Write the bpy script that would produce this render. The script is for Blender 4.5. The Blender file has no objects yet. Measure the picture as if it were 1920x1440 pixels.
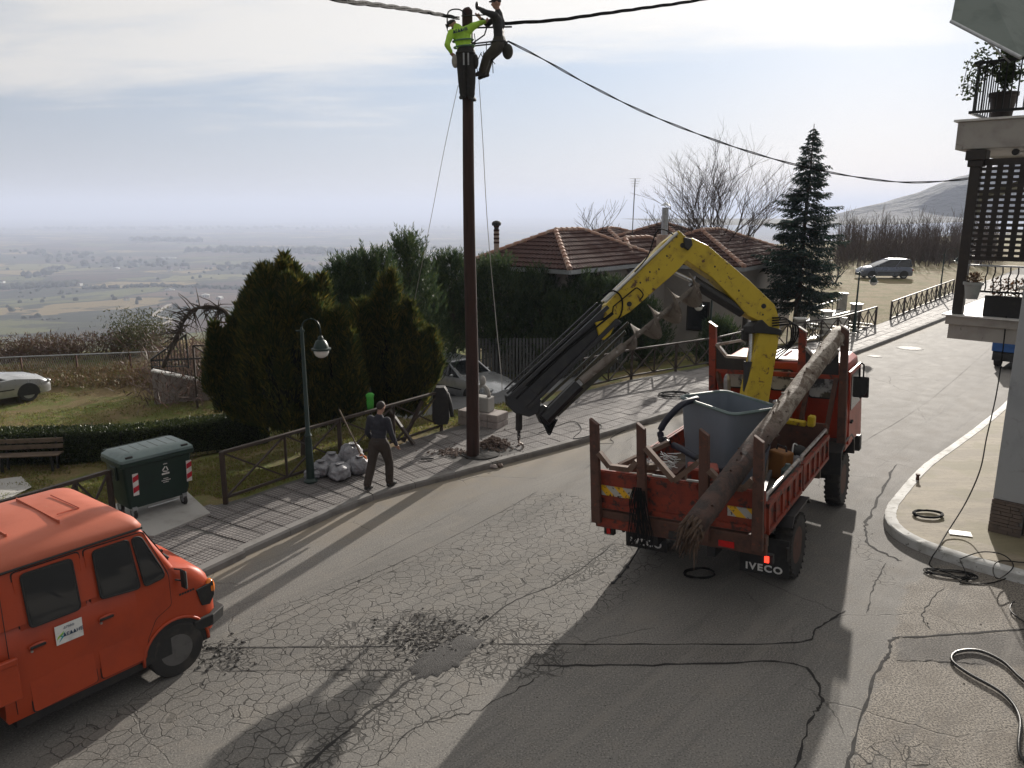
import bpy, math, random
import numpy as np
from mathutils import Vector, Matrix, noise as mnoise

# ------------------------------------------------------------------ camera, light, sky
SC = bpy.context.scene
COL = SC.collection
CAM_H, PITCH, FPX = 5.5, math.radians(12.7), 1442.0
cam = bpy.data.cameras.new('camera'); camo = bpy.data.objects.new('camera', cam); COL.objects.link(camo)
camo.location = (0, 0, CAM_H); camo.rotation_euler = (math.radians(90) - PITCH, 0, 0)
cam.sensor_width = 36; cam.lens = FPX * 36 / 1920; cam.clip_start = 0.05; cam.clip_end = 90000
SC.camera = camo
SUN_AZ, SUN_EL = math.radians(24.5), math.radians(17.5)
sun = bpy.data.lights.new('sun', 'SUN'); sun.energy = 5.0; sun.angle = math.radians(0.6); sun.color = (1.0, .93, .84)
suno = bpy.data.objects.new('sun', sun); COL.objects.link(suno)
sd = Vector((math.sin(SUN_AZ) * math.cos(SUN_EL), math.cos(SUN_AZ) * math.cos(SUN_EL), math.sin(SUN_EL)))
suno.rotation_euler = sd.to_track_quat('Z', 'Y').to_euler(); suno.location = (20, 40, 30)
SC.view_settings.view_transform = 'Standard'; SC.view_settings.look = 'None'
SC.view_settings.exposure = 0.44; SC.view_settings.gamma = 1
SC.cycles.use_denoising = True; SC.cycles.max_bounces = 6; SC.cycles.volume_bounces = 1
SC.cycles.transparent_max_bounces = 12; SC.cycles.sample_clamp_indirect = 6

W = bpy.data.worlds.new('World'); SC.world = W; W.use_nodes = True
nt = W.node_tree; N = nt.nodes; L = nt.links; N.clear()
def wn(t, **k):
    n = N.new(t)
    for a, b in k.items(): setattr(n, a, b)
    return n
def wmath(op, a, b=None, c=None):
    n = wn('ShaderNodeMath', operation=op)
    for i, v in enumerate((a, b, c)):
        if v is None: continue
        if isinstance(v, (int, float)): n.inputs[i].default_value = v
        else: L.new(v, n.inputs[i])
    return n.outputs[0]
sky = wn('ShaderNodeTexSky', sky_type='NISHITA'); sky.sun_disc = False
sky.sun_elevation = SUN_EL; sky.sun_rotation = SUN_AZ; sky.altitude = 300; sky.air_density = 1.0; sky.dust_density = 1.6; sky.ozone_density = 1.5
SKY_K = 0.05
tc = wn('ShaderNodeTexCoord'); sep = wn('ShaderNodeSeparateXYZ'); L.new(tc.outputs['Generated'], sep.inputs[0])
zz = wmath('MAXIMUM', sep.outputs[2], 0.0); den = wmath('ADD', zz, 0.09)
px_ = wmath('DIVIDE', sep.outputs[0], den); py_ = wmath('DIVIDE', sep.outputs[1], den)
comb = wn('ShaderNodeCombineXYZ'); L.new(wmath('MULTIPLY', px_, 0.42), comb.inputs[0]); L.new(wmath('MULTIPLY', py_, 0.95), comb.inputs[1])
def wnoise(vec, sc, det, rough, dist, off):
    mp = wn('ShaderNodeMapping'); mp.inputs['Location'].default_value = off; L.new(vec, mp.inputs[0])
    n = wn('ShaderNodeTexNoise'); n.inputs['Scale'].default_value = sc; n.inputs['Detail'].default_value = det
    n.inputs['Roughness'].default_value = rough; n.inputs['Distortion'].default_value = dist; L.new(mp.outputs[0], n.inputs[0]); return n.outputs[0]
n1 = wnoise(comb.outputs[0], 0.62, 7, .55, .3, (3.1, 1.7, 0)); n2 = wnoise(comb.outputs[0], 2.2, 6, .6, .5, (0, 5, 2))
cl = wmath('ADD', wmath('MULTIPLY', n1, .75), wmath('MULTIPLY', n2, .3))
# more cloud high up, clear hazy band near the horizon
el = wn('ShaderNodeMapRange'); el.inputs[1].default_value = .06; el.inputs[2].default_value = .3; el.inputs[3].default_value = -.2; el.inputs[4].default_value = .12; L.new(sep.outputs[2], el.inputs[0])
cl = wmath('ADD', cl, el.outputs[0])
cr = wn('ShaderNodeMapRange', interpolation_type='SMOOTHSTEP'); cr.inputs[1].default_value = .41; cr.inputs[2].default_value = .60; L.new(cl, cr.inputs[0])
# forward scattering glow of the veil towards the sun (applies to the whole sky, wherever the camera stands)
dot = wn('ShaderNodeVectorMath', operation='DOT_PRODUCT'); L.new(tc.outputs['Generated'], dot.inputs[0]); dot.inputs[1].default_value = sd
glow = wmath('POWER', wmath('MAXIMUM', dot.outputs['Value'], 0.0), 14.0)
glow0 = wmath('POWER', wmath('MAXIMUM', wmath('MULTIPLY_ADD', dot.outputs['Value'], .5, .5), 0), 2.2)
def wcol(f, a, b, blend='MIX'):
    m = wn('ShaderNodeMix', data_type='RGBA', blend_type=blend)
    if isinstance(f, float): m.inputs[0].default_value = f
    else: L.new(f, m.inputs[0])
    for i, v in ((6, a), (7, b)):
        if isinstance(v, tuple): m.inputs[i].default_value = (*v, 1)
        else: L.new(v, m.inputs[i])
    return m.outputs[2]
def wscale(c, s):
    v = wn('ShaderNodeVectorMath', operation='SCALE'); L.new(c, v.inputs[0])
    if isinstance(s, (int, float)): v.inputs['Scale'].default_value = s
    else: L.new(s, v.inputs['Scale'])
    return v.outputs[0]
# high thin veil that whitens the clear sky: paler and greyer, brighter towards the sun
veilc = wcol(.0, (.48, .58, .72), (1, 1, 1))
hzv = wn('ShaderNodeMapRange'); hzv.inputs[1].default_value = .0; hzv.inputs[2].default_value = .16; hzv.inputs[3].default_value = 1; hzv.inputs[4].default_value = 0; L.new(sep.outputs[2], hzv.inputs[0])
veilc = wcol(hzv.outputs[0], veilc, (.63, .64, .66))
veil = wscale(veilc, wmath('MULTIPLY_ADD', glow0, .80, .16))
hz = wn('ShaderNodeMapRange'); hz.inputs[1].default_value = 0; hz.inputs[2].default_value = .2; hz.inputs[3].default_value = 1; hz.inputs[4].default_value = 0; L.new(sep.outputs[2], hz.inputs[0])
base = wcol(.86, wscale(sky.outputs[0], SKY_K), veil)
cloudc = wscale(wcol(.0, (1.0, .95, .88), (1, 1, 1)), wmath('ADD', wmath('MULTIPLY_ADD', glow0, .58, .27), wmath('MULTIPLY', glow, .04)))
skyc = wcol(wmath('MULTIPLY', cr.outputs[0], .82), base, cloudc)
bg = wn('ShaderNodeBackground'); L.new(skyc, bg.inputs[0]); bg.inputs[1].default_value = 1.0
out = wn('ShaderNodeOutputWorld'); L.new(bg.outputs[0], out.inputs[0])

# ------------------------------------------------------------------ helpers
RND = random.Random(11); NR = np.random.RandomState(5)
def ray(px, py):
    u = (px - 960) / FPX; v = (py - 720) / FPX
    return u, math.cos(PITCH) - v * math.sin(PITCH), -math.sin(PITCH) - v * math.cos(PITCH)
def G(px, py, z=0.0):            # surveyed point: where the sight line of the photo meets height z
    a, b, c = ray(px, py); t = (z - CAM_H) / c; return Vector((a * t, b * t, z))
def D(px, py, d):                # surveyed point at distance d
    a, b, c = ray(px, py); t = d / b; return Vector((a * t, d, CAM_H + c * t))
def sstep(a, b, x):
    t = np.clip((x - a) / (b - a), 0, 1); return t * t * (3 - 2 * t)
def terr(x, y):                  # terrain height
    x = np.asarray(x, float); y = np.asarray(y, float)
    d = (x + 5.4) * -.766 + (y - 13.6) * .643; s = (x + 5.4) * .643 + (y - 13.6) * .766
    near = -np.clip(.18 * (d - .3), 0, 1.3) * (1 - sstep(24, 40, s))
    dd = np.maximum(d - 19, 0)
    far = -np.interp(dd, [0, 45, 290, 700, 1500, 4000], [0, 14, 58, 108, 150, 150])
    right = sstep(35, 120, s) * (1 - sstep(300, 1500, np.hypot(x, y))) * (1 - sstep(40, 110, d))
    far = far * (1 - right)
    back = 0
    return near + far + back - .015
def TG(px, py):
    z = 0.0
    for _ in range(30):
        p = G(px, py, z); z = .5 * z + .5 * float(terr(p.x, p.y))
    return Vector((p.x, p.y, float(terr(p.x, p.y))))

class MB:
    def __init__(s): s.v = []; s.f = []; s.M = None
    def add(s, vs, fs):
        b = len(s.v)
        for p in vs:
            p = Vector(p)
            if s.M is not None: p = s.M @ p
            s.v.append(tuple(p))
        for f in fs: s.f.append(tuple(i + b for i in f))
        return s
    def hexa(s, p):              # 8 points: bottom 4 ccw, top 4
        return s.add(p, [(3, 2, 1, 0), (4, 5, 6, 7), (0, 1, 5, 4), (1, 2, 6, 5), (2, 3, 7, 6), (3, 0, 4, 7)])
    def box(s, c, d):
        x, y, z = c; a, b, e = d[0] / 2, d[1] / 2, d[2] / 2
        return s.hexa([(x - a, y - b, z - e), (x + a, y - b, z - e), (x + a, y + b, z - e), (x - a, y + b, z - e),
                       (x - a, y - b, z + e), (x + a, y - b, z + e), (x + a, y + b, z + e), (x - a, y + b, z + e)])
    def bb(s, x0, x1, y0, y1, z0, z1): return s.box(((x0 + x1) / 2, (y0 + y1) / 2, (z0 + z1) / 2), (x1 - x0, y1 - y0, z1 - z0))
    def bar(s, p, q, w, h=None, up=(0, 0, 1), w2=None, h2=None):
        h = h or w; w2 = w2 or w; h2 = h2 or h
        p = Vector(p); q = Vector(q); d = (q - p).normalized(); up = Vector(up)
        if abs(d.dot(up)) > .98: up = Vector((0, 1, 0))
        a = d.cross(up).normalized(); b = a.cross(d)
        P = [p - a * w / 2 - b * h / 2, p + a * w / 2 - b * h / 2, p + a * w / 2 + b * h / 2, p - a * w / 2 + b * h / 2]
        Q = [q - a * w2 / 2 - b * h2 / 2, q + a * w2 / 2 - b * h2 / 2, q + a * w2 / 2 + b * h2 / 2, q - a * w2 / 2 + b * h2 / 2]
        return s.add(P + Q, [(3, 2, 1, 0), (4, 5, 6, 7), (0, 1, 5, 4), (1, 2, 6, 5), (2, 3, 7, 6), (3, 0, 4, 7)][:])
    def tube(s, pts, r, n=6, cap=True):
        pts = [Vector(p) for p in pts]; m = len(pts)
        rr = r if isinstance(r, (list, tuple)) else [r] * m
        vs = []; fs = []; ref = None
        for i, p in enumerate(pts):
            d = (pts[min(i + 1, m - 1)] - pts[max(i - 1, 0)])
            if d.length < 1e-9: d = Vector((0, 0, 1))
            d.normalize()
            if ref is None: ref = Vector((0, 0, 1)) if abs(d.z) < .9 else Vector((1, 0, 0))
            a = d.cross(ref).normalized(); b = d.cross(a).normalized(); ref = -b if False else ref
            if abs(d.dot(ref)) > .95: ref = Vector((1, 0, 0)) if abs(d.x) < .9 else Vector((0, 1, 0))
            for k in range(n):
                t = 2 * math.pi * k / n; vs.append(p + (a * math.cos(t) + b * math.sin(t)) * rr[i])
        for i in range(m - 1):
            for k in range(n):
                fs.append((i * n + k, i * n + (k + 1) % n, (i + 1) * n + (k + 1) % n, (i + 1) * n + k))
        if cap: fs.append(tuple(range(n))[::-1]); fs.append(tuple((m - 1) * n + k for k in range(n)))
        return s.add(vs, fs)
    def prism(s, poly, a0, a1, axis='x'):
        def mk(u, v, a): return {'x': (a, u, v), 'y': (u, a, v), 'z': (u, v, a)}[axis]
        n = len(poly); vs = [mk(u, v, a0) for u, v in poly] + [mk(u, v, a1) for u, v in poly]
        fs = [tuple(range(n))[::-1], tuple(range(n, 2 * n))] + [(i, (i + 1) % n, n + (i + 1) % n, n + i) for i in range(n)]
        return s.add(vs, fs)
    def lathe(s, prof, n=16, c=(0, 0, 0), axis='z'):
        vs = []; fs = []; c = Vector(c)
        for r, z in prof:
            for k in range(n):
                t = 2 * math.pi * k / n; a, b = r * math.cos(t), r * math.sin(t)
                vs.append(c + Vector({'z': (a, b, z), 'x': (z, a, b), 'y': (a, z, b)}[axis]))
        for i in range(len(prof) - 1):
            for k in range(n): fs.append((i * n + k, i * n + (k + 1) % n, (i + 1) * n + (k + 1) % n, (i + 1) * n + k))
        fs.append(tuple(range(n))[::-1]); fs.append(tuple((len(prof) - 1) * n + k for k in range(n)))
        return s.add(vs, fs)
    def ell(s, c, r, n=10, m=7, jit=0):
        vs = []; fs = []
        for i in range(m + 1):
            ph = math.pi * i / m
            for k in range(n):
                t = 2 * math.pi * k / n; q = 1 + RND.uniform(-jit, jit)
                vs.append((c[0] + r[0] * math.sin(ph) * math.cos(t) * q, c[1] + r[1] * math.sin(ph) * math.sin(t) * q, c[2] + r[2] * math.cos(ph) * q))
        for i in range(m):
            for k in range(n): fs.append((i * n + k, (i + 1) * n + k, (i + 1) * n + (k + 1) % n, i * n + (k + 1) % n))
        return s.add(vs, fs)
    def quad(s, a, b, c, d): return s.add([a, b, c, d], [(0, 1, 2, 3)])
    def loft(s, rings, cap=True, closed=True):
        n = len(rings[0]); vs = [p for r in rings for p in r]; fs = []
        for i in range(len(rings) - 1):
            for k in range(n if closed else n - 1):
                fs.append((i * n + k, i * n + (k + 1) % n, (i + 1) * n + (k + 1) % n, (i + 1) * n + k))
        if cap: fs.append(tuple(range(n))[::-1]); fs.append(tuple((len(rings) - 1) * n + k for k in range(n)))
        return s.add(vs, fs)
    def mesh(s, name):
        me = bpy.data.meshes.new(name); me.from_pydata(s.v, [], s.f); me.update(); return me
    def build(s, name, mat, parent=None, smooth=False, bevel=0, rel=False, seg=1, fix=True):
        if parent is not None and rel:   # vertices are in world space, parent only translated
            o0 = parent.location; s.v = [(a - o0.x, b - o0.y, c - o0.z) for a, b, c in s.v]
        me = s.mesh(name)
        if fix:
            import bmesh
            bm = bmesh.new(); bm.from_mesh(me); bmesh.ops.recalc_face_normals(bm, faces=bm.faces); bm.to_mesh(me); bm.free()
        me.materials.append(mat)
        if smooth: me.shade_smooth() if smooth is True else me.polygons.foreach_set('use_smooth', [True] * len(me.polygons))
        o = bpy.data.objects.new(name, me); COL.objects.link(o)
        if smooth == 'auto':
            me.set_sharp_from_angle(angle=math.radians(35))
        if bevel:
            b = o.modifiers.new('b', 'BEVEL'); b.width = bevel; b.segments = seg; b.limit_method = 'ANGLE'; b.angle_limit = math.radians(40)
        if parent is not None: o.parent = parent
        return o
def npobj(name, V, F, mat, parent=None, smooth=False):
    me = bpy.data.meshes.new(name); V = np.asarray(V, np.float32).reshape(-1, 3); F = np.asarray(F, np.int32); k = F.shape[1]
    me.vertices.add(len(V)); me.vertices.foreach_set('co', V.ravel())
    me.loops.add(F.size); me.loops.foreach_set('vertex_index', F.ravel())
    me.polygons.add(len(F)); me.polygons.foreach_set('loop_start', np.arange(0, F.size, k, dtype=np.int32)); me.polygons.foreach_set('loop_total', np.full(len(F), k, np.int32))
    if smooth: me.polygons.foreach_set('use_smooth', np.ones(len(F), bool))
    me.update(calc_edges=True); me.validate(); me.materials.append(mat)
    o = bpy.data.objects.new(name, me); COL.objects.link(o)
    if parent is not None: o.parent = parent
    return o
def tag(o, label=None, cat=None, group=None, kind=None):
    if label: o['label'] = label
    if cat: o['category'] = cat
    if group: o['group'] = group
    if kind: o['kind'] = kind
    return o
def thing(name, label, cat, loc=(0, 0, 0), az=0, tilt=0, group=None):
    o = bpy.data.objects.new(name, None); COL.objects.link(o); o.location = loc; o.empty_display_size = .2
    o.rotation_euler = (0, -tilt, -math.radians(az)); return tag(o, label, cat, group)
def kids(o): return [c for c in bpy.data.objects if c.parent == o]
def copytree(o, parent=None):
    c = o.copy(); COL.objects.link(c)
    if parent is not None: c.parent = parent
    for k in kids(o): copytree(k, c)
    return c

def spl(pts, n=8):
    pts = [Vector(p) for p in pts]; out = []
    for i in range(len(pts) - 1):
        p0 = pts[max(i - 1, 0)]; p1 = pts[i]; p2 = pts[i + 1]; p3 = pts[min(i + 2, len(pts) - 1)]
        for k in range(n):
            t = k / n; out.append(.5 * ((2 * p1) + (p2 - p0) * t + (2 * p0 - 5 * p1 + 4 * p2 - p3) * t * t + (3 * p1 - p0 - 3 * p2 + p3) * t ** 3))
    out.append(pts[-1]); return out

# ------------------------------------------------------------------ materials
class NB:
    def __init__(s, name):
        s.m = bpy.data.materials.new(name); s.m.use_nodes = True; s.t = s.m.node_tree; s.t.nodes.clear()
        s.out = s.n('ShaderNodeOutputMaterial')
    def n(s, t, **k):
        x = s.t.nodes.new(t)
        for a, b in k.items(): setattr(x, a, b)
        return x
    def l(s, a, b): s.t.links.new(a, b)
    def set(s, inp, v):
        if isinstance(v, (int, float)): inp.default_value = v
        elif isinstance(v, tuple): inp.default_value = (*v, 1) if len(v) == 3 and inp.type == 'RGBA' else v
        else: s.l(v, inp)
    def math(s, op, a, b=None, c=None):
        x = s.n('ShaderNodeMath', operation=op)
        for i, v in enumerate((a, b, c)):
            if v is not None: s.set(x.inputs[i], v)
        return x.outputs[0]
    def mix(s, f, a, b, blend='MIX'):
        x = s.n('ShaderNodeMix', data_type='RGBA', blend_type=blend); s.set(x.inputs[0], f); s.set(x.inputs[6], a); s.set(x.inputs[7], b); return x.outputs[2]
    def ramp(s, v, a, b, lo=0., hi=1., smooth=True):
        x = s.n('ShaderNodeMapRange', interpolation_type='SMOOTHSTEP' if smooth else 'LINEAR'); s.set(x.inputs[0], v)
        for i, q in zip((1, 2, 3, 4), (a, b, lo, hi)): s.set(x.inputs[i], q)
        return x.outputs[0]
    def co(s, world=False):
        if world: return s.n('ShaderNodeNewGeometry').outputs['Position']
        return s.n('ShaderNodeTexCoord').outputs['Object']
    def noise(s, v, sc, det=4, rough=.55, dist=0., col=False):
        x = s.n('ShaderNodeTexNoise'); s.l(v, x.inputs['Vector']); x.inputs['Scale'].default_value = sc; x.inputs['Detail'].default_value = det
        x.inputs['Roughness'].default_value = rough; x.inputs['Distortion'].default_value = dist; return x.outputs[1 if col else 0]
    def vor(s, v, sc, feat='F1', o='Distance', rnd=1.):
        x = s.n('ShaderNodeTexVoronoi', feature=feat); s.l(v, x.inputs['Vector']); x.inputs['Scale'].default_value = sc; x.inputs['Randomness'].default_value = rnd; return x.outputs[o]
    def scale(s, v, xyz):
        x = s.n('ShaderNodeMapping'); s.l(v, x.inputs[0]); x.inputs['Scale'].default_value = xyz; return x.outputs[0]
    def bump(s, h, st=.3, d=.01):
        x = s.n('ShaderNodeBump'); s.l(h, x.inputs['Height']); x.inputs['Strength'].default_value = st; x.inputs['Distance'].default_value = d; return x.outputs[0]
    def attr(s, name): return s.n('ShaderNodeAttribute', attribute_name=name).outputs['Fac']
    def pbr(s, col, rough=.6, metal=0., nrm=None, spec=.5, **k):
        b = s.n('ShaderNodeBsdfPrincipled'); s.set(b.inputs['Base Color'], col); s.set(b.inputs['Roughness'], rough); s.set(b.inputs['Metallic'], metal)
        b.inputs['Specular IOR Level'].default_value = spec
        if nrm is not None: s.l(nrm, b.inputs['Normal'])
        for a, v in k.items(): s.set(b.inputs[a.replace('_', ' ')], v)
        s.l(b.outputs[0], s.out.inputs[0]); return b
def M(name, c, rough=.6, metal=0., c2=None, ns=6, th=(.45, .7), bump=.15, bs=60, bd=.004, spec=.5, c3=None, ns3=25, th3=(.6, .66), world=False, stretch=None, rvar=.12, **k):
    b = NB(name); co = b.co(world)
    if stretch: co = b.scale(co, stretch)
    n1 = b.noise(co, ns, 5, .6); n2 = b.noise(co, bs, 3, .6)
    c2 = c2 or tuple(x * .72 for x in c)
    col = b.mix(b.ramp(n1, *th), c, c2)
    col = b.mix(b.math('MULTIPLY', n2, .3), col, tuple(x * .6 for x in c))
    if c3: col = b.mix(b.ramp(b.noise(co, ns3, 6, .65, .4), *th3), col, c3)
    rg = b.math('MULTIPLY_ADD', n1, rvar * 2, rough - rvar)
    b.pbr(col, rg, metal, b.bump(n2, bump, bd), spec, **k); return b.m
def leafmat(name, cols, trans=.3, rough=.6):
    b = NB(name); g = b.n('ShaderNodeNewGeometry'); r = g.outputs['Random Per Island']
    cr = b.n('ShaderNodeValToRGB'); b.l(r, cr.inputs[0]); e = cr.color_ramp.elements
    e[0].color = (*cols[0], 1); e[1].color = (*cols[-1], 1)
    for i, c in enumerate(cols[1:-1]): x = e.new((i + 1) / (len(cols) - 1)); x.color = (*c, 1)
    big = b.noise(b.co(True), 1.3, 3)
    col = b.mix(b.ramp(big, .35, .7, 0, .55), cr.outputs[0], cols[0])
    d = b.n('ShaderNodeBsdfPrincipled'); b.l(col, d.inputs['Base Color']); d.inputs['Roughness'].default_value = rough; d.inputs['Specular IOR Level'].default_value = .3
    t = b.n('ShaderNodeBsdfTranslucent'); b.l(col, t.inputs[0]); mx = b.n('ShaderNodeMixShader'); mx.inputs[0].default_value = trans
    b.l(d.outputs[0], mx.inputs[1]); b.l(t.outputs[0], mx.inputs[2]); b.l(mx.outputs[0], b.out.inputs[0]); return b.m
RUST = (.09, .035, .02)
m_red = M('truck_red', (.26, .034, .012), .55, c2=(.13, .020, .012), ns=3, c3=(.045, .018, .013), ns3=7, th3=(.52, .62), bump=.1)
m_redcab = M('cab_red', (.36, .034, .010), .42, c2=(.26, .028, .010), ns=2.5, bump=.04, rvar=.05)
m_rust = M('rusty_steel', (.10, .045, .03), .75, c2=(.055, .03, .022), ns=9, c3=(.17, .05, .025), ns3=14, bump=.4)
m_dark = M('dark_steel', (.03, .03, .032), .5, .3, c2=(.05, .045, .04), ns=8)
m_black = M('black_rubber', (.018, .018, .018), .75, c2=(.035, .033, .03), ns=12, bump=.3)
m_tyre = M('tyre_rubber', (.022, .021, .02), .82, c2=(.06, .052, .045), ns=5, bump=.5, bs=40)
m_steel = M('bright_steel', (.55, .55, .54), .3, .9, ns=8)
m_galv = M('galvanised_steel', (.42, .43, .44), .45, .7, ns=10)
m_yellow = M('crane_yellow', (.56, .40, .012), .45, c2=(.40, .28, .012), ns=4, c3=(.10, .045, .012), ns3=8, th3=(.58, .66), bump=.2)
m_bucket = M('grey_fibreglass', (.18, .21, .25), .45, c2=(.17, .20, .24), ns=3, bump=.08)
m_glass = M('dark_glass', (.012, .014, .016), .06, c2=(.02, .022, .024), ns=1, bump=0, spec=.8, rvar=.02)
m_orange = M('van_orange', (.42, .052, .012), .42, c2=(.33, .042, .012), ns=2, c3=(.26, .07, .04), ns3=18, th3=(.70, .74), bump=.05, rvar=.06)
m_white = M('white_paint', (.75, .74, .71), .5, ns=6)
m_lens = M('amber_lens', (.75, .2, .02), .2, ns=20)
m_redlens = M('red_lens', (.6, .01, .01), .2, ns=20)
m_pole = M('creosote_pole', (.04, .016, .011), .85, c2=(.022, .011, .008), ns=5, stretch=(4, 4, .4), bump=.5, bs=30)
m_wood = M('weathered_wood', (.14, .10, .07), .85, c2=(.08, .06, .045), ns=6, bump=.5)
m_fence = M('fence_brown', (.045, .03, .022), .65, c2=(.03, .022, .018), ns=8, bump=.3)
m_green = M('bin_green', (.010, .030, .022), .45, c2=(.008, .022, .017), ns=3, bump=.08)
m_lid = M('bin_lid', (.12, .17, .165), .42, c2=(.08, .12, .12), ns=3, bump=.08)
m_lamp = M('lamp_green_metal', (.012, .03, .024), .45, .2, ns=6)
m_iron = M('black_iron', (.018, .018, .018), .5, .3, ns=8)
m_kerb = M('concrete_kerb', (.20, .19, .18), .85, c2=(.13, .12, .11), ns=3, bump=.4, world=True)
m_kerbw = M('whitewashed_kerb', (.62, .62, .60), .8, c2=(.42, .41, .38), ns=4, c3=(.22, .21, .19), ns3=9, bump=.4, world=True)
m_conc = M('concrete', (.36, .35, .33), .85, c2=(.26, .25, .23), ns=2, bump=.35, world=True)
m_plaster = M('grey_plaster', (.40, .41, .42), .9, c2=(.34, .35, .36), ns=1.5, c3=(.25, .245, .24), ns3=3.5, th3=(.56, .72), bump=.3, world=True)
m_dwood = M('dark_balcony_wood', (.022, .017, .014), .55, c2=(.035, .026, .02), ns=8)
m_tile = M('roof_tile', (.065, .026, .020), .9, c2=(.042, .02, .017), ns=6, c3=(.085, .05, .038), ns3=9, bump=.3, world=True)
m_mortar = M('ridge_tile_mortar', (.42, .32, .26), .8, c2=(.3, .16, .1), ns=8, world=True)
m_wallh = M('house_plaster', (.34, .31, .28), .9, c2=(.28, .26, .24), ns=1.2, world=True)
m_hay = M('dry_grass_soil', (.12, .10, .05), .95, ns=6)
m_rubble = M('rubble_soil', (.16, .12, .10), .95, c2=(.09, .07, .06), ns=8, bump=.6, world=True)
m_sack = M('plastic_sack', (.30, .30, .32), .5, c2=(.16, .16, .18), ns=11, bump=1, bs=22, bd=.03)
m_skin = M('skin', (.42, .24, .17), .55, ns=8)
m_hair = M('dark_hair', (.03, .022, .018), .7, ns=20)
m_bark = M('bark', (.06, .045, .035), .9, c2=(.05, .037, .03), ns=7, stretch=(3, 3, .6), bump=.8, bs=25, bd=.01)
m_barkg = M('pale_bark', (.075, .06, .052), .9, c2=(.05, .04, .036), ns=7, world=True)
m_silver = M('silver_car_paint', (.50, .51, .52), .28, .6, ns=2, bump=0, rvar=.03)
m_bluecar = M('dark_blue_car_paint', (.17, .19, .24), .28, .4, ns=2, bump=0, rvar=.03)
m_blue = M('blue_truck_paint', (.02, .10, .32), .4, ns=3)
m_cable = M('black_cable', (.016, .016, .016), .85, ns=15, spec=.15)
m_rope = M('pale_rope', (.35, .33, .3), .8, ns=30)
m_hole = M('crack_tar', (.022, .02, .019), .95, ns=10, world=True)
# ------------------------------------------------------------------ lines of the street, as surveyed
KERB = [(-13, -2), (-9.0, 4.6), (-6.3, 8.6), (-4.66, 11.02), (-4.0, 12.2), (-2.71, 14.05), (-.81, 15.72), (1.81, 17.92), (4.25, 20.3), (8.4, 24.5), (12.92, 29.07), (22.28, 39.42), (45, 65), (90, 115)]
FEN = [(-13.5, 7.0), (-9.0, 11.6), (-7.2, 12.9), (-5.39, 13.64), (-3.72, 15.94), (-1.77, 18.6), (-.5, 19.9), (1.6, 22.3), (3.9, 24.6), (7.26, 27.0), (10.2, 30.2), (14.04, 32.9), (17.43, 36.65), (27.7, 49.3), (60, 88), (140, 180)]
def sdist(poly, x, y):
    x = np.asarray(x, float); y = np.asarray(y, float); best = np.full(x.shape, 1e9); sg = np.ones(x.shape)
    for (ax, ay), (bx, by) in zip(poly[:-1], poly[1:]):
        dx, dy = bx - ax, by - ay; l2 = dx * dx + dy * dy
        t = np.clip(((x - ax) * dx + (y - ay) * dy) / l2, 0, 1)
        ex = x - ax - t * dx; ey = y - ay - t * dy; q = np.hypot(ex, ey); c = dx * ey - dy * ex
        m = q < best; best = np.where(m, q, best); sg = np.where(m, np.sign(c), sg)
    return best * sg          # positive to the left of the line
def terr(x, y):
    x = np.asarray(x, float); y = np.asarray(y, float)
    d = sdist(FEN, x, y); s = (x + 5.4) * .643 + (y - 13.6) * .766
    near = -.07 * (1 - sstep(-1.2, -.9, d)) * (s < 22) + .11 * sstep(-.9, -.2, d) * (1 - sstep(26, 32, s)) * (d < 40) - np.clip(.2 * (d - .2), 0, 1.35) * (1 - sstep(27, 42, s))
    dd = np.maximum(d - 27, 0)
    far = -np.interp(dd, [0, 45, 290, 700, 1500, 4000], [0, 16, 60, 108, 150, 150])
    right = sstep(35, 90, s) * (1 - sstep(110, 420, np.hypot(x, y))) * (1 - sstep(40, 90, d))
    return near + far * (1 - right) - .02
def fbm(x, y, sc, seed=0):
    return np.array([mnoise.fractal(Vector((a / sc + seed, b / sc, seed * 1.7)), 1., 2., 4) for a, b in zip(np.ravel(x), np.ravel(y))]).reshape(np.shape(x))

# ---- ground: one sheet out to the horizon
rad = np.concatenate([np.linspace(.5, 34, 130), np.geomspace(34.6, 45000, 170)])
ang = np.radians(np.concatenate([np.linspace(-180, -62, 24)[:-1], np.linspace(-62, 62, 330), np.linspace(62, 180, 24)[1:]]))
RR, AA = np.meshgrid(rad, ang, indexing='ij'); GX = RR * np.sin(AA); GY = RR * np.cos(AA); GZ = terr(GX, GY)
gf = fbm(GX, GY, 900., 3); GZ = GZ + gf * 9 * sstep(300, 1500, RR) + fbm(GX, GY, 6000., 8) * 30 * sstep(1800, 9000, RR)
GZ += fbm(GX, GY, 2.2, 2) * .07 * sstep(.8, 2.5, sdist(FEN, GX, GY)) * (1 - sstep(40, 60, RR))
n, m = RR.shape; idx = np.arange(n * m).reshape(n, m)
Fq = np.stack([idx[:-1, :-1], idx[:-1, 1:], idx[1:, 1:], idx[1:, :-1]], -1).reshape(-1, 4)[:, ::-1]
b = NB('grass_and_fields'); co = b.co(True)
n1 = b.noise(co, .55, 6, .62); n2 = b.noise(co, 3.5, 5, .65); n3 = b.noise(co, 30, 3, .7)
near = b.mix(b.ramp(n1, .40, .60), (.13, .15, .035), (.20, .145, .07))
near = b.mix(b.ramp(n2, .52, .66, 0, .8), near, (.25, .17, .09)); near = b.mix(b.ramp(n3, .35, .75, 0, .55), near, (.035, .04, .018))
cs = b.scale(co, (1 / 230., 1 / 210., .0)); wob = b.noise(b.scale(co, (1 / 300., 1 / 300., 0)), 1., 3, .5, 0, True)
vv = b.n('ShaderNodeVectorMath', operation='ADD'); b.l(cs, vv.inputs[0]); b.l(wob, vv.inputs[1])
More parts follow.
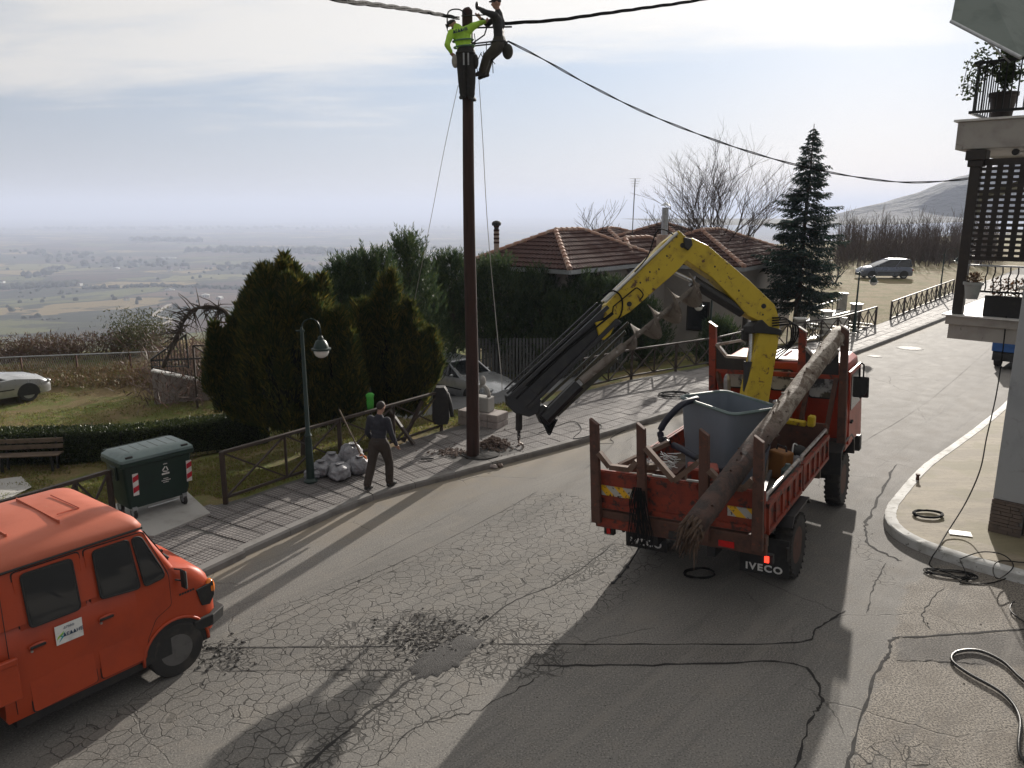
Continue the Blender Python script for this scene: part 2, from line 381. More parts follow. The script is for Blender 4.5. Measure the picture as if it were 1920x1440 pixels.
cell = b.n('ShaderNodeSeparateColor'); b.l(b.vor(vv.outputs[0], 1.0, 'F1', 'Color'), cell.inputs[0])
fr = b.n('ShaderNodeValToRGB'); b.l(cell.outputs[0], fr.inputs[0]); fr.color_ramp.interpolation = 'CONSTANT'; e = fr.color_ramp.elements
e[0].color = (.10, .105, .03, 1); e[1].position = .82; e[1].color = (.24, .18, .08, 1)
for p, c in ((.2, (.055, .032, .026)), (.34, (.15, .14, .05)), (.46, (.022, .028, .014)), (.62, (.10, .065, .045))): x = e.new(p); x.color = (*c, 1)
rows = b.n('ShaderNodeTexWave'); b.l(b.scale(co, (.06, .1, 0)), rows.inputs[0]); rows.inputs['Scale'].default_value = 1.2; rows.inputs['Distortion'].default_value = .6
farc = b.mix(b.math('MULTIPLY', rows.outputs[1], b.math('MULTIPLY', cell.outputs[1], .45)), fr.outputs[0], (.05, .045, .03))
edge = b.vor(vv.outputs[0], 1.0, 'DISTANCE_TO_EDGE'); hn = b.noise(co, .012, 6, .7)
farc = b.mix(b.math('MULTIPLY', b.ramp(edge, .07, .045), b.ramp(hn, .40, .48)), farc, (.02, .025, .014))
farc = b.mix(b.ramp(b.noise(co, .004, 6, .68), .53, .58, 0, .85), farc, (.022, .026, .015)); farc = b.mix(b.ramp(b.noise(co, .05, 5, .7), .45, .75, 0, .35), farc, (.12, .10, .06))
lot = b.attr('lot'); lotc = b.mix(b.ramp(n1, .4, .65), (.24, .19, .11), (.15, .14, .055)); lotc = b.mix(b.ramp(n2, .5, .7, 0, .6), lotc, (.32, .27, .19))
col = b.mix(b.attr('far'), near, farc); col = b.mix(lot, col, lotc)
col = b.mix(b.attr('drive'), col, b.mix(n2, (.13, .13, .135), (.2, .2, .2)))
b.pbr(col, .95, 0, b.bump(b.math('ADD', n3, n2), .7, .05), .2)
ground = npobj('ground', np.stack([GX, GY, GZ], -1).reshape(-1, 3), Fq, b.m, smooth=True); tag(ground, kind='structure')
dF = sdist(FEN, GX, GY); sF = (GX + 5.4) * .643 + (GY - 13.6) * .766
def attr(o, name, val):
    a = o.data.attributes.new(name, 'FLOAT', 'POINT'); a.data.foreach_set('value', np.asarray(val, np.float32).ravel())
attr(ground, 'far', sstep(70, 200, RR) * (1 - .0 * RR))
attr(ground, 'lot', sstep(25.5, 27.5, sF) * (1 - sstep(120, 170, RR)) * sstep(-2, -.5, dF))
# paved drive where the silver car stands
dr = [tuple(TG(760, 790).xy), tuple(TG(700, 752).xy), tuple(TG(830, 712).xy), tuple(TG(1100, 700).xy), tuple(TG(1130, 716).xy), tuple(TG(960, 752).xy)]
def inpoly(poly, x, y):
    r = np.zeros(np.shape(x), bool); k = len(poly)
    for i in range(k):
        (ax, ay), (bx, by) = poly[i], poly[(i + 1) % k]
        cnd = ((ay > y) != (by > y)) & (x < (bx - ax) * (y - ay) / (by - ay + 1e-12) + ax); r ^= cnd
    return r
attr(ground, 'drive', inpoly(dr, GX, GY).astype(float))

# ---- road: grid sheet with crack masks
def lines(a, b_, step, lo, hi):
    L_ = [a]; s = step
    while L_[-1] < b_:
        x = L_[-1]; L_.append(x + (step if lo <= x <= hi else step * (1 + .25 * max(0, (x - hi) if x > hi else (lo - x)))))
    return np.array(L_)
xs = lines(-16, 110, .11, -8, 10); ys = lines(-4, 130, .11, 3.5, 20)
RX, RY = np.meshgrid(xs, ys, indexing='ij'); kd = sdist(KERB, RX, RY)
idr = np.arange(RX.size).reshape(RX.shape)
keep = (kd[:-1, :-1] < .4) & (kd[1:, 1:] < .4)
RQ = np.stack([idr[:-1, :-1], idr[1:, :-1], idr[1:, 1:], idr[:-1, 1:]], -1)[keep]
used = np.unique(RQ); remap = -np.ones(RX.size, int); remap[used] = np.arange(len(used)); RQ = remap[RQ]
rx = RX.ravel()[used]; ry = RY.ravel()[used]; rz = np.zeros_like(rx)
W2 = lambda pts: [tuple(G(*p).xy) for p in pts]
def ppx(poly_px): return inpoly(W2(poly_px), rx, ry)
def pd(px): return np.abs(sdist(W2(px), rx, ry))
allig = np.maximum.reduce([
    1 - sstep(.25, 1.35, pd([(430, 1560), (600, 1400), (740, 1300), (830, 1240)])),
    1 - sstep(.5, 1.5, pd([(820, 1215), (940, 1150), (1060, 1090), (1180, 1005)])) * 1.0,
    .85 * (1 - sstep(.45, 1.15, pd([(560, 1175), (760, 1100), (900, 1040), (1040, 950)]))),
    .8 * (1 - sstep(.2, .9, pd([(400, 1235), (560, 1240), (700, 1235), (1000, 1235)]))),
    .75 * (1 - sstep(.2, .8, pd([(420, 1290), (520, 1330), (560, 1420)]))),
    .62 * (1 - sstep(.3, 1.2, pd([(150, 1420), (330, 1330), (520, 1300)]))),
    .7 * (1 - sstep(.1, .6, pd([(1640, 1450), (1700, 1400), (1760, 1440)]))),
    .6 * (1 - sstep(.1, .35, pd([(1600, 1010), (1640, 1060), (1655, 1090)])))])
dens = np.maximum.reduce([1 - sstep(.35, 1.0, pd([(690, 1215), (840, 1195), (950, 1215)])), 1 - sstep(.05, .3, pd([(600, 1420), (760, 1290)])), 1 - sstep(.1, .3, pd([(1060, 1090), (1160, 1030)])), .9 * (1 - sstep(.05, .4, pd([(395, 1225), (440, 1240)])))])
seg = [(1590, 1450), (1600, 1400), (1640, 1270), (1672, 1200), (1660, 1080), (1640, 1040), (1620, 1000), (1640, 950), (1720, 880), (1900, 740)]
rough = ((-sdist(W2(seg[::-1]), rx, ry)) < 0) & (ry < 30)
rough = ppx([(1590, 1500), (1600, 1400), (1640, 1270), (1672, 1205), (1700, 1100), (1760, 1060), (1990, 1100), (2300, 1300), (2300, 1500)])
trench = ppx([(1680, 1196), (1930, 1180), (2100, 1180), (2100, 1245), (1800, 1246), (1680, 1240)]) * .9 + ppx([(390, 1212), (1490, 1208), (1490, 1246), (390, 1257)]) * .35

pot = 1 - sstep(.1, .42, pd([(770, 1175), (815, 1195)]))
rz = rz - pot * .035
b = NB('worn_asphalt'); co = b.co(True); crk = b.attr('crack'); den_ = b.attr('dense'); rg = b.attr('rough')
n1 = b.noise(co, .35, 5, .6); n2 = b.noise(co, 2.3, 5, .6, .3); agg = b.noise(co, 120, 2, .7); agg2 = b.noise(co, 45, 3, .75); agg3 = b.noise(co, 22, 4, .8)
base = b.mix(b.ramp(n1, .35, .65), (.190, .180, .166), (.155, .148, .137)); base = b.mix(b.ramp(n2, .5, .7, 0, .5), base, (.21, .19, .165))
base = b.mix(b.ramp(agg, .55, .75, 0, .5), base, (.08, .075, .07)); base = b.mix(b.ramp(agg2, .56, .62, 0, .8), base, (.31, .29, .26)); base = b.mix(b.ramp(agg2, .45, .39, 0, .8), base, (.075, .07, .065)); base = b.mix(b.ramp(b.noise(co, 18, 3, .8), .62, .7, 0, .5), base, (.25, .23, .20))
rc = b.mix(b.ramp(agg2, .42, .56), (.06, .054, .047), (.36, .32, .27)); rc = b.mix(b.ramp(agg3, .45, .65, 0, .45), rc, (.09, .08, .07)); rc = b.mix(b.ramp(n2, .4, .7, 0, .5), rc, (.14, .12, .10))
base = b.mix(b.math('MULTIPLY', rg, .9), base, rc)
base = b.mix(b.attr('trench'), base, b.mix(b.ramp(agg2, .4, .65), (.045, .042, .04), (.17, .155, .14)))
base = b.mix(b.math('MULTIPLY', b.attr('wheel'), .3), base, (.125, .118, .108))
vr = b.n('ShaderNodeVectorRotate', rotation_type='Z_AXIS'); b.l(co, vr.inputs[0]); vr.inputs['Angle'].default_value = math.radians(43)
stk = b.noise(b.scale(vr.outputs[0], (2.6, .22, 1)), 1.3, 6, .65, .6); base = b.mix(b.ramp(stk, .5, .7, 0, .4), base, (.225, .208, .185)); base = b.mix(b.ramp(stk, .46, .34, 0, .4), base, (.11, .105, .10)); base = b.mix(b.ramp(b.noise(co, 7, 6, .75), .62, .70, 0, .6), base, (.085, .08, .075))
base = b.mix(b.math('MULTIPLY', b.attr('dust'), b.ramp(n2, .3, .6, .4, 1)), base, (.22, .19, .15))
wv = b.n('ShaderNodeVectorMath', operation='MULTIPLY_ADD'); b.l(b.noise(co, 2.2, 3, .6, 0, True), wv.inputs[0]); wv.inputs[1].default_value = (.25, .25, 0); b.l(co, wv.inputs[2])
flat = b.scale(wv.outputs[0], (1, 1, 0))
def crack(sc, w): return b.ramp(b.vor(flat, sc, 'DISTANCE_TO_EDGE'), w, w * .35)
thr = b.math('ADD', crk, b.math('MULTIPLY', b.math('SUBTRACT', b.noise(co, .9, 4), .5), .9))
c1 = b.math('MULTIPLY', crack(5.6, .032), b.ramp(thr, .42, .7)); c2 = b.math('MULTIPLY', crack(9., .09), b.ramp(b.math('ADD', den_, b.math('MULTIPLY', thr, .35)), .48, .8))
c3 = b.math('MULTIPLY', crack(.55, .006), b.ramp(b.noise(co, .3, 3), .5, .6)); call = b.math('MAXIMUM', b.math('MAXIMUM', c1, c2), b.math('MULTIPLY', c3, .6))
col = b.mix(b.math('MULTIPLY', call, .7), base, (.03, .028, .025))
hgt = b.math('SUBTRACT', b.math('MULTIPLY_ADD', agg2, b.math('MULTIPLY_ADD', rg, .35, .26), b.math('MULTIPLY', agg, .1)), call)
b.pbr(col, b.math('MULTIPLY_ADD', n2, .15, .74), 0, b.bump(hgt, .9, .012), .25)
road = npobj('road', np.stack([rx, ry, rz], -1), RQ, b.m); tag(road, kind='structure')
krd = sdist(KERB, rx, ry)
dust = np.clip(np.exp(-(krd / .35) ** 2) + (1 - sstep(.2, .8, pd([(640, 1000), (900, 905), (1080, 850)]))) * .5, 0, 1)
wheel = np.exp(-((krd + 2.3) / .5) ** 2) + np.exp(-((krd + 4.2) / .5) ** 2)
for nme, v in (('crack', allig), ('dense', dens), ('rough', rough.astype(float)), ('trench', trench), ('wheel', wheel), ('dust', dust)):
    attr(road, nme, v)
# single long cracks, a few millimetres above the sheet they split
def crackline(px, w, jit=.03, n=10, z=.004, world=None):
    P_ = spl([(*G(*p).xy, z) for p in px], n) if world is None else world
    mb = MB(); A = []; B = []
    for i, p in enumerate(P_):
        d = (P_[min(i + 1, len(P_) - 1)] - P_[max(i - 1, 0)]).normalized(); nn = Vector((-d.y, d.x, 0)); q = RND.uniform(-jit, jit)
        ww = .6 * w * RND.uniform(.35, 1.5) / 2 * min(1, (i + .3) / 3, (len(P_) - i) / 3); A.append(p + nn * (q + ww)); B.append(p + nn * (q - ww))
    for i in range(len(P_) - 1): mb.quad(A[i], A[i + 1], B[i + 1], B[i])
    return mb.build('crack', m_hole, road)
CR = [([(388, 1215), (600, 1213), (750, 1212)], .035, .006), ([(900, 1208), (1200, 1208), (1490, 1205), (1530, 1180), (1585, 1145)], .04, .008), ([(390, 1258), (600, 1257), (760, 1256)], .02, .005),
      ([(1000, 1249), (1250, 1247), (1488, 1244), (1540, 1310), (1522, 1345), (1490, 1440), (1470, 1500)], .05, .02), ([(1575, 1510), (1592, 1425), (1640, 1270), (1668, 1225), (1674, 1198), (1730, 1193), (1920, 1181), (2000, 1178)], .06, .015),
      ([(1676, 1238), (1760, 1240), (1850, 1246)], .03, .02), ([(560, 1450), (640, 1380), (700, 1330), (770, 1275)], .06, .015), ([(430, 1195), (600, 1120), (760, 1050), (930, 965), (1010, 920)], .015, .01),
      ([(470, 1195), (620, 1125), (790, 1045)], .01, .01), ([(700, 1440), (790, 1360), (900, 1330), (1010, 1268)], .02, .03), ([(880, 1195), (960, 1130), (1060, 1085), (1150, 1020)], .03, .02),
      ([(1680, 870), (1640, 950), (1622, 990), (1632, 1022), (1690, 1052)], .07, .03), ([(1662, 1055), (1640, 1095), (1625, 1150)], .03, .015), ([(1770, 1100), (1730, 1150), (1745, 1180)], .02, .02),
      ([(1600, 840), (1750, 745), (1870, 640)], .01, .01), ([(640, 1075), (760, 1010), (900, 935)], .008, .01)]
for c in CR: crackline(*c)
# rough patch of fresh asphalt by the pothole, crumbs round it
pp = [G(*p) for p in [(775, 1240), (800, 1222), (830, 1205), (870, 1190), (905, 1202), (880, 1225), (862, 1245), (830, 1262), (790, 1273), (770, 1262)]]
m_patch = M('fresh_asphalt', (.055, .052, .05), .9, c2=(.10, .095, .09), ns=30, bump=1, bs=70, bd=.02, world=True)
pc = sum(pp, Vector()) / len(pp); mb = MB(); rings = [[pc + (p - pc) * s * (1 + .10 * math.sin(k * 2.3) + .07 * math.sin(k * 5.1)) + Vector((0, 0, z)) for k, p in enumerate(spl(pp + [pp[0]], 5)[:-1])] for s, z in ((1.0, .001), (.93, .012), (.5, .018), (.02, .018))]; mb.loft(rings, cap=False)
mb.build('asphalt_patch', m_patch, road, smooth=True)
mb = MB()
for k in range(420):
    c = G(RND.gauss(805, 48), RND.gauss(1192, 17)) if k < 300 else G(RND.gauss(420, 25), RND.gauss(1228, 14)) if k < 360 else G(RND.uniform(500, 1900), RND.uniform(950, 1430))
    r = RND.uniform(.008, .03) if k < 360 else RND.uniform(.004, .012); mb.ell((c.x, c.y, r * .4), (r, r * RND.uniform(.6, 1), r * .6), 5, 3, .3)
tag(mb.build('asphalt_crumbs', M('asphalt_crumbs', (.16, .15, .14), .9, c2=(.05, .05, .05), ns=15, world=True)), 'loose crumbs of broken asphalt lying round the pothole', 'rubble', kind='stuff')
# cast-iron covers in the road, and a scuffed patch
for p, r, lab in ((G(1706, 653), .42, 'round worn manhole cover in the far lane'), (G(1640, 668), .22, 'small round valve cover near the far kerb')):
    t = thing('manhole_cover', lab, 'manhole', (p.x, p.y, .005)); MB().lathe([(r, 0), (r, .006), (r * .98, .008)], 24).build('cover', M('cast_iron', (.2, .19, .18), .75, .2, ns=12), t)
    MB().lathe([(r * 1.2, -.001), (r * 1.2, .003)], 24).build('frame', m_conc, t)

# ---- left pavement: bed, kerb stones, grooved tiles
kc = spl([(x, y, 0) for x, y in KERB[1:]], 24)
cum = [0]
for a, b_ in zip(kc, kc[1:]): cum.append(cum[-1] + (b_ - a).length)
kx = np.array([p.x for p in kc]); ky = np.array([p.y for p in kc]); cum = np.array(cum)
def kp(s):
    p = Vector((float(np.interp(s, cum, kx)), float(np.interp(s, cum, ky)), 0)); q = Vector((float(np.interp(s + .15, cum, kx)), float(np.interp(s + .15, cum, ky)), 0))
    t = (q - p).normalized(); return p, t, Vector((-t.y, t.x, 0))
pave = MB(); S_ = np.arange(0, 95, .5)
def pwidth(s):
    p, t, nn = kp(s); w = .3
    while w < 6 and float(sdist(FEN, p.x + nn.x * w, p.y + nn.y * w)) < -.02: w += .04
    return w
widths = [pwidth(s) for s in S_]
for i in range(len(S_) - 1):
    (p, t, nn), (q, u, oo) = kp(S_[i]), kp(S_[i + 1]); w0, w1 = widths[i], widths[i + 1]; U = Vector((0, 0, .112)); Z = Vector((0, 0, -.1))
    pave.quad(p + nn * .1 + U, q + oo * .1 + U, q + oo * w1 + U, p + nn * w0 + U); pave.quad(p + nn * w0 + U, q + oo * w1 + U, q + oo * w1 + Z, p + nn * w0 + Z)
m_bed = M('pavement_mortar', (.10, .095, .09), .95, ns=5, world=True)
pavement = tag(pave.build('pavement', m_bed), kind='structure')
def griddy(name, c, c2, dens=12.5, gw=.16):
    b = NB(name); co = b.co(); sp = b.n('ShaderNodeSeparateXYZ'); b.l(co, sp.inputs[0])
    def g(ch): return b.math('ABSOLUTE', b.math('SUBTRACT', b.math('FRACT', b.math('ADD', b.math('MULTIPLY', sp.outputs[ch], dens), .5)), .5))
    gg = b.math('MINIMUM', g(0), g(1)); gr = b.ramp(gg, gw, gw * .45)
    oi = b.n('ShaderNodeObjectInfo').outputs['Random']; wn_ = b.noise(b.co(True), .9, 5, .6); n2 = b.noise(b.co(True), 9, 5, .65)
    col = b.mix(b.ramp(wn_, .4, .62), c, c2); col = b.mix(b.math('MULTIPLY', oi, .35), col, tuple(v * .62 for v in c)); col = b.mix(b.ramp(n2, .5, .75, 0, .5), col, tuple(v * .55 for v in c))
    col = b.mix(b.math('MULTIPLY', gr, .8), col, (.022, .02, .02)); b.pbr(col, .72, 0, b.bump(b.math('SUBTRACT', b.math('MULTIPLY', n2, .3), gr), .9, .008), .4); return b.m
m_ptile = griddy('grooved_paving_tile', (.235, .215, .205), (.17, .155, .15))
tb = MB(); h = .194; tb.hexa([(-h, -h, -.03), (h, -h, -.03), (h, h, -.03), (-h, h, -.03), (-h + .004, -h + .004, 0), (h - .004, -h + .004, 0), (h - .004, h - .004, 0), (-h + .004, h - .004, 0)]); tme = tb.mesh('paving_tile'); tme.materials.append(m_ptile)
cand = []
for i in range(0, 200):
    s = 2.0 + i * .4; p, t, nn = kp(s); w = float(np.interp(s, S_, widths))
    for j in range(14):
        o = .37 + j * .4
        if o + .2 > w + .05: break
        c = p + nn * o
        if (c - Vector((-.88, 16.53, 0))).length < .48 or (abs((c - Vector((-.35, 16.8, 0))).dot(t)) < .45 and abs((c - Vector((-.35, 16.8, 0))).dot(nn)) < .3): continue
        if c.y < 4: continue
        cand.append((c, math.atan2(t.y, t.x), math.hypot(c.x, c.y)))
def inview(c): return abs(c.x / max(c.y, .1)) < .70 and c.y > 7.2
cand.sort(key=lambda q: (not inview(q[0]), q[2])); rest = MB()
for k, (c, a, d_) in enumerate(cand):
    z = .128 + RND.uniform(-.004, .004)
    if k < 296:
        o = bpy.data.objects.new('paving_tile', tme); COL.objects.link(o); o.location = (c.x, c.y, z); o.rotation_euler = (RND.uniform(-.012, .012), RND.uniform(-.012, .012), a + RND.uniform(-.008, .008)); o.parent = pavement
    else:
        rest.M = Matrix.Translation((c.x, c.y, z)) @ Matrix.Rotation(a, 4, 'Z'); rest.add(tb.v, [f for f in tb.f])
m_ptile2 = M('far_paving', (.22, .205, .195), .8, c2=(.15, .14, .135), ns=4, bump=.6, bs=20, world=True)
rest.M = None; ro = rest.build('paving_tiles', m_ptile2, pavement, fix=False); ro['kind'] = 'stuff'
kerb = MB().bb(-.01, .01, -3.02, -3.0, -.02, 0).build('kerb', m_kerb); tag(kerb, kind='structure')
s = .4; k = 0; kmes = []
while s < 95:
    ln = 1.0 if s < 60 else 2.5; p, t, nn = kp(s + ln / 2)
    if k == 0 or s >= 60 and len(kmes) == 1:
        kb = MB().prism([(-.0, -.02), (.0, .09), (.022, .128), (.17, .134), (.17, -.02)], -ln / 2 + .006, ln / 2 - .006, 'x'); me = kb.mesh('kerb_stone'); me.materials.append(m_kerb); kmes.append(me)
    o = bpy.data.objects.new('kerb_stone', kmes[-1]); COL.objects.link(o); o.parent = kerb; o.location = (p.x, p.y, RND.uniform(-.008, .004)); o.rotation_euler = (0, RND.uniform(-.006, .006), math.atan2(t.y, t.x) + RND.uniform(-.01, .01)); s += ln; k += 1

# ---- right pavement with whitewashed kerb
rk = [(15.9, 23.6), (14.02, 21.29), (11.3, 18.35), (8.95, 15.94), (7.55, 14.25), (6.92, 13.4), (6.62, 12.75), (6.60, 12.15), (6.88, 11.55), (7.6, 10.75), (8.9, 9.6), (11.5, 7.2), (13, 5.8)]
rks = spl([(x, y, 0) for x, y in rk], 8); mb = MB(); kbm = MB(); rings = []
for i, p in enumerate(rks):
    d = (rks[min(i + 1, len(rks) - 1)] - rks[max(i - 1, 0)]).normalized(); nn = Vector((-d.y, d.x, 0))
    j = RND.uniform(-.006, .006)
    rings.append([p + nn * o + Vector((0, 0, z)) for o, z in ((-.0 + j, -.01), (.015 + j, .13), (.04, .148), (.2 + j, .155), (.2, .0))])
kb = kbm.loft(rings).build('kerb', m_kerbw, smooth='auto'); tag(kb, kind='structure')
top = [r[3] - Vector((0, 0, .008)) for r in rings]; mb.v = [tuple(p) for p in top] + [(40, 5.8, .147), (40, 23.6, .147)]; mb.f = [tuple(range(len(mb.v)))]
b = NB('right_pavement_concrete'); co = b.co(True); n1 = b.noise(b.scale(co, (.5, 2.2, 1)), 1.2, 6, .65, .5); n2 = b.noise(co, 14, 5, .7); n3 = b.noise(co, 70, 2)
col = b.mix(b.ramp(n1, .42, .62), (.24, .205, .15), (.33, .28, .2)); col = b.mix(b.ramp(n2, .5, .72, 0, .6), col, (.14, .115, .085)); col = b.mix(b.ramp(b.noise(co, .8, 3), .5, .6, 0, .5), col, (.2, .18, .09))
b.pbr(col, .8, 0, b.bump(b.math('ADD', n2, b.math('MULTIPLY', n3, .5)), .6, .012), .4)
rp = mb.build('pavement', b.m, fix=False); tag(rp, kind='structure')
# pale cement smear by the pillar and a metal drain plate
c0 = G(1800, 1000, .155); mb = MB(); mb.quad(*[G(x, y, .156) for x, y in [(1782, 993), (1800, 1010), (1822, 1006), (1806, 992)]]); 
t = thing('drain_plate', 'small pale square cover plate in the right pavement', 'cover', (c0.x, c0.y, .157)); MB().box((0, 0, 0), (.34, .2, .012)).build('plate', m_white, t)
MB().lathe([(.012, .004), (.012, .012)], 8).build('bolt', m_dark, t); t.rotation_euler = (0, 0, -.35)

# ---- concrete pad under the bin
pb = [TG(200, 985), G(400, 962), G(352, 935), TG(180, 950)]
q = [G(395, 967, .1), G(290, 1010, .1), G(170, 1010, .1), G(215, 950, .1), G(350, 925, .1)]
mb = MB(); mb.v = [tuple(p + Vector((0, 0, .055))) for p in q] + [tuple(p + Vector((0, 0, -.3))) for p in q]; mb.f = [(0, 1, 2, 3, 4)] + [(i, (i + 1) % 5, 5 + (i + 1) % 5, 5 + i) for i in range(5)]
pad = mb.build('bin_pad', m_conc); tag(pad, kind='structure')
q = [TG(0, 900), TG(40, 895), TG(60, 915), TG(0, 945), TG(-60, 950), TG(-60, 905)]; mb = MB(); mb.v = [(p.x, p.y, p.z + .03) for p in q]; mb.f = [tuple(range(6))]; tag(mb.build('path', m_conc), kind='structure')

# ---- far land
m_track = M('dirt_track_soil', (.34, .30, .24), .95, ns=.1, world=True)
_T = np.geomspace(20, 60000, 1400)
def FG(px, py):      # surveyed point on the far slopes
    a, b_, c = ray(px, py); X = a * _T; Y = b_ * _T; Z = CAM_H + c * _T
    h = np.nonzero(Z < terr(X, Y))[0]; i = h[0] if len(h) else len(_T) - 1
    return Vector((X[i], Y[i], float(terr(X[i], Y[i]))))
tp = [FG(x, y) for x, y in [(245, 640), (280, 620), (300, 610), (322, 600), (290, 592), (300, 583), (318, 572)]]
mb = MB(); P_ = spl(tp, 8); A = []; B = []
for i, p in enumerate(P_):
    d = (P_[min(i + 1, len(P_) - 1)] - P_[max(i - 1, 0)]); nn = Vector((-d.y, d.x, 0)).normalized() * 3.4; A.append(p + nn); B.append(p - nn)
for i in range(len(P_) - 1):
    for X in (A, B): pass
    def lift(v): return Vector((v.x, v.y, float(terr(v.x, v.y)) + .8 + float(fbm(np.array([v.x]), np.array([v.y]), 900., 3)[0]) * 9 * float(sstep(300, 1500, math.hypot(v.x, v.y)))))
    mb.quad(lift(A[i]), lift(A[i + 1]), lift(B[i + 1]), lift(B[i]))
tag(mb.build('dirt_track', m_track), kind='structure')
def gz(x, y):
    r = math.hypot(x, y); return float(terr(x, y)) + float(fbm(np.array([x]), np.array([y]), 900., 3)[0]) * 9 * float(sstep(300, 1500, r)) + float(fbm(np.array([x]), np.array([y]), 6000., 8)[0]) * 30 * float(sstep(1800, 9000, r))
# tree belts and groves in the plain: one mass each
m_farTree = M('far_tree_green', (.035, .045, .022), .95, c2=(.05, .045, .032), ns=.05, world=True)
ico = [(0, 0, 1), (.894, 0, .447), (.276, .851, .447), (-.724, .526, .447), (-.724, -.526, .447), (.276, -.851, .447), (.724, .526, -.447), (-.276, .851, -.447), (-.894, 0, -.447), (-.276, -.851, -.447), (.724, -.526, -.447), (0, 0, -1)]
icf = [(0, 1, 2), (0, 2, 3), (0, 3, 4), (0, 4, 5), (0, 5, 1), (1, 6, 2), (2, 6, 7), (2, 7, 3), (3, 7, 8), (3, 8, 4), (4, 8, 9), (4, 9, 5), (5, 9, 10), (5, 10, 1), (1, 10, 6), (6, 11, 7), (7, 11, 8), (8, 11, 9), (9, 11, 10), (10, 11, 6)]
icv = np.array(ico); icf = np.array(icf)
def blobs(name, cs, rs, mat, jit=.25, parent=None):
    V = []; F = []
    for i, (c, r) in enumerate(zip(cs, rs)): V.append(icv * r * NR.uniform(1 - jit, 1 + jit, (12, 1)) + c); F.append(icf + 12 * i)
    return npobj(name, np.concatenate(V), np.concatenate(F), mat, parent)
cs = []; rs = []
def grove(px0, py0, px1, py1, n, r, spread=12):
    for k in range(n):
        u = RND.random(); p = FG(px0 + (px1 - px0) * u, py0 + (py1 - py0) * u)
        if p.length < 260: continue
        p = Vector((p.x + RND.gauss(0, spread), p.y + RND.gauss(0, spread), 0)); q = r * RND.uniform(.5, 1.3)
        cs.append(np.array([p.x, p.y, gz(p.x, p.y) + q * .5])); rs.append(np.array([q * RND.uniform(.8, 1.5), q * RND.uniform(.8, 1.5), q]))
grove(0, 540, 140, 535, 130, 5.5, 18); grove(150, 543, 300, 540, 90, 3.6, 9); grove(300, 541, 480, 548, 110, 3.2, 9); grove(40, 597, 65, 597, 5, 2.2, 3); grove(85, 600, 110, 598, 6, 1.4, 3)
grove(105, 553, 140, 553, 12, 2.4, 3); grove(60, 520, 110, 500, 26, 7, 12); grove(250, 452, 365, 452, 60, 14, 30); grove(0, 470, 320, 500, 90, 8, 60); grove(380, 470, 620, 476, 160, 12, 50); grove(400, 500, 700, 520, 150, 7, 60)
grove(0, 430, 800, 425, 160, 14, 300); grove(0, 580, 40, 585, 6, 2.0, 5); grove(430, 545, 600, 560, 60, 3, 15)
for k in range(240):
    p = FG(RND.uniform(-60, 900), RND.uniform(450, 600))
    if p.length < 260: continue
    q = RND.uniform(1.5, 4.5); cs.append(np.array([p.x, p.y, gz(p.x, p.y) + q * .5])); rs.append(np.array([q, q, q * 1.1]))
tag(blobs('distant_tree_belts', cs, rs, m_farTree), 'hedgerows and tree belts crossing the valley fields', 'distant trees', kind='stuff')
c_, r_ = [], []
p = FG(257, 572); 
t = thing('cypress_tree', 'dark conical tree beside a small white farmhouse in the valley', 'tree', (p.x, p.y, gz(p.x, p.y))); MB().lathe([(.2, 0), (2.6, 1), (2.2, 4), (.9, 8), (.1, 10.5)], 9).build('crown', m_farTree, t); MB().lathe([(.25, -.5), (.2, 1.5)], 6).build('trunk', m_bark, t)
def farhouse(px, py, w, l, h, az, lab, mat=None, roof=None, name='farmhouse', hr=1.6):
    p = FG(px, py); t = thing(name, lab, 'building', (p.x, p.y, gz(p.x, p.y)), az)
    MB().bb(-w / 2, w / 2, -l / 2, l / 2, -2, h).build('wall', mat or m_white, t); MB().prism([(-w / 2 - .4, h), (w / 2 + .4, h), (0, h + hr)], -l / 2 - .3, l / 2 + .3, 'y').build('roof', roof or m_tile, t)
    for k in range(3):
        MB().bb(w / 2 - .05 - w * (k + .5) / 3.2 - .5, w / 2 - w * (k + .5) / 3.2 + .3, -l / 2 - .06, -l / 2 + .05, 1, h - .6).build('window', m_glass, t)
farhouse(147, 536, 15, 9, 5, 10, 'pale long farmhouse against the dark tree belt in the valley')
farhouse(238, 568, 6, 7, 4, 30, 'small white farmhouse beside the conical tree in the valley')
farhouse(386, 561, 12, 9, 4, -20, 'white roofed farmhouse under the bare vine arch, seen in the valley', roof=m_white)
farhouse(412, 563, 9, 7, 3, 20, 'lower white shed just right of the white roofed farmhouse', roof=m_white)
farhouse(319, 549, 17, 4, 2, 80 - 90, 'low white greenhouse roof lying in a brown field', roof=m_white, name='greenhouse')
farhouse(316, 482, 50, 9, 4, 0, 'long bright white greenhouse row in the middle of the plain', roof=m_white, name='greenhouse')
farhouse(320, 509, 14, 8, 5, 30, 'pale house among fields left of the small pale farm cluster', roof=m_tile); farhouse(343, 507, 14, 8, 5, -30, 'pale farmhouse cluster in the middle fields of the plain')
farhouse(218, 502, 16, 8, 4, 0, 'pale farm building far behind the left tree belt', roof=m_white); farhouse(4, 530, 10, 8, 4, 0, 'small pale house at the left end of the dark tree belt')
farhouse(50, 660, 4.5, 3.5, 2.2, 20, 'small white hut just beyond the chain fence by the shrubs', roof=m_white, hr=.8); farhouse(118, 642, 3.6, 3.0, 1.8, 0, 'pale shed roof behind the reddish shrubs beyond the fence', roof=m_white, hr=.5)
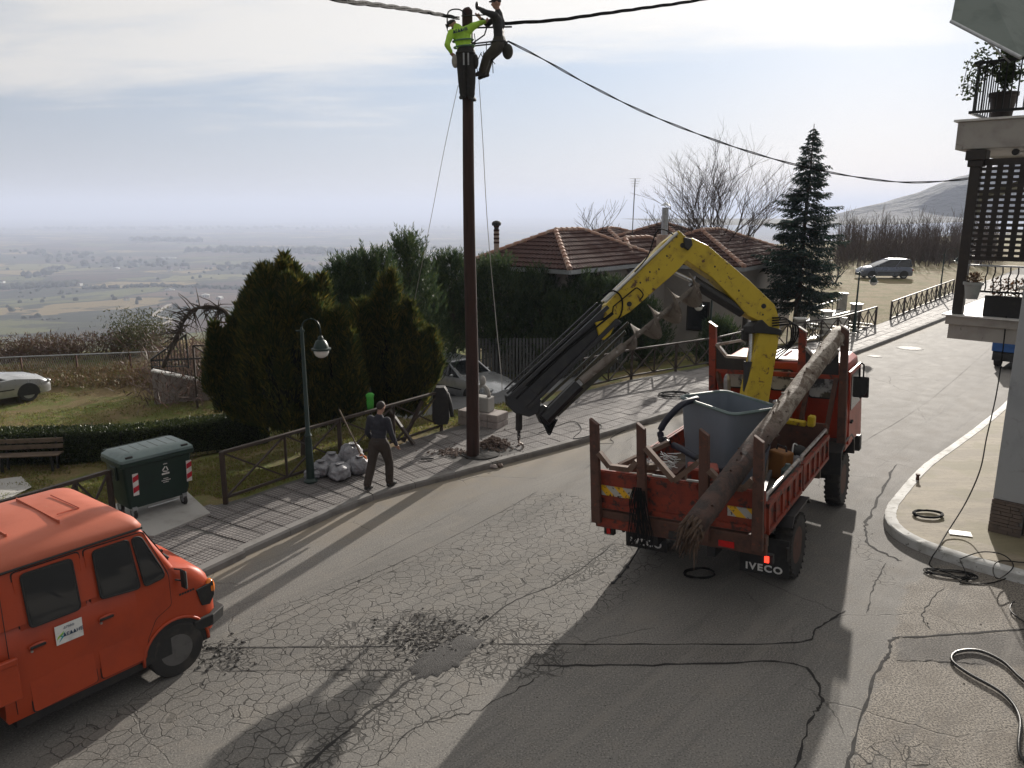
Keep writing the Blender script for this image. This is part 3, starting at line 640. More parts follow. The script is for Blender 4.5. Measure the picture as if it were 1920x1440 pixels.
# smoke / mist bank low over the plain
# ---- mountain on the right
mx = np.linspace(-1700, 2200, 90); my = np.linspace(-700, 1800, 50); MX, MY = np.meshgrid(mx, my, indexing='ij')
prof = np.interp(MX, [-1700, -1000, -640, -330, 0, 350, 1000, 2200], [0, 10, 55, 150, 240, 320, 335, 300])
sh = np.exp(-(MY / 520.) ** 2); MZ = prof * sh + fbm(MX, MY, 420., 5) * 32 * sh * sstep(-1500, -300, MX) - 30
idm = np.arange(MX.size).reshape(MX.shape); MF = np.stack([idm[:-1, :-1], idm[1:, :-1], idm[1:, 1:], idm[:-1, 1:]], -1).reshape(-1, 4)
mo = npobj('mountain', np.stack([(MX + 2450) * .36, (MY + 3700) * .36, MZ * .46], -1).reshape(-1, 3), MF, M('wooded_hillside', (.02, .026, .02), .95, c2=(.035, .035, .028), ns=.006, th=(.4, .6), bs=.05, bump=1, bd=8, world=True), smooth=True); tag(mo, kind='structure')
# ---- air
hb = MB().bb(-48000, 48000, -48000, 48000, -260, 170).build('haze', m_white); tag(hb, 'thin winter haze over the valley', 'haze', kind='stuff')
b = NB('haze_air'); v = b.n('ShaderNodeVolumePrincipled'); v.inputs['Density'].default_value = .00023; v.inputs['Color'].default_value = (.72, .80, 1., 1); v.inputs['Anisotropy'].default_value = .1
b.l(v.outputs[0], b.out.inputs['Volume']); hb.data.materials.clear(); hb.data.materials.append(b.m)
# ------------------------------------------------------------------ fences, lamps, park
def xfence(pts, h=1.0, label='', mid=True, thick=.07, rail=.06):
    o0 = Vector(pts[0]); t = thing('wooden_fence', label, 'fence', o0, group='crossed rail fences along the pavement')
    L_ = [Vector(p) - o0 for p in pts]
    for i, p in enumerate(L_):
        MB().bar(p - Vector((0, 0, .25)), p + Vector((0, 0, h + .02)), thick * 1.15).build('post', m_fence, t, bevel=.006)
    for a, b_ in zip(L_, L_[1:]):
        up = Vector((0, 0, h)); lo = Vector((0, 0, .14)); MB().bar(a + up, b_ + up, rail * 1.3, rail).build('top_rail', m_fence, t, bevel=.006); MB().bar(a + lo, b_ + lo, rail * .8).build('bottom_rail', m_fence, t)
        mids = [a, (a + b_) / 2, b_] if mid else [a, b_]
        if mid: MB().bar(mids[1] + lo, mids[1] + up, thick * .6).build('slim_post', m_fence, t)
        for c, d in zip(mids, mids[1:]):
            e = (d - c).normalized().cross(Vector((0, 0, 1))) * .018
            MB().bar(c + lo + e, d + up + e, rail * .55).build('brace', m_fence, t); MB().bar(c + up - e, d + lo - e, rail * .55).build('brace', m_fence, t)
    return t
def onF(px, py): return TG(px, py)
f1 = [Vector((-5.39, 13.64, .1)), Vector((-3.72, 15.94, .1)), Vector((-1.77, 18.6, .1))]
xfence(f1, 1.02, 'dark crossed rail fence beside the walking man and the sacks')
pA = G(215, 985, .1); pB = G(90, 1030, .1); pC = G(-60, 1080, .1)
xfence([pA, pB, pC], 1.0, 'dark crossed rail fence between the green bin and the orange van')
def fpt(x, y): return Vector((x, y, .1 if y < 30 else .02))
xfence([fpt(2.2, 23.0), fpt(3.9, 24.6), fpt(5.6, 25.8), fpt(7.26, 27.0)], 1.0, 'dark crossed rail fence behind the crane jib and its auger')
xfence([fpt(7.4, 27.15), fpt(8.9, 28.7), fpt(10.2, 30.2), fpt(12.1, 31.5), fpt(14.04, 32.9), fpt(15.8, 34.8), fpt(17.43, 36.65)], 1.0, 'crossed rail fence ending at the gap by the dirt lot')
xfence([Vector((*p, .02)) for p in [(19.2, 38.8), (20.9, 40.9), (22.6, 43.0), (24.3, 45.1), (26.0, 47.2), (27.7, 49.3), (29.4, 51.4)]], 1.0, 'crossed rail fence beyond the gap, running behind the balcony')
# broken-down braces lying by the fence end
def lamp(p, h, az, label, arm=.5):
    t = thing('street_lamp', label, 'street lamp', p, az, group='park lamps with hanging globes')
    MB().lathe([(.14, 0), (.14, .05), (.085, .1), (.07, .9), (.055, .98), (.075, 1.0), (.045, 1.06), (.032, h), (.02, h + .05)], 12).build('post', m_lamp, t, smooth='auto')
    arc = [Vector((0, 0, h - .1))] + [Vector((arm / 2 - arm / 2 * math.cos(q), 0, h + .02 + arm * .55 * math.sin(q))) for q in np.linspace(.1, math.pi * .98, 9)]
    MB().tube(arc + [Vector((arm, 0, h - .12))], .013, 6).build('arm', m_lamp, t, smooth=True); MB().tube([Vector((-.12, 0, h - .02)), Vector((.05, 0, h - .02))], .018, 6).build('finial', m_lamp, t)
    z = h - .12; hd = MB().lathe([(.03, z), (.05, z - .03), (.055, z - .07), (.1, z - .1), (.14, z - .19), (.15, z - .23), (.19, z - .245), (.19, z - .275), (.15, z - .28)], 18, (arm, 0, 0)).build('lamp_shade', m_lamp, t, smooth='auto')
    MB().lathe([(.148, z - .28), (.145, z - .33), (.115, z - .39), (.06, z - .425), (.01, z - .435)], 18, (arm, 0, 0)).build('globe', m_globe, t, smooth=True); return t
m_globe = M('milky_globe', (.75, .74, .70), .25, ns=3, Subsurface_Weight=.0)
pl = G(583, 905, .1); Ld = D(580, 628, pl.y); lamp(pl, Ld.z + .0, 30 - 30, 'dark green lamp post with hanging globe, beside the sacks', .24 + .12)
pl = Vector((7.1, 27.3, .1)); lamp(pl, D(1325, 560, 27.3).z, 200, 'street lamp whose globe hangs inside the arch of the yellow crane', .45)
lamp(fpt(15.3, 34.1), D(1590, 512, 34.1).z, 10, 'street lamp in front of the white railing, left of the lot entrance', .62)
lamp(Vector((27.0, 48.6, .02)), D(1750, 478, 48.6).z, 20, 'street lamp at the far fence, just left of the balcony', .75)

# ---- foliage builders
def sprays(name, C, Dr, ln, wd, mat, parent=None, cross=True):
    C = np.asarray(C, float); Dr = np.asarray(Dr, float); Dr /= np.linalg.norm(Dr, axis=1, keepdims=True) + 1e-9; n = len(C)
    r = NR.normal(size=(n, 3)); s = np.cross(Dr, r); s /= np.linalg.norm(s, axis=1, keepdims=True) + 1e-9
    ln = np.broadcast_to(ln, n)[:, None]; wd = np.broadcast_to(wd, n)[:, None]
    V = np.stack([C, C + Dr * ln * .45 + s * wd, C + Dr * ln, C + Dr * ln * .45 - s * wd], 1)
    F = np.arange(4 * n).reshape(n, 4)
    if cross:
        u = np.cross(Dr, s); V2 = np.stack([C, C + Dr * ln * .5 + u * wd, C + Dr * ln * .96, C + Dr * ln * .5 - u * wd], 1); V = np.concatenate([V, V2]); F = np.concatenate([F, F + 4 * n])
    return npobj(name, V.reshape(-1, 3), F, mat, parent)
m_cyp = leafmat('cypress_leaf', [(.028, .046, .016), (.05, .07, .02), (.10, .10, .026), (.23, .17, .035)], .5)
m_pine = leafmat('pine_needle', [(.028, .052, .026), (.042, .074, .032), (.07, .10, .038), (.10, .12, .04)], .4)
m_fir = leafmat('fir_needle', [(.010, .032, .026), (.016, .042, .034), (.028, .055, .036), (.05, .04, .02)], .28)
m_hedge = leafmat('hedge_leaf', [(.018, .03, .01), (.03, .045, .014), (.05, .07, .02), (.10, .11, .035)], .3, .45)
m_grassb = leafmat('grass_blade', [(.10, .12, .02), (.15, .17, .035), (.2, .18, .05), (.24, .17, .08)], .5)
m_dryleaf = leafmat('dry_leaf', [(.10, .05, .03), (.16, .08, .045), (.12, .10, .05), (.07, .055, .04)], .3)
def cypress(lobes, base, label, trunk=True, dens=1.):
    # lobes: (x,y,z0,radius,height) in world, crown built as upright flame-shaped lobes
    t = thing('cypress_tree', label, 'tree', base, group='bushy cypresses behind the fence'); C = []; Q = []; I = []
    main = list(lobes)
    for (x, y, z0, r, h) in main:
        for j in range(int(9 + 16 * r * h / 3)):
            u = RND.uniform(.0, .86); a = RND.uniform(0, 6.283); rr_ = r * math.sin(min(1, u * .94 + .1) * math.pi) ** .6 * (1 - u * .45) * .86; lobes.append((x + rr_ * math.cos(a), y + rr_ * math.sin(a), z0 + u * h, RND.uniform(.13, .27), RND.uniform(.5, 1.05)))
    for (x, y, z0, r, h) in lobes:
        n = int((2100 if r > .3 else 3400) * r * h * dens); u = NR.rand(n) ** .8; a = NR.rand(n) * 2 * math.pi
        rr = r * np.sin(np.clip((u * .94 + .1), 0, 1) * math.pi) ** .6 * (1 - u * .45) * (1 + .16 * np.sin(a * 5 + u * 9 + x)) * (1 + .12 * np.sin(a * 11 + u * 23))
        q = (NR.rand(n) ** .35) * .95
        P_ = np.stack([x + rr * q * np.cos(a), y + rr * q * np.sin(a), z0 + u * h], 1); C.append(P_ - np.array(base)); Q.append(np.stack([np.cos(a) * .6, np.sin(a) * .6, np.full(n, 1.1)], 1) + NR.normal(size=(n, 3)) * .3)
    C = np.concatenate(C); Q = np.concatenate(Q)
    sprays('crown', C, Q, NR.uniform(.08, .32, len(C)), NR.uniform(.009, .026, len(C)), m_cyp, t)
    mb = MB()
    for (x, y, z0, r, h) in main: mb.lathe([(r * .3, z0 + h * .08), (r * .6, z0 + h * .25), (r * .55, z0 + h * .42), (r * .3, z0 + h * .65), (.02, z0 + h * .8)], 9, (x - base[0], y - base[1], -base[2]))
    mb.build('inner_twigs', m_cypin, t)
    if trunk: MB().tube([(0, 0, -.3), (.03, 0, .5), (-.02, .02, 1.1), (0, 0, 1.7)], [.14, .11, .1, .06], 8).build('trunk', m_bark, t)
    return t
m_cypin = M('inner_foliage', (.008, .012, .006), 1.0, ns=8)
def lobe(px, pyb, pyt, d, rpx):
    a = D(px, pyb, d); c = D(px, pyt, d); return (a.x, d, a.z, rpx / FPX * d, c.z - a.z)
cypress([lobe(548, 815, 500, 18.0, 92), lobe(455, 790, 600, 18.6, 34), (*lobe(500, 800, 560, 18.3, 70),), lobe(620, 805, 590, 17.9, 58), lobe(600, 700, 540, 18.1, 45), lobe(418, 775, 670, 18.4, 20), lobe(655, 790, 640, 17.8, 34), lobe(525, 690, 530, 17.9, 40)], Vector((-5.05, 17.9, -.5)), 'large golden tipped cypress beside the lamp post, taller of the two')
cypress([lobe(730, 785, 535, 19.8, 72), lobe(690, 780, 590, 19.6, 46), lobe(775, 780, 610, 19.9, 46), lobe(650, 775, 640, 19.4, 30), lobe(790, 735, 660, 19.7, 40)], TG(728, 812), 'dark cypress behind the walking man, partly hiding the silver car')
pineK = [0]
def pine(px, pyt, d, w, zb, label, n=900, seed=0):
    b0 = D(px, 700, d); base = Vector((b0.x, d, float(terr(b0.x, d)))); top = D(px, pyt, d).z; t = thing('pine_tree', label, 'tree', base, group='pines screening the tiled houses')
    h = top - base.z - .32; mb = MB().tube([(0, 0, -.3), (.05, .02, h * .4), (0, 0, h * .93)], [.13, .09, .02], 7); C = []; Q = []
    rs_ = []; NB_ = 7
    for k in range(n):
        u = RND.random() ** .85; a = RND.uniform(0, 2 * math.pi); z = zb - base.z + (h - (zb - base.z)) * u; rm = w * (1.05 - u) ** .55 * (1 + .2 * math.sin(3 * a + k % 3)); q = RND.random() ** .5
        p = Vector((rm * q * math.cos(a), rm * q * math.sin(a), z - .1 * rm * q)); dr = Vector((math.cos(a) * .7 * q, math.sin(a) * .7 * q, .75 + u * .6)).normalized(); ln = RND.uniform(.3, .62) * (1.15 if u > .8 else 1)
        if k < 40: mb.tube([Vector((0, 0, max(.2, p.z - .5))), p], [.025, .008], 3, cap=False)
        m_ = 26
        for j in range(m_):
            s = (j + RND.random()) / m_; aa = RND.uniform(0, 6.3); side = Vector((math.cos(aa), math.sin(aa), 0)); C.append(p + dr * ln * s); Q.append(dr * .8 + side * .85 * (1.1 - s * .7))
    for dz in (0,):
        for j in range(80): s = j / 80; aa = RND.uniform(0, 6.3); C.append(Vector((0, 0, h - .8 + s * .8))); Q.append(Vector((math.cos(aa), math.sin(aa), 1.3)))
    mb.build('trunk', m_bark, t); C = np.array([tuple(c) for c in C]); Q = np.array([tuple(q) for q in Q])
    sprays('crown', C, Q, NR.uniform(.11, .19, len(C)), .013, m_pine, t, cross=False)
    return t
PL = ['foremost pine left of the utility pole, ragged top above the cypress', 'tall pine with a candle like top, left of the utility pole', 'tallest pine, its tip standing above the others left of the pole', 'pine right behind the standing pole', 'pine just right of the utility pole, under the brick chimney', 'pine below the white hip line of the small roof', 'pine between the small roof and the crane tip', 'broad pine under the yellow outer boom', 'low pine at the right end of the row beyond the auger', 'back pine left of the row, seen over the dark cypress', 'pine behind the silver hatchback roof', 'small pine behind the crane hoses', 'young pine under the hanging lamp globe', 'rear pine between the pole and the brick chimney', 'rear pine under the left corner of the small roof', 'rear pine in the gap right of the small roof', 'rear pine half hidden by the black crane jib', 'low rear pine beside the dark cypress and silver car']
for (px, pyt, d, w, zb), lab in zip([(655, 480, 23, .95, .2), (705, 465, 23.6, .95, .3), (770, 432, 26, 1.05, .1), (850, 470, 30.2, 1.3, .2), (930, 478, 30.6, 1.35, .0), (1010, 500, 31, 1.3, -.2), (1085, 503, 31, 1.3, -.3), (1150, 520, 31, 1.3, -.3), (1200, 560, 30.6, .95, -.5), (615, 520, 24, .75, .2), (815, 490, 30.6, 1.2, .2), (1050, 545, 30.2, 1.0, -.6), (1345, 600, 29, .7, -.3), (890, 492, 32, 1.2, -.6), (968, 505, 32, 1.2, -.6), (1120, 515, 32, 1.2, -.8), (1050, 515, 32.4, 1.2, -.8), (780, 500, 28, 1.1, -.6)], PL): pine(px, pyt + 6, d, w * 1.28, zb, lab, n=(480 if lab.startswith(('rear', 'low rear')) else 820) if w > .9 else 560)
# ---- fir by the white railing
bt = D(1492, 600, 36.); base = Vector((bt.x, 36., float(terr(bt.x, 36.)))); H_ = D(1510, 232, 36).z - base.z
t = thing('fir_tree', 'tall slender fir with drooping branches rising right of the tiled roof', 'tree', base); tr = lambda z: Vector((.012 * z + .02 * math.sin(z), 0, z))
MB().tube([tr(z) for z in np.linspace(-.3, H_, 12)], list(np.linspace(.19, .015, 12)), 8).build('trunk', m_bark, t); C = []; Q = []; mb = MB()
z = 1.6
while z < H_ - .2:
    u = z / H_; L0 = 2.75 * (1 - u) ** .85 * (1.0 if u > .22 else .8) * RND.uniform(.75, 1.12)
    for k in range(RND.randint(7, 10)):
        a = RND.uniform(0, 6.283); ln = L0 * RND.uniform(.5, 1.2); zj = max(.9, z + RND.uniform(-.16, .16)); pts = [tr(zj) + Vector((math.cos(a) * ln * s, math.sin(a) * ln * s, -.34 * ln * s + .24 * ln * s * s + .06 * s)) for s in np.linspace(0, 1, 6)]
        if RND.random() < .1: continue
        mb.tube(pts, [.022 * (1 - u) + .006] * 3 + [.01, .008, .004], 3, cap=False)
        for s in np.arange(.12, 1.0, .055 / max(ln, .3)):
            i = min(int(s * 5), 4); p = pts[i].lerp(pts[i + 1], s * 5 - i)
            for sd in (-1, 1):
                w_ = .42 * ln * (1.05 - s) * RND.uniform(.4, 1) + .1; dd = Vector((math.cos(a + sd * .9), math.sin(a + sd * .9), -.45 + RND.uniform(-.35, .25)))
                for q in np.arange(0, w_, .06): C.append(p + dd * q); Q.append(dd + Vector((RND.uniform(-.5, .5), RND.uniform(-.5, .5), RND.uniform(-.5, .4))))
    z += RND.uniform(.2, .3)
mb.build('branches', m_bark, t)['kind'] = 'stuff'; C = np.array([tuple(c) for c in C]); Q = np.array([tuple(q) for q in Q]); sprays('crown', C, Q, NR.uniform(.1, .2, len(C)), NR.uniform(.014, .032, len(C)), m_fir, t, cross=False)
# ---- bare trees
def bare(base, h, spread, label, seed, lv=6, name='bare_tree', mat=None, r0=.12, stems=1, group='leafless trees behind the roofs', up=.35):
    rn = random.Random(seed); t = thing(name, label, 'tree', base, group=group); mt = MB(); mb = MB()
    def grow(p, d, ln, r, l):
        pts = [p]; q = p; dd = d.copy()
        for k in range(3):
            dd = (dd + Vector((rn.uniform(-.18, .18), rn.uniform(-.18, .18), rn.uniform(-.05, .15) * up * 2))).normalized(); q = q + dd * ln / 3; pts.append(q)
        (mt if l == 0 else mb).tube(pts, [r, r * .9, r * .78, r * .64], 6 if l < 2 else 3, cap=False)
        if l >= lv: return
        for k in range(rn.choice([2, 3, 3, 3]) if l else 5):
            a = rn.uniform(0, 6.283); sp = spread * rn.uniform(.5, 1.15); side = Vector((math.cos(a), math.sin(a), rn.uniform(-.1, .35))); nd = (dd + side * sp).normalized()
            st = pts[rn.choice([2, 3])] if k else pts[3]; grow(st, nd, ln * rn.uniform(.62, .86), r * .6, l + 1)
    for k in range(stems): grow(Vector((rn.uniform(-.1, .1), 0, 0)), Vector((rn.uniform(-.2, .2) * (stems > 1), 0, 1)), h * .26, r0, 0)
    mt.build('trunk', mat or m_barkg, t); mb.build('branches', mat or m_barkg, t)['kind'] = 'stuff'; return t
for px, pyt, d, sd, lab, lv, sp in [(1318, 300, 40, 5, 'bare spreading tree behind the big tiled roof, left of the pair', 6, .72), (1415, 300, 41, 9, 'bare spreading tree next to the fir, right of the pair', 6, .72), (1205, 375, 46, 3, 'small bare tree behind the roof by the antenna', 5, .7)]:
    p = D(px, 500, d); z0 = -2.0; bare(Vector((p.x, d, z0)), (D(px, pyt, d).z - z0) * 1.38, sp, lab, sd, lv)
for px, d, h_, sd in ((1575, 60, 4, 31), (1380, 50, 5.5, 33)):
    p = D(px, 500, d); bare(Vector((p.x, d, -1.2)), h_ , .6, {31: 'thin bare shrub tree beside the parked dark car', 33: 'bare tree between the pair and the big roof'}[sd], sd, 5)
# ---- bare thicket at the edge of the lot
mb = MB()
for k in range(620):
    px = RND.uniform(1568, 1860); d = RND.uniform(78, 112); a = D(px, 500, d); h = RND.uniform(2.6, 5.0) * (1 if k % 9 else 1.25); p = Vector((a.x, d, -.3)); l = Vector((RND.uniform(-.5, .5), 0, h)); mb.tube([p, p + l * .5, p + l], [.05, .035, .008], 3, cap=False)
    for j in range(9):
        s = RND.uniform(.2, .95); b0 = p + l * s; mb.tube([b0, b0 + Vector((RND.uniform(-.7, .7), RND.uniform(-.5, .5), RND.uniform(.4, 1.3)))], [.02, .008], 3, cap=False)
tag(mb.build('bare_thicket', M('thicket_twigs', (.10, .075, .062), .95, c2=(.07, .05, .042), ns=.5, world=True), fix=False), 'leafless saplings and brush closing off the dirt lot', 'thicket', kind='stuff')
cs = []; rs = []
for k in range(260):
    px = RND.uniform(1560, 1860); d = RND.uniform(84, 112); a = D(px, 500, d); q = RND.uniform(.7, 1.6); cs.append(np.array([a.x, d, q * .3 - .3])); rs.append(np.array([q, q, q * .9]))
C = np.concatenate([NR.normal(size=(70, 3)) * r * .6 + c for c, r in zip(cs, rs)]); Q = NR.normal(size=C.shape) + np.array([0, 0, 1.2]); ob = sprays('undergrowth', C, Q, NR.uniform(.3, .9, len(C)), .03, leafmat('brush', [(.07, .05, .04), (.09, .07, .05), (.06, .06, .03), (.11, .09, .06)], .2)); tag(ob, 'brown undergrowth at the foot of the leafless saplings', 'undergrowth', kind='stuff')

# ---- clipped hedge
def hedge(pts, w, h, label, n=26000, name='hedge', mat=m_hedge, leaf=.035, r=.06):
    o0 = Vector(pts[0]); t = thing(name, label, 'hedge', o0); mb = MB(); P_ = [Vector(p) - o0 for p in pts]
    for a, b_ in zip(P_, P_[1:]):
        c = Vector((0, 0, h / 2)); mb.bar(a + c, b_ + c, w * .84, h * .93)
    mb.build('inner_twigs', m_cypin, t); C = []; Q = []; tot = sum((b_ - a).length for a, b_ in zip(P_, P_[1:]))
    for a, b_ in zip(P_, P_[1:]):
        d = b_ - a; k = int(n * d.length / tot); s = NR.rand(k); f = NR.rand(k); nn = Vector((-d.y, d.x, 0)).normalized(); u = NR.uniform(-.5, .5, k); v = NR.rand(k)
        side = np.where(f < .42, -1, np.where(f < .55, 1, 0)); off = np.where(side != 0, side * w * .5 + NR.normal(0, r * .5, k), u * w); zz_ = np.where(side != 0, v * h, h + NR.normal(0, r * .45, k))
        base = np.outer(s, d) + np.array(a); C.append(base + np.outer(off, nn) + np.outer(zz_, (0, 0, 1))); Q.append(np.outer(side, nn) + np.outer((side == 0) * 1., (0, 0, 1)) + NR.normal(size=(k, 3)) * .8)
    sprays('leaves', np.concatenate(C), np.concatenate(Q), NR.uniform(leaf, leaf * 2, sum(len(c) for c in C)), leaf * .45, mat, t, cross=False); return t
hl = [TG(-70, 868), TG(240, 860), TG(505, 828)]; hz_ = D(0, 772, hl[0].y).z - hl[0].z
hedge(hl, .75, .86, 'clipped dark hedge running behind the bench and the bin', 42000)
# ---- bench
def bench(p, az, label):
    t = thing('park_bench', label, 'bench', p, az)
    for i, y in enumerate((.0, .13, .26)): MB().box((0, y - .13, .44), (1.6, .10, .035)).build('seat_slat', m_wood, t, bevel=.005)
    for i, z in enumerate((.60, .76)): MB().bar((-.8, .19 + i * .03, z), (.8, .19 + i * .03, z), .035, .12).build('back_slat', m_wood, t, bevel=.005)
    for x in (-.62, .62):
        MB().bar((x, -.16, -.05), (x, -.16, .42), .06).bar((x, -.2, .40), (x, .2, .40), .06, .04).bar((x, .14, -.05), (x, .24, .84), .05).build('leg', m_iron, t)
bp = TG(72, 888); bench(Vector((bp.x - .35, bp.y + .25, bp.z)), -8, 'slatted bench in shadow in front of the hedge')
# ---- grass blades (near lawn), dry leaves
C = []; 
while len(C) < 80000:
    u = RND.random(); px = RND.uniform(-30, 1000); py = RND.uniform(700, 985); a, b_, c = ray(px, py); tt = (-.5 - CAM_H) / c
    for _ in range(3): z = float(0) 
    C.append((a * tt, b_ * tt))
C = np.array(C); dd = sdist(FEN, C[:, 0], C[:, 1]); C = C[(dd > .12) & (~inpoly(dr, C[:, 0], C[:, 1]))]
padq = [(-7.5, 13.2), (-5.3, 13.6), (-6.1, 14.6), (-8.2, 14.4)]
C = C[~inpoly(padq, C[:, 0], C[:, 1])]; msk = fbm(C[:, 0], C[:, 1], 1.6, 4) > -.32; C = C[msk]; Cz = terr(C[:, 0], C[:, 1]) + fbm(C[:, 0], C[:, 1], 2.2, 2) * .07 * sstep(.8, 2.5, sdist(FEN, C[:, 0], C[:, 1]))
C3 = np.stack([C[:, 0], C[:, 1], Cz], 1); Q = NR.normal(size=C3.shape) * .5 + np.array([0, 0, 1.]); g = sprays('grass', C3, Q, NR.uniform(.03, .10, len(C3)), NR.uniform(.006, .014, len(C3)), m_grassb, cross=False); tag(g, 'patchy winter grass of the little park', 'grass', kind='stuff')
k = NR.choice(len(C3), 9000); P_ = C3[k] + np.array([0, 0, .03]); g = sprays('fallen_leaves', P_, NR.normal(size=P_.shape) * np.array([1, 1, .15]), NR.uniform(.03, .06, len(P_)), .016, m_dryleaf, cross=False); tag(g, 'brown fallen leaves scattered over the grass', 'leaves', kind='stuff')
# ---- chain fence and shrubs at the edge of the slope
cf = [TG(-60, 705), TG(43, 702), TG(147, 704), TG(247, 697), TG(300, 690)]; ztop = [D(px, py, p.y).z for p, (px, py) in zip(cf, [(-60, 674), (43, 669), (147, 665), (247, 661), (300, 659)])]
o0 = cf[0].copy(); t = thing('wire_fence', 'low wire fence on posts at the edge of the slope', 'fence', o0); tops = []
for p, z in zip(cf, ztop): MB().bar(p - o0 - Vector((0, 0, .2)), Vector((p.x, p.y, z)) - o0, .06).build('post', m_rust, t); tops.append(Vector((p.x, p.y, z)) - o0)
MB().tube(tops, .03, 6).build('top_rail', m_galv, t)
mb = MB(); 
for (a, ta), (b_, tb_) in zip(zip(cf, tops), list(zip(cf, tops))[1:]):
    a = a - o0; b_ = b_ - o0; n_ = 24
    for i in range(n_):
        s = i / n_; e = (i + 3) / n_
        if e > 1: continue
        mb.tube([a.lerp(b_, s), ta.lerp(tb_, e)], .004, 3, cap=False); mb.tube([ta.lerp(tb_, s), a.lerp(b_, e)], .004, 3, cap=False)
mb.build('wire_mesh', m_galv, t)

def shrubs(n, box, label, name, cols, spr=.5, ln=(.12, .3), tall=1.2):
    C = []; Q = []
    for k in range(n):
        px = RND.uniform(*box[0]); d = RND.uniform(*box[1]); a = D(px, 600, d); z0 = float(terr(a.x, d)); h = RND.uniform(.5, 1) * tall; m_ = 150
        C.append(np.stack([NR.normal(a.x, spr, m_), NR.normal(d, spr, m_), z0 + NR.rand(m_) ** .8 * h], 1))
    C = np.concatenate(C); Q = NR.normal(size=C.shape) * .8 + np.array([0, 0, .8]); return tag(sprays(name, C, Q, NR.uniform(*ln, len(C)), NR.uniform(.008, .03, len(C)), leafmat(name, cols, .25), cross=False), label, 'shrubs', kind='stuff')
shrubs(90, ((-30, 300), (34.5, 38)), 'tangled reddish brown brambles beyond the wire fence', 'brambles', [(.06, .035, .03), (.11, .06, .045), (.14, .10, .06), (.07, .07, .03)], .55, (.1, .3), 1.15)
shrubs(26, ((225, 310), (35, 38)), 'olive green bushes beyond the wire fence by the stair railing', 'green_bushes', [(.03, .04, .015), (.05, .06, .02), (.09, .09, .03), (.12, .10, .04)], .5, (.1, .25), 2.1)
shrubs(40, ((330, 480), (27, 34)), 'bare pinkish vineyard twigs behind the railing wall', 'vine_twigs', [(.14, .09, .075), (.18, .12, .10), (.12, .09, .07), (.09, .07, .05)], .9, (.2, .6), 1.6)
shrubs(60, ((0, 300), (29.5, 33)), 'dry tufts of grass along the foot of the wire fence', 'dry_tufts', [(.16, .09, .05), (.2, .14, .07), (.1, .11, .03), (.13, .08, .05)], .5, (.08, .2), .4)
# ---- low wall with iron railing and stair rail
wa = TG(290, 757); wb = TG(398, 752); za = D(287, 697, wa.y).z; zb = D(398, 720, wb.y).z; o0 = wa.copy(); t = thing('stone_wall', 'low pale stone wall with black railing left of the cypress', 'wall', o0)
u = (wb - wa); nn = Vector((-u.y, u.x, 0)).normalized() * .3; A0 = Vector((0, 0, -.3)); B0 = Vector((u.x, u.y, -.3)); A1 = Vector((0, 0, za - o0.z)); B1 = Vector((u.x, u.y, zb - o0.z))
m_stonew = M('pale_stone_wall', (.34, .30, .28), .9, c2=(.24, .2, .19), ns=5, bump=.6, bs=20, world=True)
MB().hexa([A0, B0, B0 + nn, A0 + nn, A1, B1, B1 + nn, A1 + nn]).build('wall', m_stonew, t); cz = Vector((0, 0, .06)); e = nn * .15; MB().hexa([A1 - e + Vector((0, 0, .003)), B1 - e + Vector((0, 0, .003)), B1 + nn + e, A1 + nn + e, A1 - e + cz, B1 - e + cz, B1 + nn + e + cz, A1 + nn + e + cz]).build('coping', m_white, t)
def railing(a, b_, za0, zb0, za1, zb1, n, label, twist=True):
    o0 = Vector((a.x, a.y, za0)); t = thing('iron_railing', label, 'railing', o0); lo0 = Vector((0, 0, .06)); lo1 = Vector((b_.x - a.x, b_.y - a.y, zb0 - za0 + .06)); hi0 = Vector((0, 0, za1 - za0)); hi1 = Vector((b_.x - a.x, b_.y - a.y, zb1 - za0))
    MB().tube([lo0, lo1], .02, 5).build('bottom_rail', m_iron, t); MB().tube([hi0, hi1], .035, 5).build('top_rail', m_iron, t)
    for i in range(n + 1):
        s = i / n; c = lo0.lerp(lo1, s); d = hi0.lerp(hi1, s); MB().tube([c - Vector((0, 0, .06 if i in (0, n) else 0)), d], .03 if i in (0, n) else .014, 5, cap=False).build('baluster', m_iron, t)
    return t
ma = wa + nn * .5; mbp = wb + nn * .5
railing(ma, mbp, za + .06, zb + .06, D(285, 676, ma.y).z, D(400, 671, mbp.y).z, 15, 'black iron railing on top of the pale stone wall')
sa = ma; sb = Vector((D(348, 628, 24.5).x, 24.5, 0)); railing(sa, sb, za + .1, D(348, 690, 24.5).z, D(285, 674, sa.y).z, D(348, 628, 24.5).z, 12, 'black stair railing rising away from the stone wall')
fr = [D(362, 672, 26), D(400, 672, 26), D(362, 648, 26), D(400, 648, 26)]; o0 = fr[0].copy(); o0.z = float(terr(o0.x, 26)); t = thing('wooden_gate', 'small framed gate with a diagonal brace behind the stone wall', 'gate', o0)
for i in (0, 1): MB().bar(Vector((fr[i].x, 26, o0.z)) - o0, fr[i + 2] - o0, .06).build('post', m_fence, t)
MB().bar(fr[2] - o0, fr[3] - o0, .05).build('top_rail', m_fence, t); MB().bar(fr[0] - o0, fr[1] - o0, .05).build('bottom_rail', m_fence, t); MB().bar(fr[2] - o0, fr[1] - o0, .04).build('brace', m_fence, t)
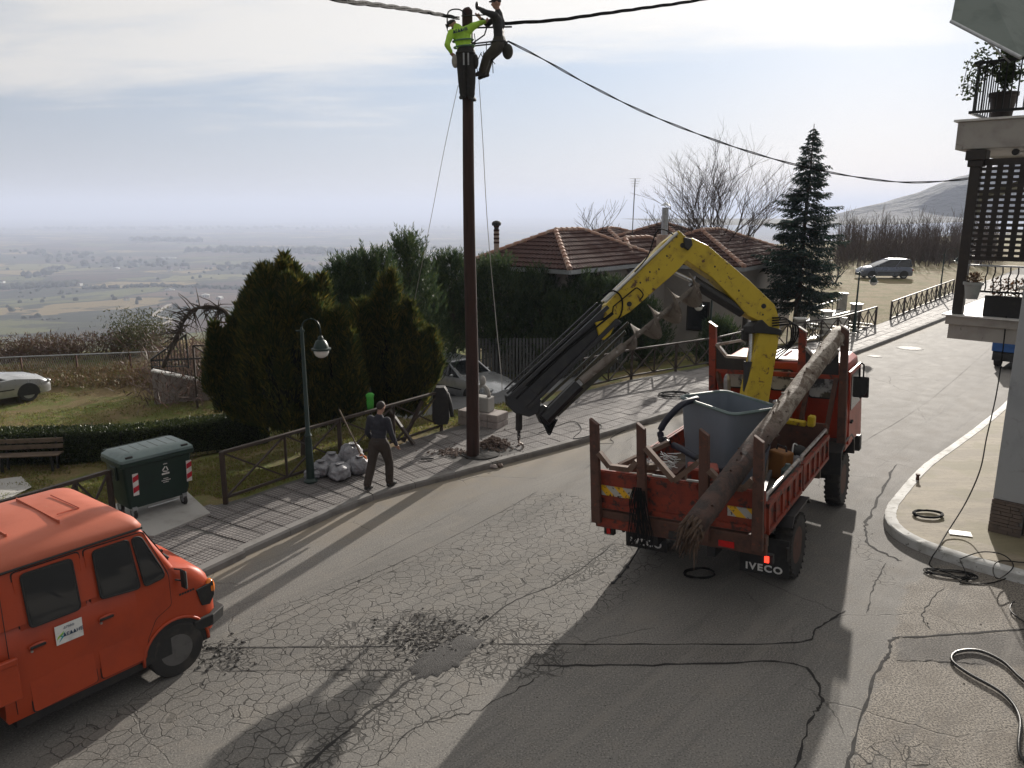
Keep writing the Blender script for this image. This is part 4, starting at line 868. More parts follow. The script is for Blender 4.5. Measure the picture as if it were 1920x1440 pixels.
# ---- arched vine with knotted limbs
vp = [D(x, y, 24) for x, y in [(432, 640), (430, 600), (420, 582), (400, 576), (375, 577), (360, 583), (345, 600), (335, 625), (318, 660), (305, 690)]]; o0 = Vector((vp[0].x, 24, float(terr(vp[0].x, 24)))); t = thing('gnarled_vine', 'knotted bare vine arching over the stone wall, left of the cypress', 'vine', o0)
q = [p - o0 for p in vp]; q = [Vector((q[0].x, 0, 0))] + q; MB().tube(spl(q, 4), [.06 * (1 - .02 * i % .3) * RND.uniform(.7, 1.5) for i in range(len(spl(q, 4)))], 6).build('stem', m_bark, t); mb = MB()
for k in range(150):
    c = q[RND.randint(3, 9)].lerp(q[RND.randint(3, 9)], .15) if k < 60 else spl(q, 4)[RND.randint(8, 36)]; dd = Vector((RND.uniform(-1, .4), RND.uniform(-.4, .4), RND.uniform(-1, .5))).normalized() * RND.uniform(.15, .8); mb.tube([c, c + dd * .5 + Vector((0, 0, .05)), c + dd], [.02, .014, .005], 4, cap=False)
mb.build('twigs', m_bark, t)
post = D(410, 650, 25); tp_ = D(410, 590, 25); t = thing('trellis_post', 'rusty post with two short crossbars beside the vine arch', 'post', (post.x, 25, float(terr(post.x, 25)))); h = tp_.z - float(terr(post.x, 25))
MB().bar((0, 0, 0), (0, 0, h), .05).build('post', m_rust, t)
for z in (h - .25, h - .65): MB().bar((-.05, 0, z), (.5, 0, z), .045).build('crossbar', m_rust, t)
m_slat = M('weathered_grey_slat', (.11, .115, .11), .85, c2=(.07, .07, .068), ns=4)
# slat fence behind the silver car
a = D(880, 690, 29.1); b_ = D(1165, 690, 29.4); o0 = Vector((a.x, a.y, -1)); t = thing('slat_fence', 'grey vertical slat fence behind the silver hatchback', 'fence', o0); 
for i in range(46):
    s = i / 45; p = a.lerp(b_, s) - o0; p.z = 0; MB().box((p.x, p.y, .75 + .2), (.09, .03, 1.5)).build('slat', m_galvd, t) if False else MB().box((p.x, p.y, .85), (.085, .03, 1.75)).build('slat', m_slat, t)
for z in (.35, 1.5): MB().bar(Vector((0, .04, z)), (b_ - a).xy.to_3d() + Vector((0, .04, z)), .05).build('rail', m_iron, t)
# ------------------------------------------------------------------ wheels
def wheel(parent, x, y, z, r, w, side, rimr=.55, rim=m_galv, lugs=False, name='wheel', steer=0):
    e = bpy.data.objects.new(name, None); COL.objects.link(e); e.parent = parent; e.location = (x, y, z); e.rotation_euler = (0, 0, steer)
    s = side; prof = [(r * rimr, -w * .42), (r * .8, -w * .5), (r * .95, -w * .47), (r, -w * .36), (r, w * .36), (r * .95, w * .47), (r * .8, w * .5), (r * rimr, w * .42)]
    t = MB().lathe(prof, 28, axis='x')
    if lugs:
        for k in range(26):
            a = 2 * math.pi * k / 26
            for sg in (-1, 1): t.bar((sg * w * .02, math.cos(a) * r * .99, math.sin(a) * r * .99), (sg * w * .5, math.cos(a + .1) * r * .97, math.sin(a + .1) * r * .97), .05, .04, up=(0, math.cos(a), math.sin(a)))
    t.build('tyre', m_tyre, e, smooth='auto')
    MB().lathe([(.02, s * w * .10), (r * .2, s * w * .12), (r * .24, s * w * .32), (r * .3, s * w * .32), (r * .34, s * w * .16), (r * rimr * .86, s * w * .12), (r * rimr, s * w * .40), (r * (rimr + .02), s * w * .43)], 24, axis='x').build('rim', rim, e, smooth='auto')
    nb = MB()
    for k in range(6): a = k * math.pi / 3; nb.lathe([(.016, s * w * .1), (.016, s * w * .22)], 6, (0, math.cos(a) * r * .38, math.sin(a) * r * .38), axis='x')
    o = nb.build('wheel_nuts', m_dark, e); o['kind'] = 'stuff'
    return e
FONT = bpy.data.curves.new('f', 'FONT').font if False else None
def text(body, size, M_, mat, parent, name='lettering', ext=.002, bold=0.0, align='CENTER', sx=1, spc=1.0):
    cu = bpy.data.curves.new(name, 'FONT'); cu.body = body; cu.size = size; cu.extrude = ext; cu.offset = bold; cu.align_x = align; cu.align_y = 'CENTER'; cu.resolution_u = 3; cu.space_character = spc
    o = bpy.data.objects.new(name, cu); COL.objects.link(o); bpy.context.view_layer.update(); dg = bpy.context.evaluated_depsgraph_get(); me = bpy.data.meshes.new_from_object(o.evaluated_get(dg)); bpy.data.objects.remove(o); me.name = name
    me.materials.clear(); me.materials.append(mat); me.transform(M_ @ Matrix.Diagonal((sx, 1, 1, 1))); o = bpy.data.objects.new(name, me); COL.objects.link(o); o.parent = parent; return o
def M3(xa, ya, o):   # matrix whose x axis is xa and y axis ya
    xa = Vector(xa).normalized(); ya = Vector(ya).normalized(); za = xa.cross(ya); return Matrix((( xa.x, ya.x, za.x, o[0]), (xa.y, ya.y, za.y, o[1]), (xa.z, ya.z, za.z, o[2]), (0, 0, 0, 1)))

# ------------------------------------------------------------------ crane truck
TA, TT = 33, .06
truck = thing('crane_truck', 'old red flatbed truck with a yellow folding crane, carrying a log and a grey basket', 'truck', (2.45, 10.35, 0), TA, TT)
bpy.context.view_layer.update(); TW = truck.matrix_world.copy(); TI = TW.inverted()
def TL(px, py, d): return TI @ D(px, py, d)
WL = lambda x, y, z: TW @ Vector((x, y, z))
T = truck
MB().bb(-.5, -.38, .15, 6.4, .62, .84).bb(.38, .5, .15, 6.4, .62, .84).bb(-.5, .5, .6, .7, .62, .8).bb(-.5, .5, 3.5, 3.6, .62, .8).build('chassis', m_dark, T)
MB().bb(-1.25, 1.22, .03, 4.0, 1.06, 1.12).bb(-1.2, 1.2, .2, .32, .86, 1.06).bb(-1.2, 1.2, 1.9, 2.0, .86, 1.06).bb(-1.2, 1.2, 3.6, 3.7, .86, 1.06).build('bed_floor', m_wood, T)
MB().bb(-1.27, 1.24, -.03, .03, 1.15, 1.76).build('tailboard', m_red, T, bevel=.01)
MB().bb(-1.3, 1.27, -.07, .03, .86, 1.13).build('rear_crossbeam', m_rust, T, bevel=.01)
MB().bb(-1.25, -.62, -.09, -.071, .88, 1.02).build('red_underplate', m_red, T)
for x0, x1 in ((-1.2, -.62), (-.42, .3), (.5, 1.12)):
    MB().bb(x0, x1, -.05, -.032, 1.66, 1.74).build('board_rib', m_red, T); MB().bb(x0, x1, -.05, -.032, 1.17, 1.25).build('board_rib', m_red, T)
for x0, x1 in ((-.38, -.08), (.14, .42)): MB().bb(x0, x1, -.02, .02, 1.762, 1.785).build('worn_edge', m_steel, T)
b = NB('reflective_chevron'); co = b.co(); sp = b.n('ShaderNodeSeparateXYZ'); b.l(co, sp.inputs[0]); st_ = b.math('FRACT', b.math('MULTIPLY', b.math('ADD', sp.outputs[0], sp.outputs[2]), 3.6))
col = b.mix(b.ramp(st_, .49, .51), (.75, .42, .01), (.42, .41, .38)); col = b.mix(b.ramp(b.noise(co, 22, 5), .56, .64), col, (.06, .03, .02)); b.pbr(col, .4); m_chev = b.m
MB().bb(-1.19, -.68, -.058, -.034, 1.38, 1.53).build('reflector', m_chev, T); MB().bb(.74, 1.12, -.058, -.034, 1.36, 1.5).build('reflector', m_chev, T)
m_steelw = M('worn_bare_steel', (.40, .38, .36), .35, .6, c2=(.2, .12, .08), ns=6)
# rear rack: four stakes with bevelled tops, cradles between
for x, zt, w in ((-1.25, 2.58, .15), (-.5, 2.58, .14), (.43, 2.58, .15), (1.17, 2.56, .15)):
    MB().prism([(x - w / 2, .95), (x + w / 2, .95), (x + w / 2, zt - .09), (x - w / 2 + .02, zt)], -.16, -.075, 'y').build('stake', m_rust, T, bevel=.006)
def cradle(pts, y=-.117, w=.075):
    for a, c in zip(pts, pts[1:]): MB().bar((a[0], y, a[1]), (c[0], y, c[1]), .09, w).build('cradle_bar', m_rustl, T)
m_rustl = M('worn_rusty_bar', (.17, .11, .08), .5, .3, c2=(.09, .05, .035), ns=8, bump=.3)
cradle([(-1.18, 2.06), (-1.0, 1.86), (-.68, 1.86), (-.56, 2.0)]); cradle([(-.43, 2.22), (.0, 1.78), (.36, 2.1)]); cradle([(.5, 2.0), (.72, 1.8), (.98, 1.8), (1.1, 1.95)])
MB().bar((-.95, .1, 1.82), (-.5, .9, 2.02), .07).build('loose_bar', m_rustl, T)
for s, x in ((-1, -1.25), (1, 1.22)):
    for y0, y1 in ((.06, 1.98), (2.06, 3.98)):
        MB().bb(x - .02, x + .02, y0, y1, 1.13, 1.56).build('side_board', m_red, T, bevel=.008)
        for k in range(6):
            yy = y0 + .04 + (y1 - y0 - .08) * k / 5; MB().bb(x + s * .021, x + s * .05, yy - .03, yy + .03, 1.13, 1.56).build('board_rib', m_red, T)
        MB().bb(x + s * .021, x + s * .056, y0, y1, 1.50, 1.57).bb(x + s * .021, x + s * .056, y0, y1, 1.12, 1.18).build('board_frame', m_red, T)
        MB().tube([(x, y0 + .02, 1.60), (x, y0 + .06, 1.67), (x, y1 - .06, 1.67), (x, y1 - .02, 1.60)], .028, 7).build('top_rail', m_steelw, T) if s > 0 else None
MB().bb(-1.25, 1.22, 4.0, 4.06, 1.1, 1.75).build('headboard', m_rust, T, bevel=.01)
for (x, side) in ((-1.02, -1), (1.20, 1)):
    zc = .50 - x * TT
    wheel(T, x, 1.55, zc, .50, .27, side, lugs=True, rim=m_rust); wheel(T, x + side * .02, 5.1, zc, .50, .27, side, lugs=True, rim=m_rust)
    MB().prism([(.98, .92), (1.1, 1.03), (2.0, 1.03), (2.12, .92), (2.16, .92), (2.03, 1.055), (1.07, 1.055), (.94, .92)], x - .17, x + .17, 'x').build('mudguard', m_dark, T)
    MB().prism([(4.48, .7), (4.52, 1.08), (4.8, 1.2), (5.45, 1.2), (5.72, 1.05), (5.78, .75), (5.84, .75), (5.78, 1.09), (5.48, 1.25), (4.78, 1.25), (4.46, 1.12), (4.43, .7)], x - .18, x + side * .2 if side > 0 else x + .18, 'x').build('mudguard', m_dark, T, bevel=.01)
MB().tube([(-1.0, 1.55, .5), (1.15, 1.55, .46)], .09, 8).ell((0.05, 1.55, .48), (.2, .22, .2)).build('axle', m_dark, T)
MB().tube([(-1.0, 5.1, .5), (1.15, 5.1, .46)], .07, 8).build('axle', m_dark, T)
for x0, x1, zb in ((-1.10, -.42, .34), (.72, 1.42, .29)):
    fl = MB().bb(x0, x1, .58, .60, zb, .86).build('mudflap', m_black, T)
    text('IVECO', .145, M3((1, 0, 0), (0, 0, 1), ((x0 + x1) / 2, .575, zb + .10)), m_white, fl, bold=.005, sx=1.1, spc=1.22)
MB().tube([(-1.1, .5, .8), (-1.1, .5, .6)], .03, 5).tube([(1.42, .5, .8), (1.42, .5, .6)], .03, 5).build('flap_bracket', m_dark, T)
# tail lamps: right one lit red
m_taillit = M('lit_tail_lamp', (.7, .02, .01), .2, Emission_Color=(1., .04, .02, 1), Emission_Strength=2.2)
for x, mt in ((-1.1, m_redlens), (1.27, m_taillit)):
    h = MB().bb(x - .08, x + .08, -.02, .06, .74, .87).build('tail_lamp', m_black, T); MB().bb(x - .03, x + .03, -.035, -.02, .76, .85).build('lens', mt, h)
MB().bb(-.1, .3, -.12, -.075, .9, 1.0).build('number_plate_holder', m_dark, T); MB().tube([(.1, -.28, .72), (.1, .1, .74)], .03, 6).build('tow_hook', m_dark, T)
MB().bb(.62, .84, -.078, -.0725, .9, .99).build('number_plate', m_redlens, T)
# cab
cab = MB(); X0, X1 = -1.12, 1.36
cab.loft([[(X0, 4.97, 1.0), (X1, 4.97, 1.0), (X1 + .02, 4.97, 1.7), (X1 - .06, 4.97, 2.58), (X1 - .16, 4.97, 2.66), (X0 + .16, 4.97, 2.66), (X0 + .06, 4.97, 2.58), (X0 - .02, 4.97, 1.7)],
          [(X0, 6.35, 1.0), (X1, 6.35, 1.0), (X1 + .03, 6.35, 1.7), (X1 - .05, 6.35, 2.60), (X1 - .15, 6.35, 2.69), (X0 + .15, 6.35, 2.69), (X0 + .05, 6.35, 2.60), (X0 - .03, 6.35, 1.7)],
          [(X0, 6.75, .9), (X1, 6.75, .9), (X1, 6.7, 1.7), (X1 - .1, 6.5, 2.56), (X1 - .2, 6.45, 2.63), (X0 + .2, 6.45, 2.63), (X0 + .1, 6.5, 2.56), (X0, 6.7, 1.7)]])
cab.build('cab', m_redcab, T, smooth='auto', bevel=.015)
def rrect(x0, x1, z0, z1, r=.06, n=3):
    o = []
    for cx, cz, a0 in ((x1 - r, z1 - r, 0), (x0 + r, z1 - r, 90), (x0 + r, z0 + r, 180), (x1 - r, z0 + r, 270)):
        for k in range(n + 1): a = math.radians(a0 + 90 * k / n); o.append((cx + r * math.cos(a), cz + r * math.sin(a)))
    return o
def pane(poly, y, outw, mat, name, parent, dep=.012, axis='y', frame=None, fr=.025):
    p = MB().prism(poly, y, y + outw * dep, axis).build(name, mat, parent)
    if frame:
        cx = sum(a for a, _ in poly) / len(poly); cz = sum(c for _, c in poly) / len(poly); n = len(poly); q = []
        big = [(a + (fr if a > cx else -fr), c + (fr if c > cz else -fr)) for a, c in poly]; mb = MB()
        def P3(u, v, d): return {'y': (u, d, v), 'x': (d, u, v)}[axis]
        for k in range(n):
            a, b_, c, d = poly[k], poly[(k + 1) % n], big[(k + 1) % n], big[k]; y2 = y + outw * (dep + .006)
            mb.quad(P3(*a, y2), P3(*b_, y2), P3(*c, y2), P3(*d, y2)); mb.quad(P3(*d, y2), P3(*c, y2), P3(*c, y), P3(*d, y)); mb.quad(P3(*a, y2), P3(*b_, y2), P3(*b_, y), P3(*a, y))
        mb.build('window_frame', frame, p)
    return p
m_cabin = M('cab_window_painted_view', (.5, .5, .48), .08, c2=(.03, .03, .03), ns=3.2, th=(.45, .55), bump=0, spec=.8, rvar=.02)  # bright view through the cab is painted into the pane colour
for x0, x1, z0, z1 in ((-.86, -.5, 2.12, 2.52), (-.02, .4, 2.12, 2.5), (.7, 1.16, 2.02, 2.46)): pane(rrect(x0, x1, z0, z1, .08), 4.965, -1, m_cabin, 'rear_window', T, frame=m_black)
door = pane([(5.15, 1.1), (6.25, 1.1), (6.3, 1.7), (6.25, 2.5), (5.15, 2.5)], X1 + .005, 1, m_redcab, 'door', T, dep=.03, axis='x')
pane([(5.22, 1.75), (6.2, 1.75), (6.15, 2.42), (5.25, 2.42)], X1 + .036, 1, m_glass, 'side_window', door, axis='x'); MB().bb(X1 + .036, X1 + .075, 5.2, 5.36, 1.5, 1.54).build('handle', m_black, door)
MB().bb(-.95, 1.15, 6.72, 6.76, 1.75, 2.4).build('windscreen', m_glass, T); MB().bb(-1.15, 1.36, 6.7, 6.9, .55, .88).build('bumper', m_dark, T, bevel=.02)
MB().bb(-.3, .1, 5.3, 6.2, 2.69, 2.72).build('roof_hatch', m_white, T); MB().bb(-.2, .5, 5.0, 5.3, 2.70, 2.72).build('sun_plate', m_white, T)
MB().box((1.1, 5.2, 2.76), (.1, .1, .14)).build('beacon', m_lens, T)
ma = TI @ D(1592, 690, 14.6); mi = [TL(*q) for q in ((1594, 683, 14.9), (1616, 681, 14.9), (1620, 684, 14.9), (1619, 708, 14.9))]; mr = MB().tube(mi, .018, 6).tube([TL(1618, 742, 14.9), TL(1598, 757, 14.7)], .016, 6).build('mirror_arm', m_black, T, smooth=True)
c0 = TL(1617, 726, 14.85); mm = MB(); mm.box(c0, (.24, .05, .42)); mir = mm.build('mirror', m_black, T, bevel=.03, seg=2); MB().box(c0 - Vector((0, .028, 0)), (.2, .006, .37)).build('mirror_glass', m_glass, mir)
# front rack over the cab
for x, mt, zt in ((-1.1, m_red, 3.42), (.60, m_red, 3.36), (1.33, m_rust, 3.4)):
    w = .15; MB().prism([(x - w / 2, 1.1), (x + w / 2, 1.1), (x + w / 2, zt - .1), (x - w / 2 + .02, zt)], 4.72, 4.82, 'y').build('stake', mt, T, bevel=.006)
    MB().bar((x - w / 2 + .01, 4.77, zt + .015), (x + w / 2 + .01, 4.77, zt - .085), .1, .02).build('stake_cap', m_steelw, T)
m_wedge = m_dark
for pts in ([(-1.02, 3.0), (-.82, 2.76), (-.2, 2.74)], [(.68, 2.98), (.9, 2.72), (1.08, 2.72), (1.25, 2.96)]):
    for a, c in zip(pts, pts[1:]): MB().bar((a[0], 4.77, a[1]), (c[0], 4.77, c[1]), .1, .05).build('cradle_bar', m_steelw, T)
    MB().prism([(pts[0][0], pts[0][1] - .04)] + [(a, c - .03) for a, c in pts] + [(pts[-1][0], 2.5), (pts[0][0], 2.5)], 4.75, 4.79, 'y').build('gusset', m_dark, T)
MB().bar((-1.02, 4.77, 2.98), (-.12, 4.77, 3.17), .05).build('rack_rail', m_steelw, T); MB().bb(-1.1, 1.33, 4.73, 4.81, 2.42, 2.5).build('rack_beam', m_red, T)
for x in (-1.0, .75, 1.22): MB().bar((x, 4.76, 2.45), (x + (.35 if x < 0 else -.15), 4.6, 1.3), .08).build('rack_brace', m_rust, T)
MB().bb(-1.05, -.5, 4.2, 4.6, 1.1, 1.95).build('control_cabinet', m_dark, T, bevel=.02); MB().bb(-1.15, -.55, 4.2, 4.62, 1.96, 2.0).build('cabinet_top', m_rust, T)
MB().lathe([(.07, 2.0), (.07, 2.35), (.05, 2.42), (.02, 2.46)], 10, (-.72, 4.5, 0)).build('filter_flask', m_galv, T); MB().lathe([(.09, 2.55), (.17, 2.6), (.17, 2.78), (.1, 2.83)], 14, (-.28, 4.5, .55)).build('oil_filter', m_black, T)
# ---- crane
def seg(name, A, B, wa, wb, th, mat, bev=.02, up=None):
    up = up or (TI.to_3x3() @ Vector((0, 0, 1))); d = (B - A).normalized(); a = d.cross(CN).normalized()
    P = [A + a * s * wa / 2 + CN * t * th / 2 for s, t in ((-1, -1), (1, -1), (1, 1), (-1, 1))]; Q = [B + a * s * wb / 2 + CN * t * th / 2 for s, t in ((-1, -1), (1, -1), (1, 1), (-1, 1))]
    return MB().add(P + Q, [(3, 2, 1, 0), (4, 5, 6, 7), (0, 1, 5, 4), (1, 2, 6, 5), (2, 3, 7, 6), (3, 0, 4, 7)]).build(name, mat, T, bevel=bev, seg=2)
pm0, pm1, pe, py1, pt_ = TL(1415, 800, 13.9), TL(1437, 585, 14.1), TL(1277, 462, 14.1), TL(1140, 605, 13.7), TL(985, 758, 13.3)
CN = ((pm1 - pe).cross(pt_ - pe)).normalized()
if CN.y > 0: CN = -CN
MB().bb(-.35, .55, 4.15, 4.65, .9, 1.35).build('crane_base', m_dark, T, bevel=.03); MB().lathe([(.3, 1.35), (.3, 1.6), (.22, 1.7), (.2, 2.0)], 16, (.08, 4.4, 0)).build('slew_ring', m_dark, T)
def outline(name, px, d0, th, mat, bev=.015):      # a plate cut to a side outline, with real thickness across the crane plane
    q = []
    for x, y in px:
        r0 = TI @ Vector((0, 0, CAM_H)); r1 = TI @ D(x, y, 20.); dr = r1 - r0; t = (pe - r0).dot(CN) / dr.dot(CN); q.append(r0 + dr * t)
    n = len(q); V = [p - CN * th / 2 for p in q] + [p + CN * th / 2 for p in q]
    return MB().add(V, [tuple(range(n))[::-1], tuple(range(n, 2 * n))] + [(i, (i + 1) % n, n + (i + 1) % n, n + i) for i in range(n)]).build(name, mat, T, bevel=bev, seg=2)
outline('crane_column', [(1388, 765), (1432, 765), (1452, 640), (1452, 628), (1416, 624), (1408, 665)], 14, .34, m_yellow)
outline('inner_boom', [(1291, 447), (1322, 462), (1400, 528), (1446, 572), (1455, 600), (1455, 632), (1443, 636), (1420, 604), (1395, 592), (1372, 565), (1330, 522), (1282, 490), (1276, 465)], 14, .30, m_yellow)
outline('outer_boom', [(1268, 434), (1281, 446), (1284, 488), (1262, 512), (1178, 585), (1140, 608), (1128, 600), (1132, 572), (1240, 455)], 15, .30, m_yellow)
outline('boom_end_bracket', [(1112, 605), (1130, 600), (1148, 612), (1140, 628), (1128, 638), (1120, 634)], 15, .36, m_yellow)
outline('knuckle_plate', [(1276, 447), (1290, 450), (1292, 462), (1284, 472), (1276, 466)], 15, .40, m_dark)
outline('column_clamp', [(1402, 612), (1412, 602), (1420, 600), (1432, 612), (1456, 618), (1456, 628), (1404, 624)], 14, .44, m_black)
def PLN(x, y, off=0):
    r0 = TI @ Vector((0, 0, CAM_H)); r1 = TI @ D(x, y, 20.); dr = r1 - r0; t = (pe + CN * off - r0).dot(CN) / dr.dot(CN); return r0 + dr * t
def rod(name, p, q, r, mat, off=0, n=10): return MB().tube([PLN(*p, off), PLN(*q, off)], r, n).build(name, mat, T, smooth='auto')
rod('lift_cylinder', (1404, 775), (1407, 678), .12, m_blk2 if False else m_dark, .0); rod('lift_rod', (1407, 678), (1409, 626), .045, m_steel)
rod('fold_cylinder', (1392, 585), (1298, 527), .11, m_dark, .02); rod('fold_rod', (1298, 527), (1258, 508), .04, m_steel, .02)
rod('boom_pipe', (1270, 437), (1134, 566), .03, m_steel, .17); rod('boom_pipe', (1262, 437), (1128, 566), .02, m_steel, -.17)
rod('hinge_pin', (1402, 757), (1402, 757.5), .14, m_yellow, .2) if False else MB().tube([PLN(1400, 768, .22), PLN(1400, 768, -.22)], .12, 16).tube([PLN(1400, 768, .24), PLN(1400, 768, -.24)], .06, 12).build('hinge_eye', m_yellow, T, smooth='auto')
for q in ((1432, 574), (1280, 460), (1180, 570)): MB().tube([PLN(*q, .17), PLN(*q, -.17)], .045, 12).build('pivot_pin', m_black, T, smooth='auto')
m_blackoil = M('oily_black_steel', (.022, .022, .024), .38, .2, c2=(.04, .038, .035), ns=6)
m_olive = M('worn_olive_steel', (.055, .05, .03), .5, .3, c2=(.02, .02, .018), ns=6)
# telescopic jib: nested black sections
for i, (a, b_, w, th, o) in enumerate((((1150, 592), (962, 762), .36, .24, 0), ((1140, 575), (955, 745), .07, .07, .16), ((1128, 572), (950, 738), .05, .05, .10), ((1120, 568), (946, 730), .035, .035, -.1), ((1158, 600), (990, 765), .08, .08, .18))):
    p, q = PLN(*a, o), PLN(*b_, o); seg(['jib_section', 'jib_cylinder', 'jib_rail', 'jib_rail', 'jib_cylinder'][i], p, q, w, w * .85, th, m_blackoil if i else m_blackoil, .008)
for a, b_ in (((1178, 605), (1015, 755)), ((1172, 622), (1018, 772))): p, q = PLN(*a, .05), PLN(*b_, .05); seg('jib_link', p, q, .05, .05, .07, m_olive, .005)
seg('tool_jib', PLN(1155, 672, .1), PLN(1040, 775, .1), .08, .16, .14, m_olive, .01); rod('tool_cylinder', (1085, 722), (1022, 786), .12, m_blackoil, .12)
outline('jib_head', [(948, 742), (985, 722), (1012, 748), (1008, 772), (990, 780), (965, 774), (950, 760)], 15, .36, m_blackoil)
outline('jib_link_end', [(1000, 765), (1018, 758), (1036, 770), (1040, 786), (1028, 797), (1012, 793)], 15, .2, m_blackoil)
hp = PLN(973, 775); dn = TI.to_3x3() @ Vector((0, 0, -1)); rt = (TI.to_3x3() @ Vector((1, 0, 0))); 
MB().bar(hp - dn * .1, hp + dn * .32, .09, .12).build('hook_block', m_blackoil, T, bevel=.02); cz = MB()
for k in range(4): cz.bar(hp + dn * (.3 + k * .045), hp + dn * (.36 + k * .045), .02 if k % 2 else .06, .06 if k % 2 else .02)
cz.build('hook_chain', m_dark, T); hc = hp + dn * .56; hk = [hc - dn * .1] + [hc + rt * .075 * math.sin(a) + dn * (-.01 + .075 * (1 - math.cos(a)) * .9) for a in np.linspace(0, math.radians(250), 9)]
MB().tube([hp + dn * .42, hc - dn * .06], .02, 6).tube(hk, [.018, .02, .024, .026, .026, .024, .02, .016, .012, .006], 6).build('hook', m_steelw, T, smooth=True)
mb = MB()
for k in range(5): a = PLN(1012 + k * 4, 782 + k, .1 - k * .05); b_ = PLN(1045 - k * 3, 786, .1 - k * .05); mid = PLN(1030 + k, 815 - k * 3, .15); mb.tube(spl([a, a.lerp(mid, .6), mid, b_.lerp(mid, .5), b_], 4), .015, 5)
for k in range(7):
    o = .2 - k * .06; a = PLN(1150 - k * 3, 588 - k * 2, o); b_ = PLN(968 - k * 2, 748 - k * 3, o); mid = a.lerp(b_, .5) + (TI.to_3x3() @ Vector((0, 0, RND.uniform(-.1, .12)))); mb.tube(spl([a, mid, b_], 6), RND.choice([.01, .014, .018]), 5)
mb.tube(spl([PLN(1130, 555, .18), PLN(1150, 545, .2), PLN(1166, 560, .2), PLN(1164, 590, .2), PLN(1145, 612, .2)], 4), .016, 5); mb.tube(spl([PLN(1186, 545, .18), PLN(1195, 540, .2), PLN(1206, 552, .2), PLN(1200, 562, .2)], 4), .012, 5); mb.tube([PLN(1186, 545, .17), PLN(1150, 575, .17), PLN(1148, 590, .17)], .012, 5)
mb.tube(spl([PLN(1270, 445, .15), PLN(1235, 430, .2), PLN(1215, 480, .22), PLN(1190, 510, .2)], 5), .012, 5)
for k in range(4): mb.tube(spl([PLN(1448, 596 + k * 5, .2), PLN(1478 + k * 5, 600 + k * 3, .1), PLN(1482 + k * 3, 640, 0), PLN(1456, 655 + k * 6, .1)], 5), .014, 5)
mb.build('hydraulic_hoses', m_cable, T, smooth=True)['kind'] = 'stuff'
mb = MB()
for q in ((1235, 505), (1218, 510), (1250, 480), (1340, 500), (1385, 545), (1430, 590), (1200, 530)): mb.lathe([(.02, 0), (.02, .01)], 6, PLN(*q, .155), axis='y')
mb.build('rivets', m_dark, T)['kind'] = 'stuff'
# auger carried alongside the jib: shaft with a soil-caked spiral flight
m_soily = M('soil_caked_steel', (.20, .175, .15), .8, .1, c2=(.10, .08, .06), ns=7, c3=(.36, .34, .31), ns3=6, th3=(.58, .66), bump=.5)
a0, a1 = PLN(1098, 708, .25), PLN(1302, 540, .25); axd = (a1 - a0); La = axd.length; axd.normalize(); e1 = axd.cross(CN).normalized(); e2 = axd.cross(e1)
aug = MB().tube([a0 - axd * .1, a0 + axd * La * .35], .075, 12).tube([a0 + axd * La * .3, a1 + axd * .1], .045, 10).build('auger_shaft', m_soily, T, smooth='auto')
V_ = []; F_ = []; n_ = 130
for i in range(n_ + 1):
    s_ = i / n_; c = a0 + axd * (La * (.36 + .66 * s_)); an = -2 * math.pi * 3.6 * s_ + 1.0; r_ = .31 * min(1, .45 + s_ * 1.6); o_ = e1 * math.cos(an) + e2 * math.sin(an); q_ = axd * .012
    V_ += [c + o_ * .035 - q_, c + o_ * r_ * RND.uniform(.97, 1.02) - q_ * .4, c + o_ * r_ + q_ * .4, c + o_ * .035 + q_]
for i in range(n_):
    for k in range(4): F_.append((i * 4 + k, i * 4 + (k + 1) % 4, i * 4 + 4 + (k + 1) % 4, i * 4 + 4 + k))
F_ += [(0, 1, 2, 3), tuple(n_ * 4 + k for k in (3, 2, 1, 0))]
MB().add(V_, F_).build('auger_flight', m_soily, aug, smooth='auto')
# cable bundle hanging on the tailboard
mb = MB()
for k in range(16):
    x = -.6 + RND.uniform(-.08, .14); mb.tube(spl([(x * .6 - .2, -.18, 1.62), (x, -.2, 1.35), (x + RND.uniform(-.06, .22), -.22, 1.0), (x + RND.uniform(-.1, .2), -.2, .78 + RND.uniform(-.1, .1)), (x + RND.uniform(-.05, .3), -.2, .95), (x * .7 - .1, -.18, 1.58)], 4), .007, 4, cap=False)
mb.build('hanging_cable_bundle', m_cable, T)['kind'] = 'stuff'
mb = MB(); mb.tube(spl([(-.75, .35, .5), (-.8, .2, .35), (-.86, .0, .2), (-.95, -.2, .06)], 4), .012, 5)
for q in ((-.84, .05, .24), (-.9, -.1, .14), (-.96, -.22, .06)): mb.ell(q, (.035, .035, .03), 6, 4)
mb.build('mud_chain', m_dark, T)
# ------------------------------------------------------------------ things on the truck bed
def W3(p): return TW @ Vector(p)
A = W3((.80, 0, 1.93)); B = W3((1.2, 4.75, 3.18)); dlog = (A - B).normalized()
butt = A + dlog * 1.32; tip = B - dlog * .22
t = thing('log', 'long stripped tree trunk lying over the truck bed, splintered at its lower end', 'log', butt); n = 34; rings = []; ax = (tip - butt); u = ax.normalized(); s1 = u.cross(Vector((0, 0, 1))).normalized(); s2 = s1.cross(u); N_ = 18
for i in range(n + 1):
    f = i / n; r = .155 - .012 * f; c = ax * f + s2 * .01 * math.sin(f * 9)
    rings.append([c + (s1 * math.cos(a) + s2 * math.sin(a)) * r * (1 + .05 * math.sin(a * 3 + i * .6) + RND.uniform(-.022, .022)) for a in np.linspace(0, 2 * math.pi, N_, endpoint=False)])
b = NB('log_bark'); co = b.co(); n1 = b.noise(co, 5, 6, .7, .6); n2 = b.noise(co, 22, 4, .7); g_ = b.n('ShaderNodeSeparateXYZ'); b.l(co, g_.inputs[0])
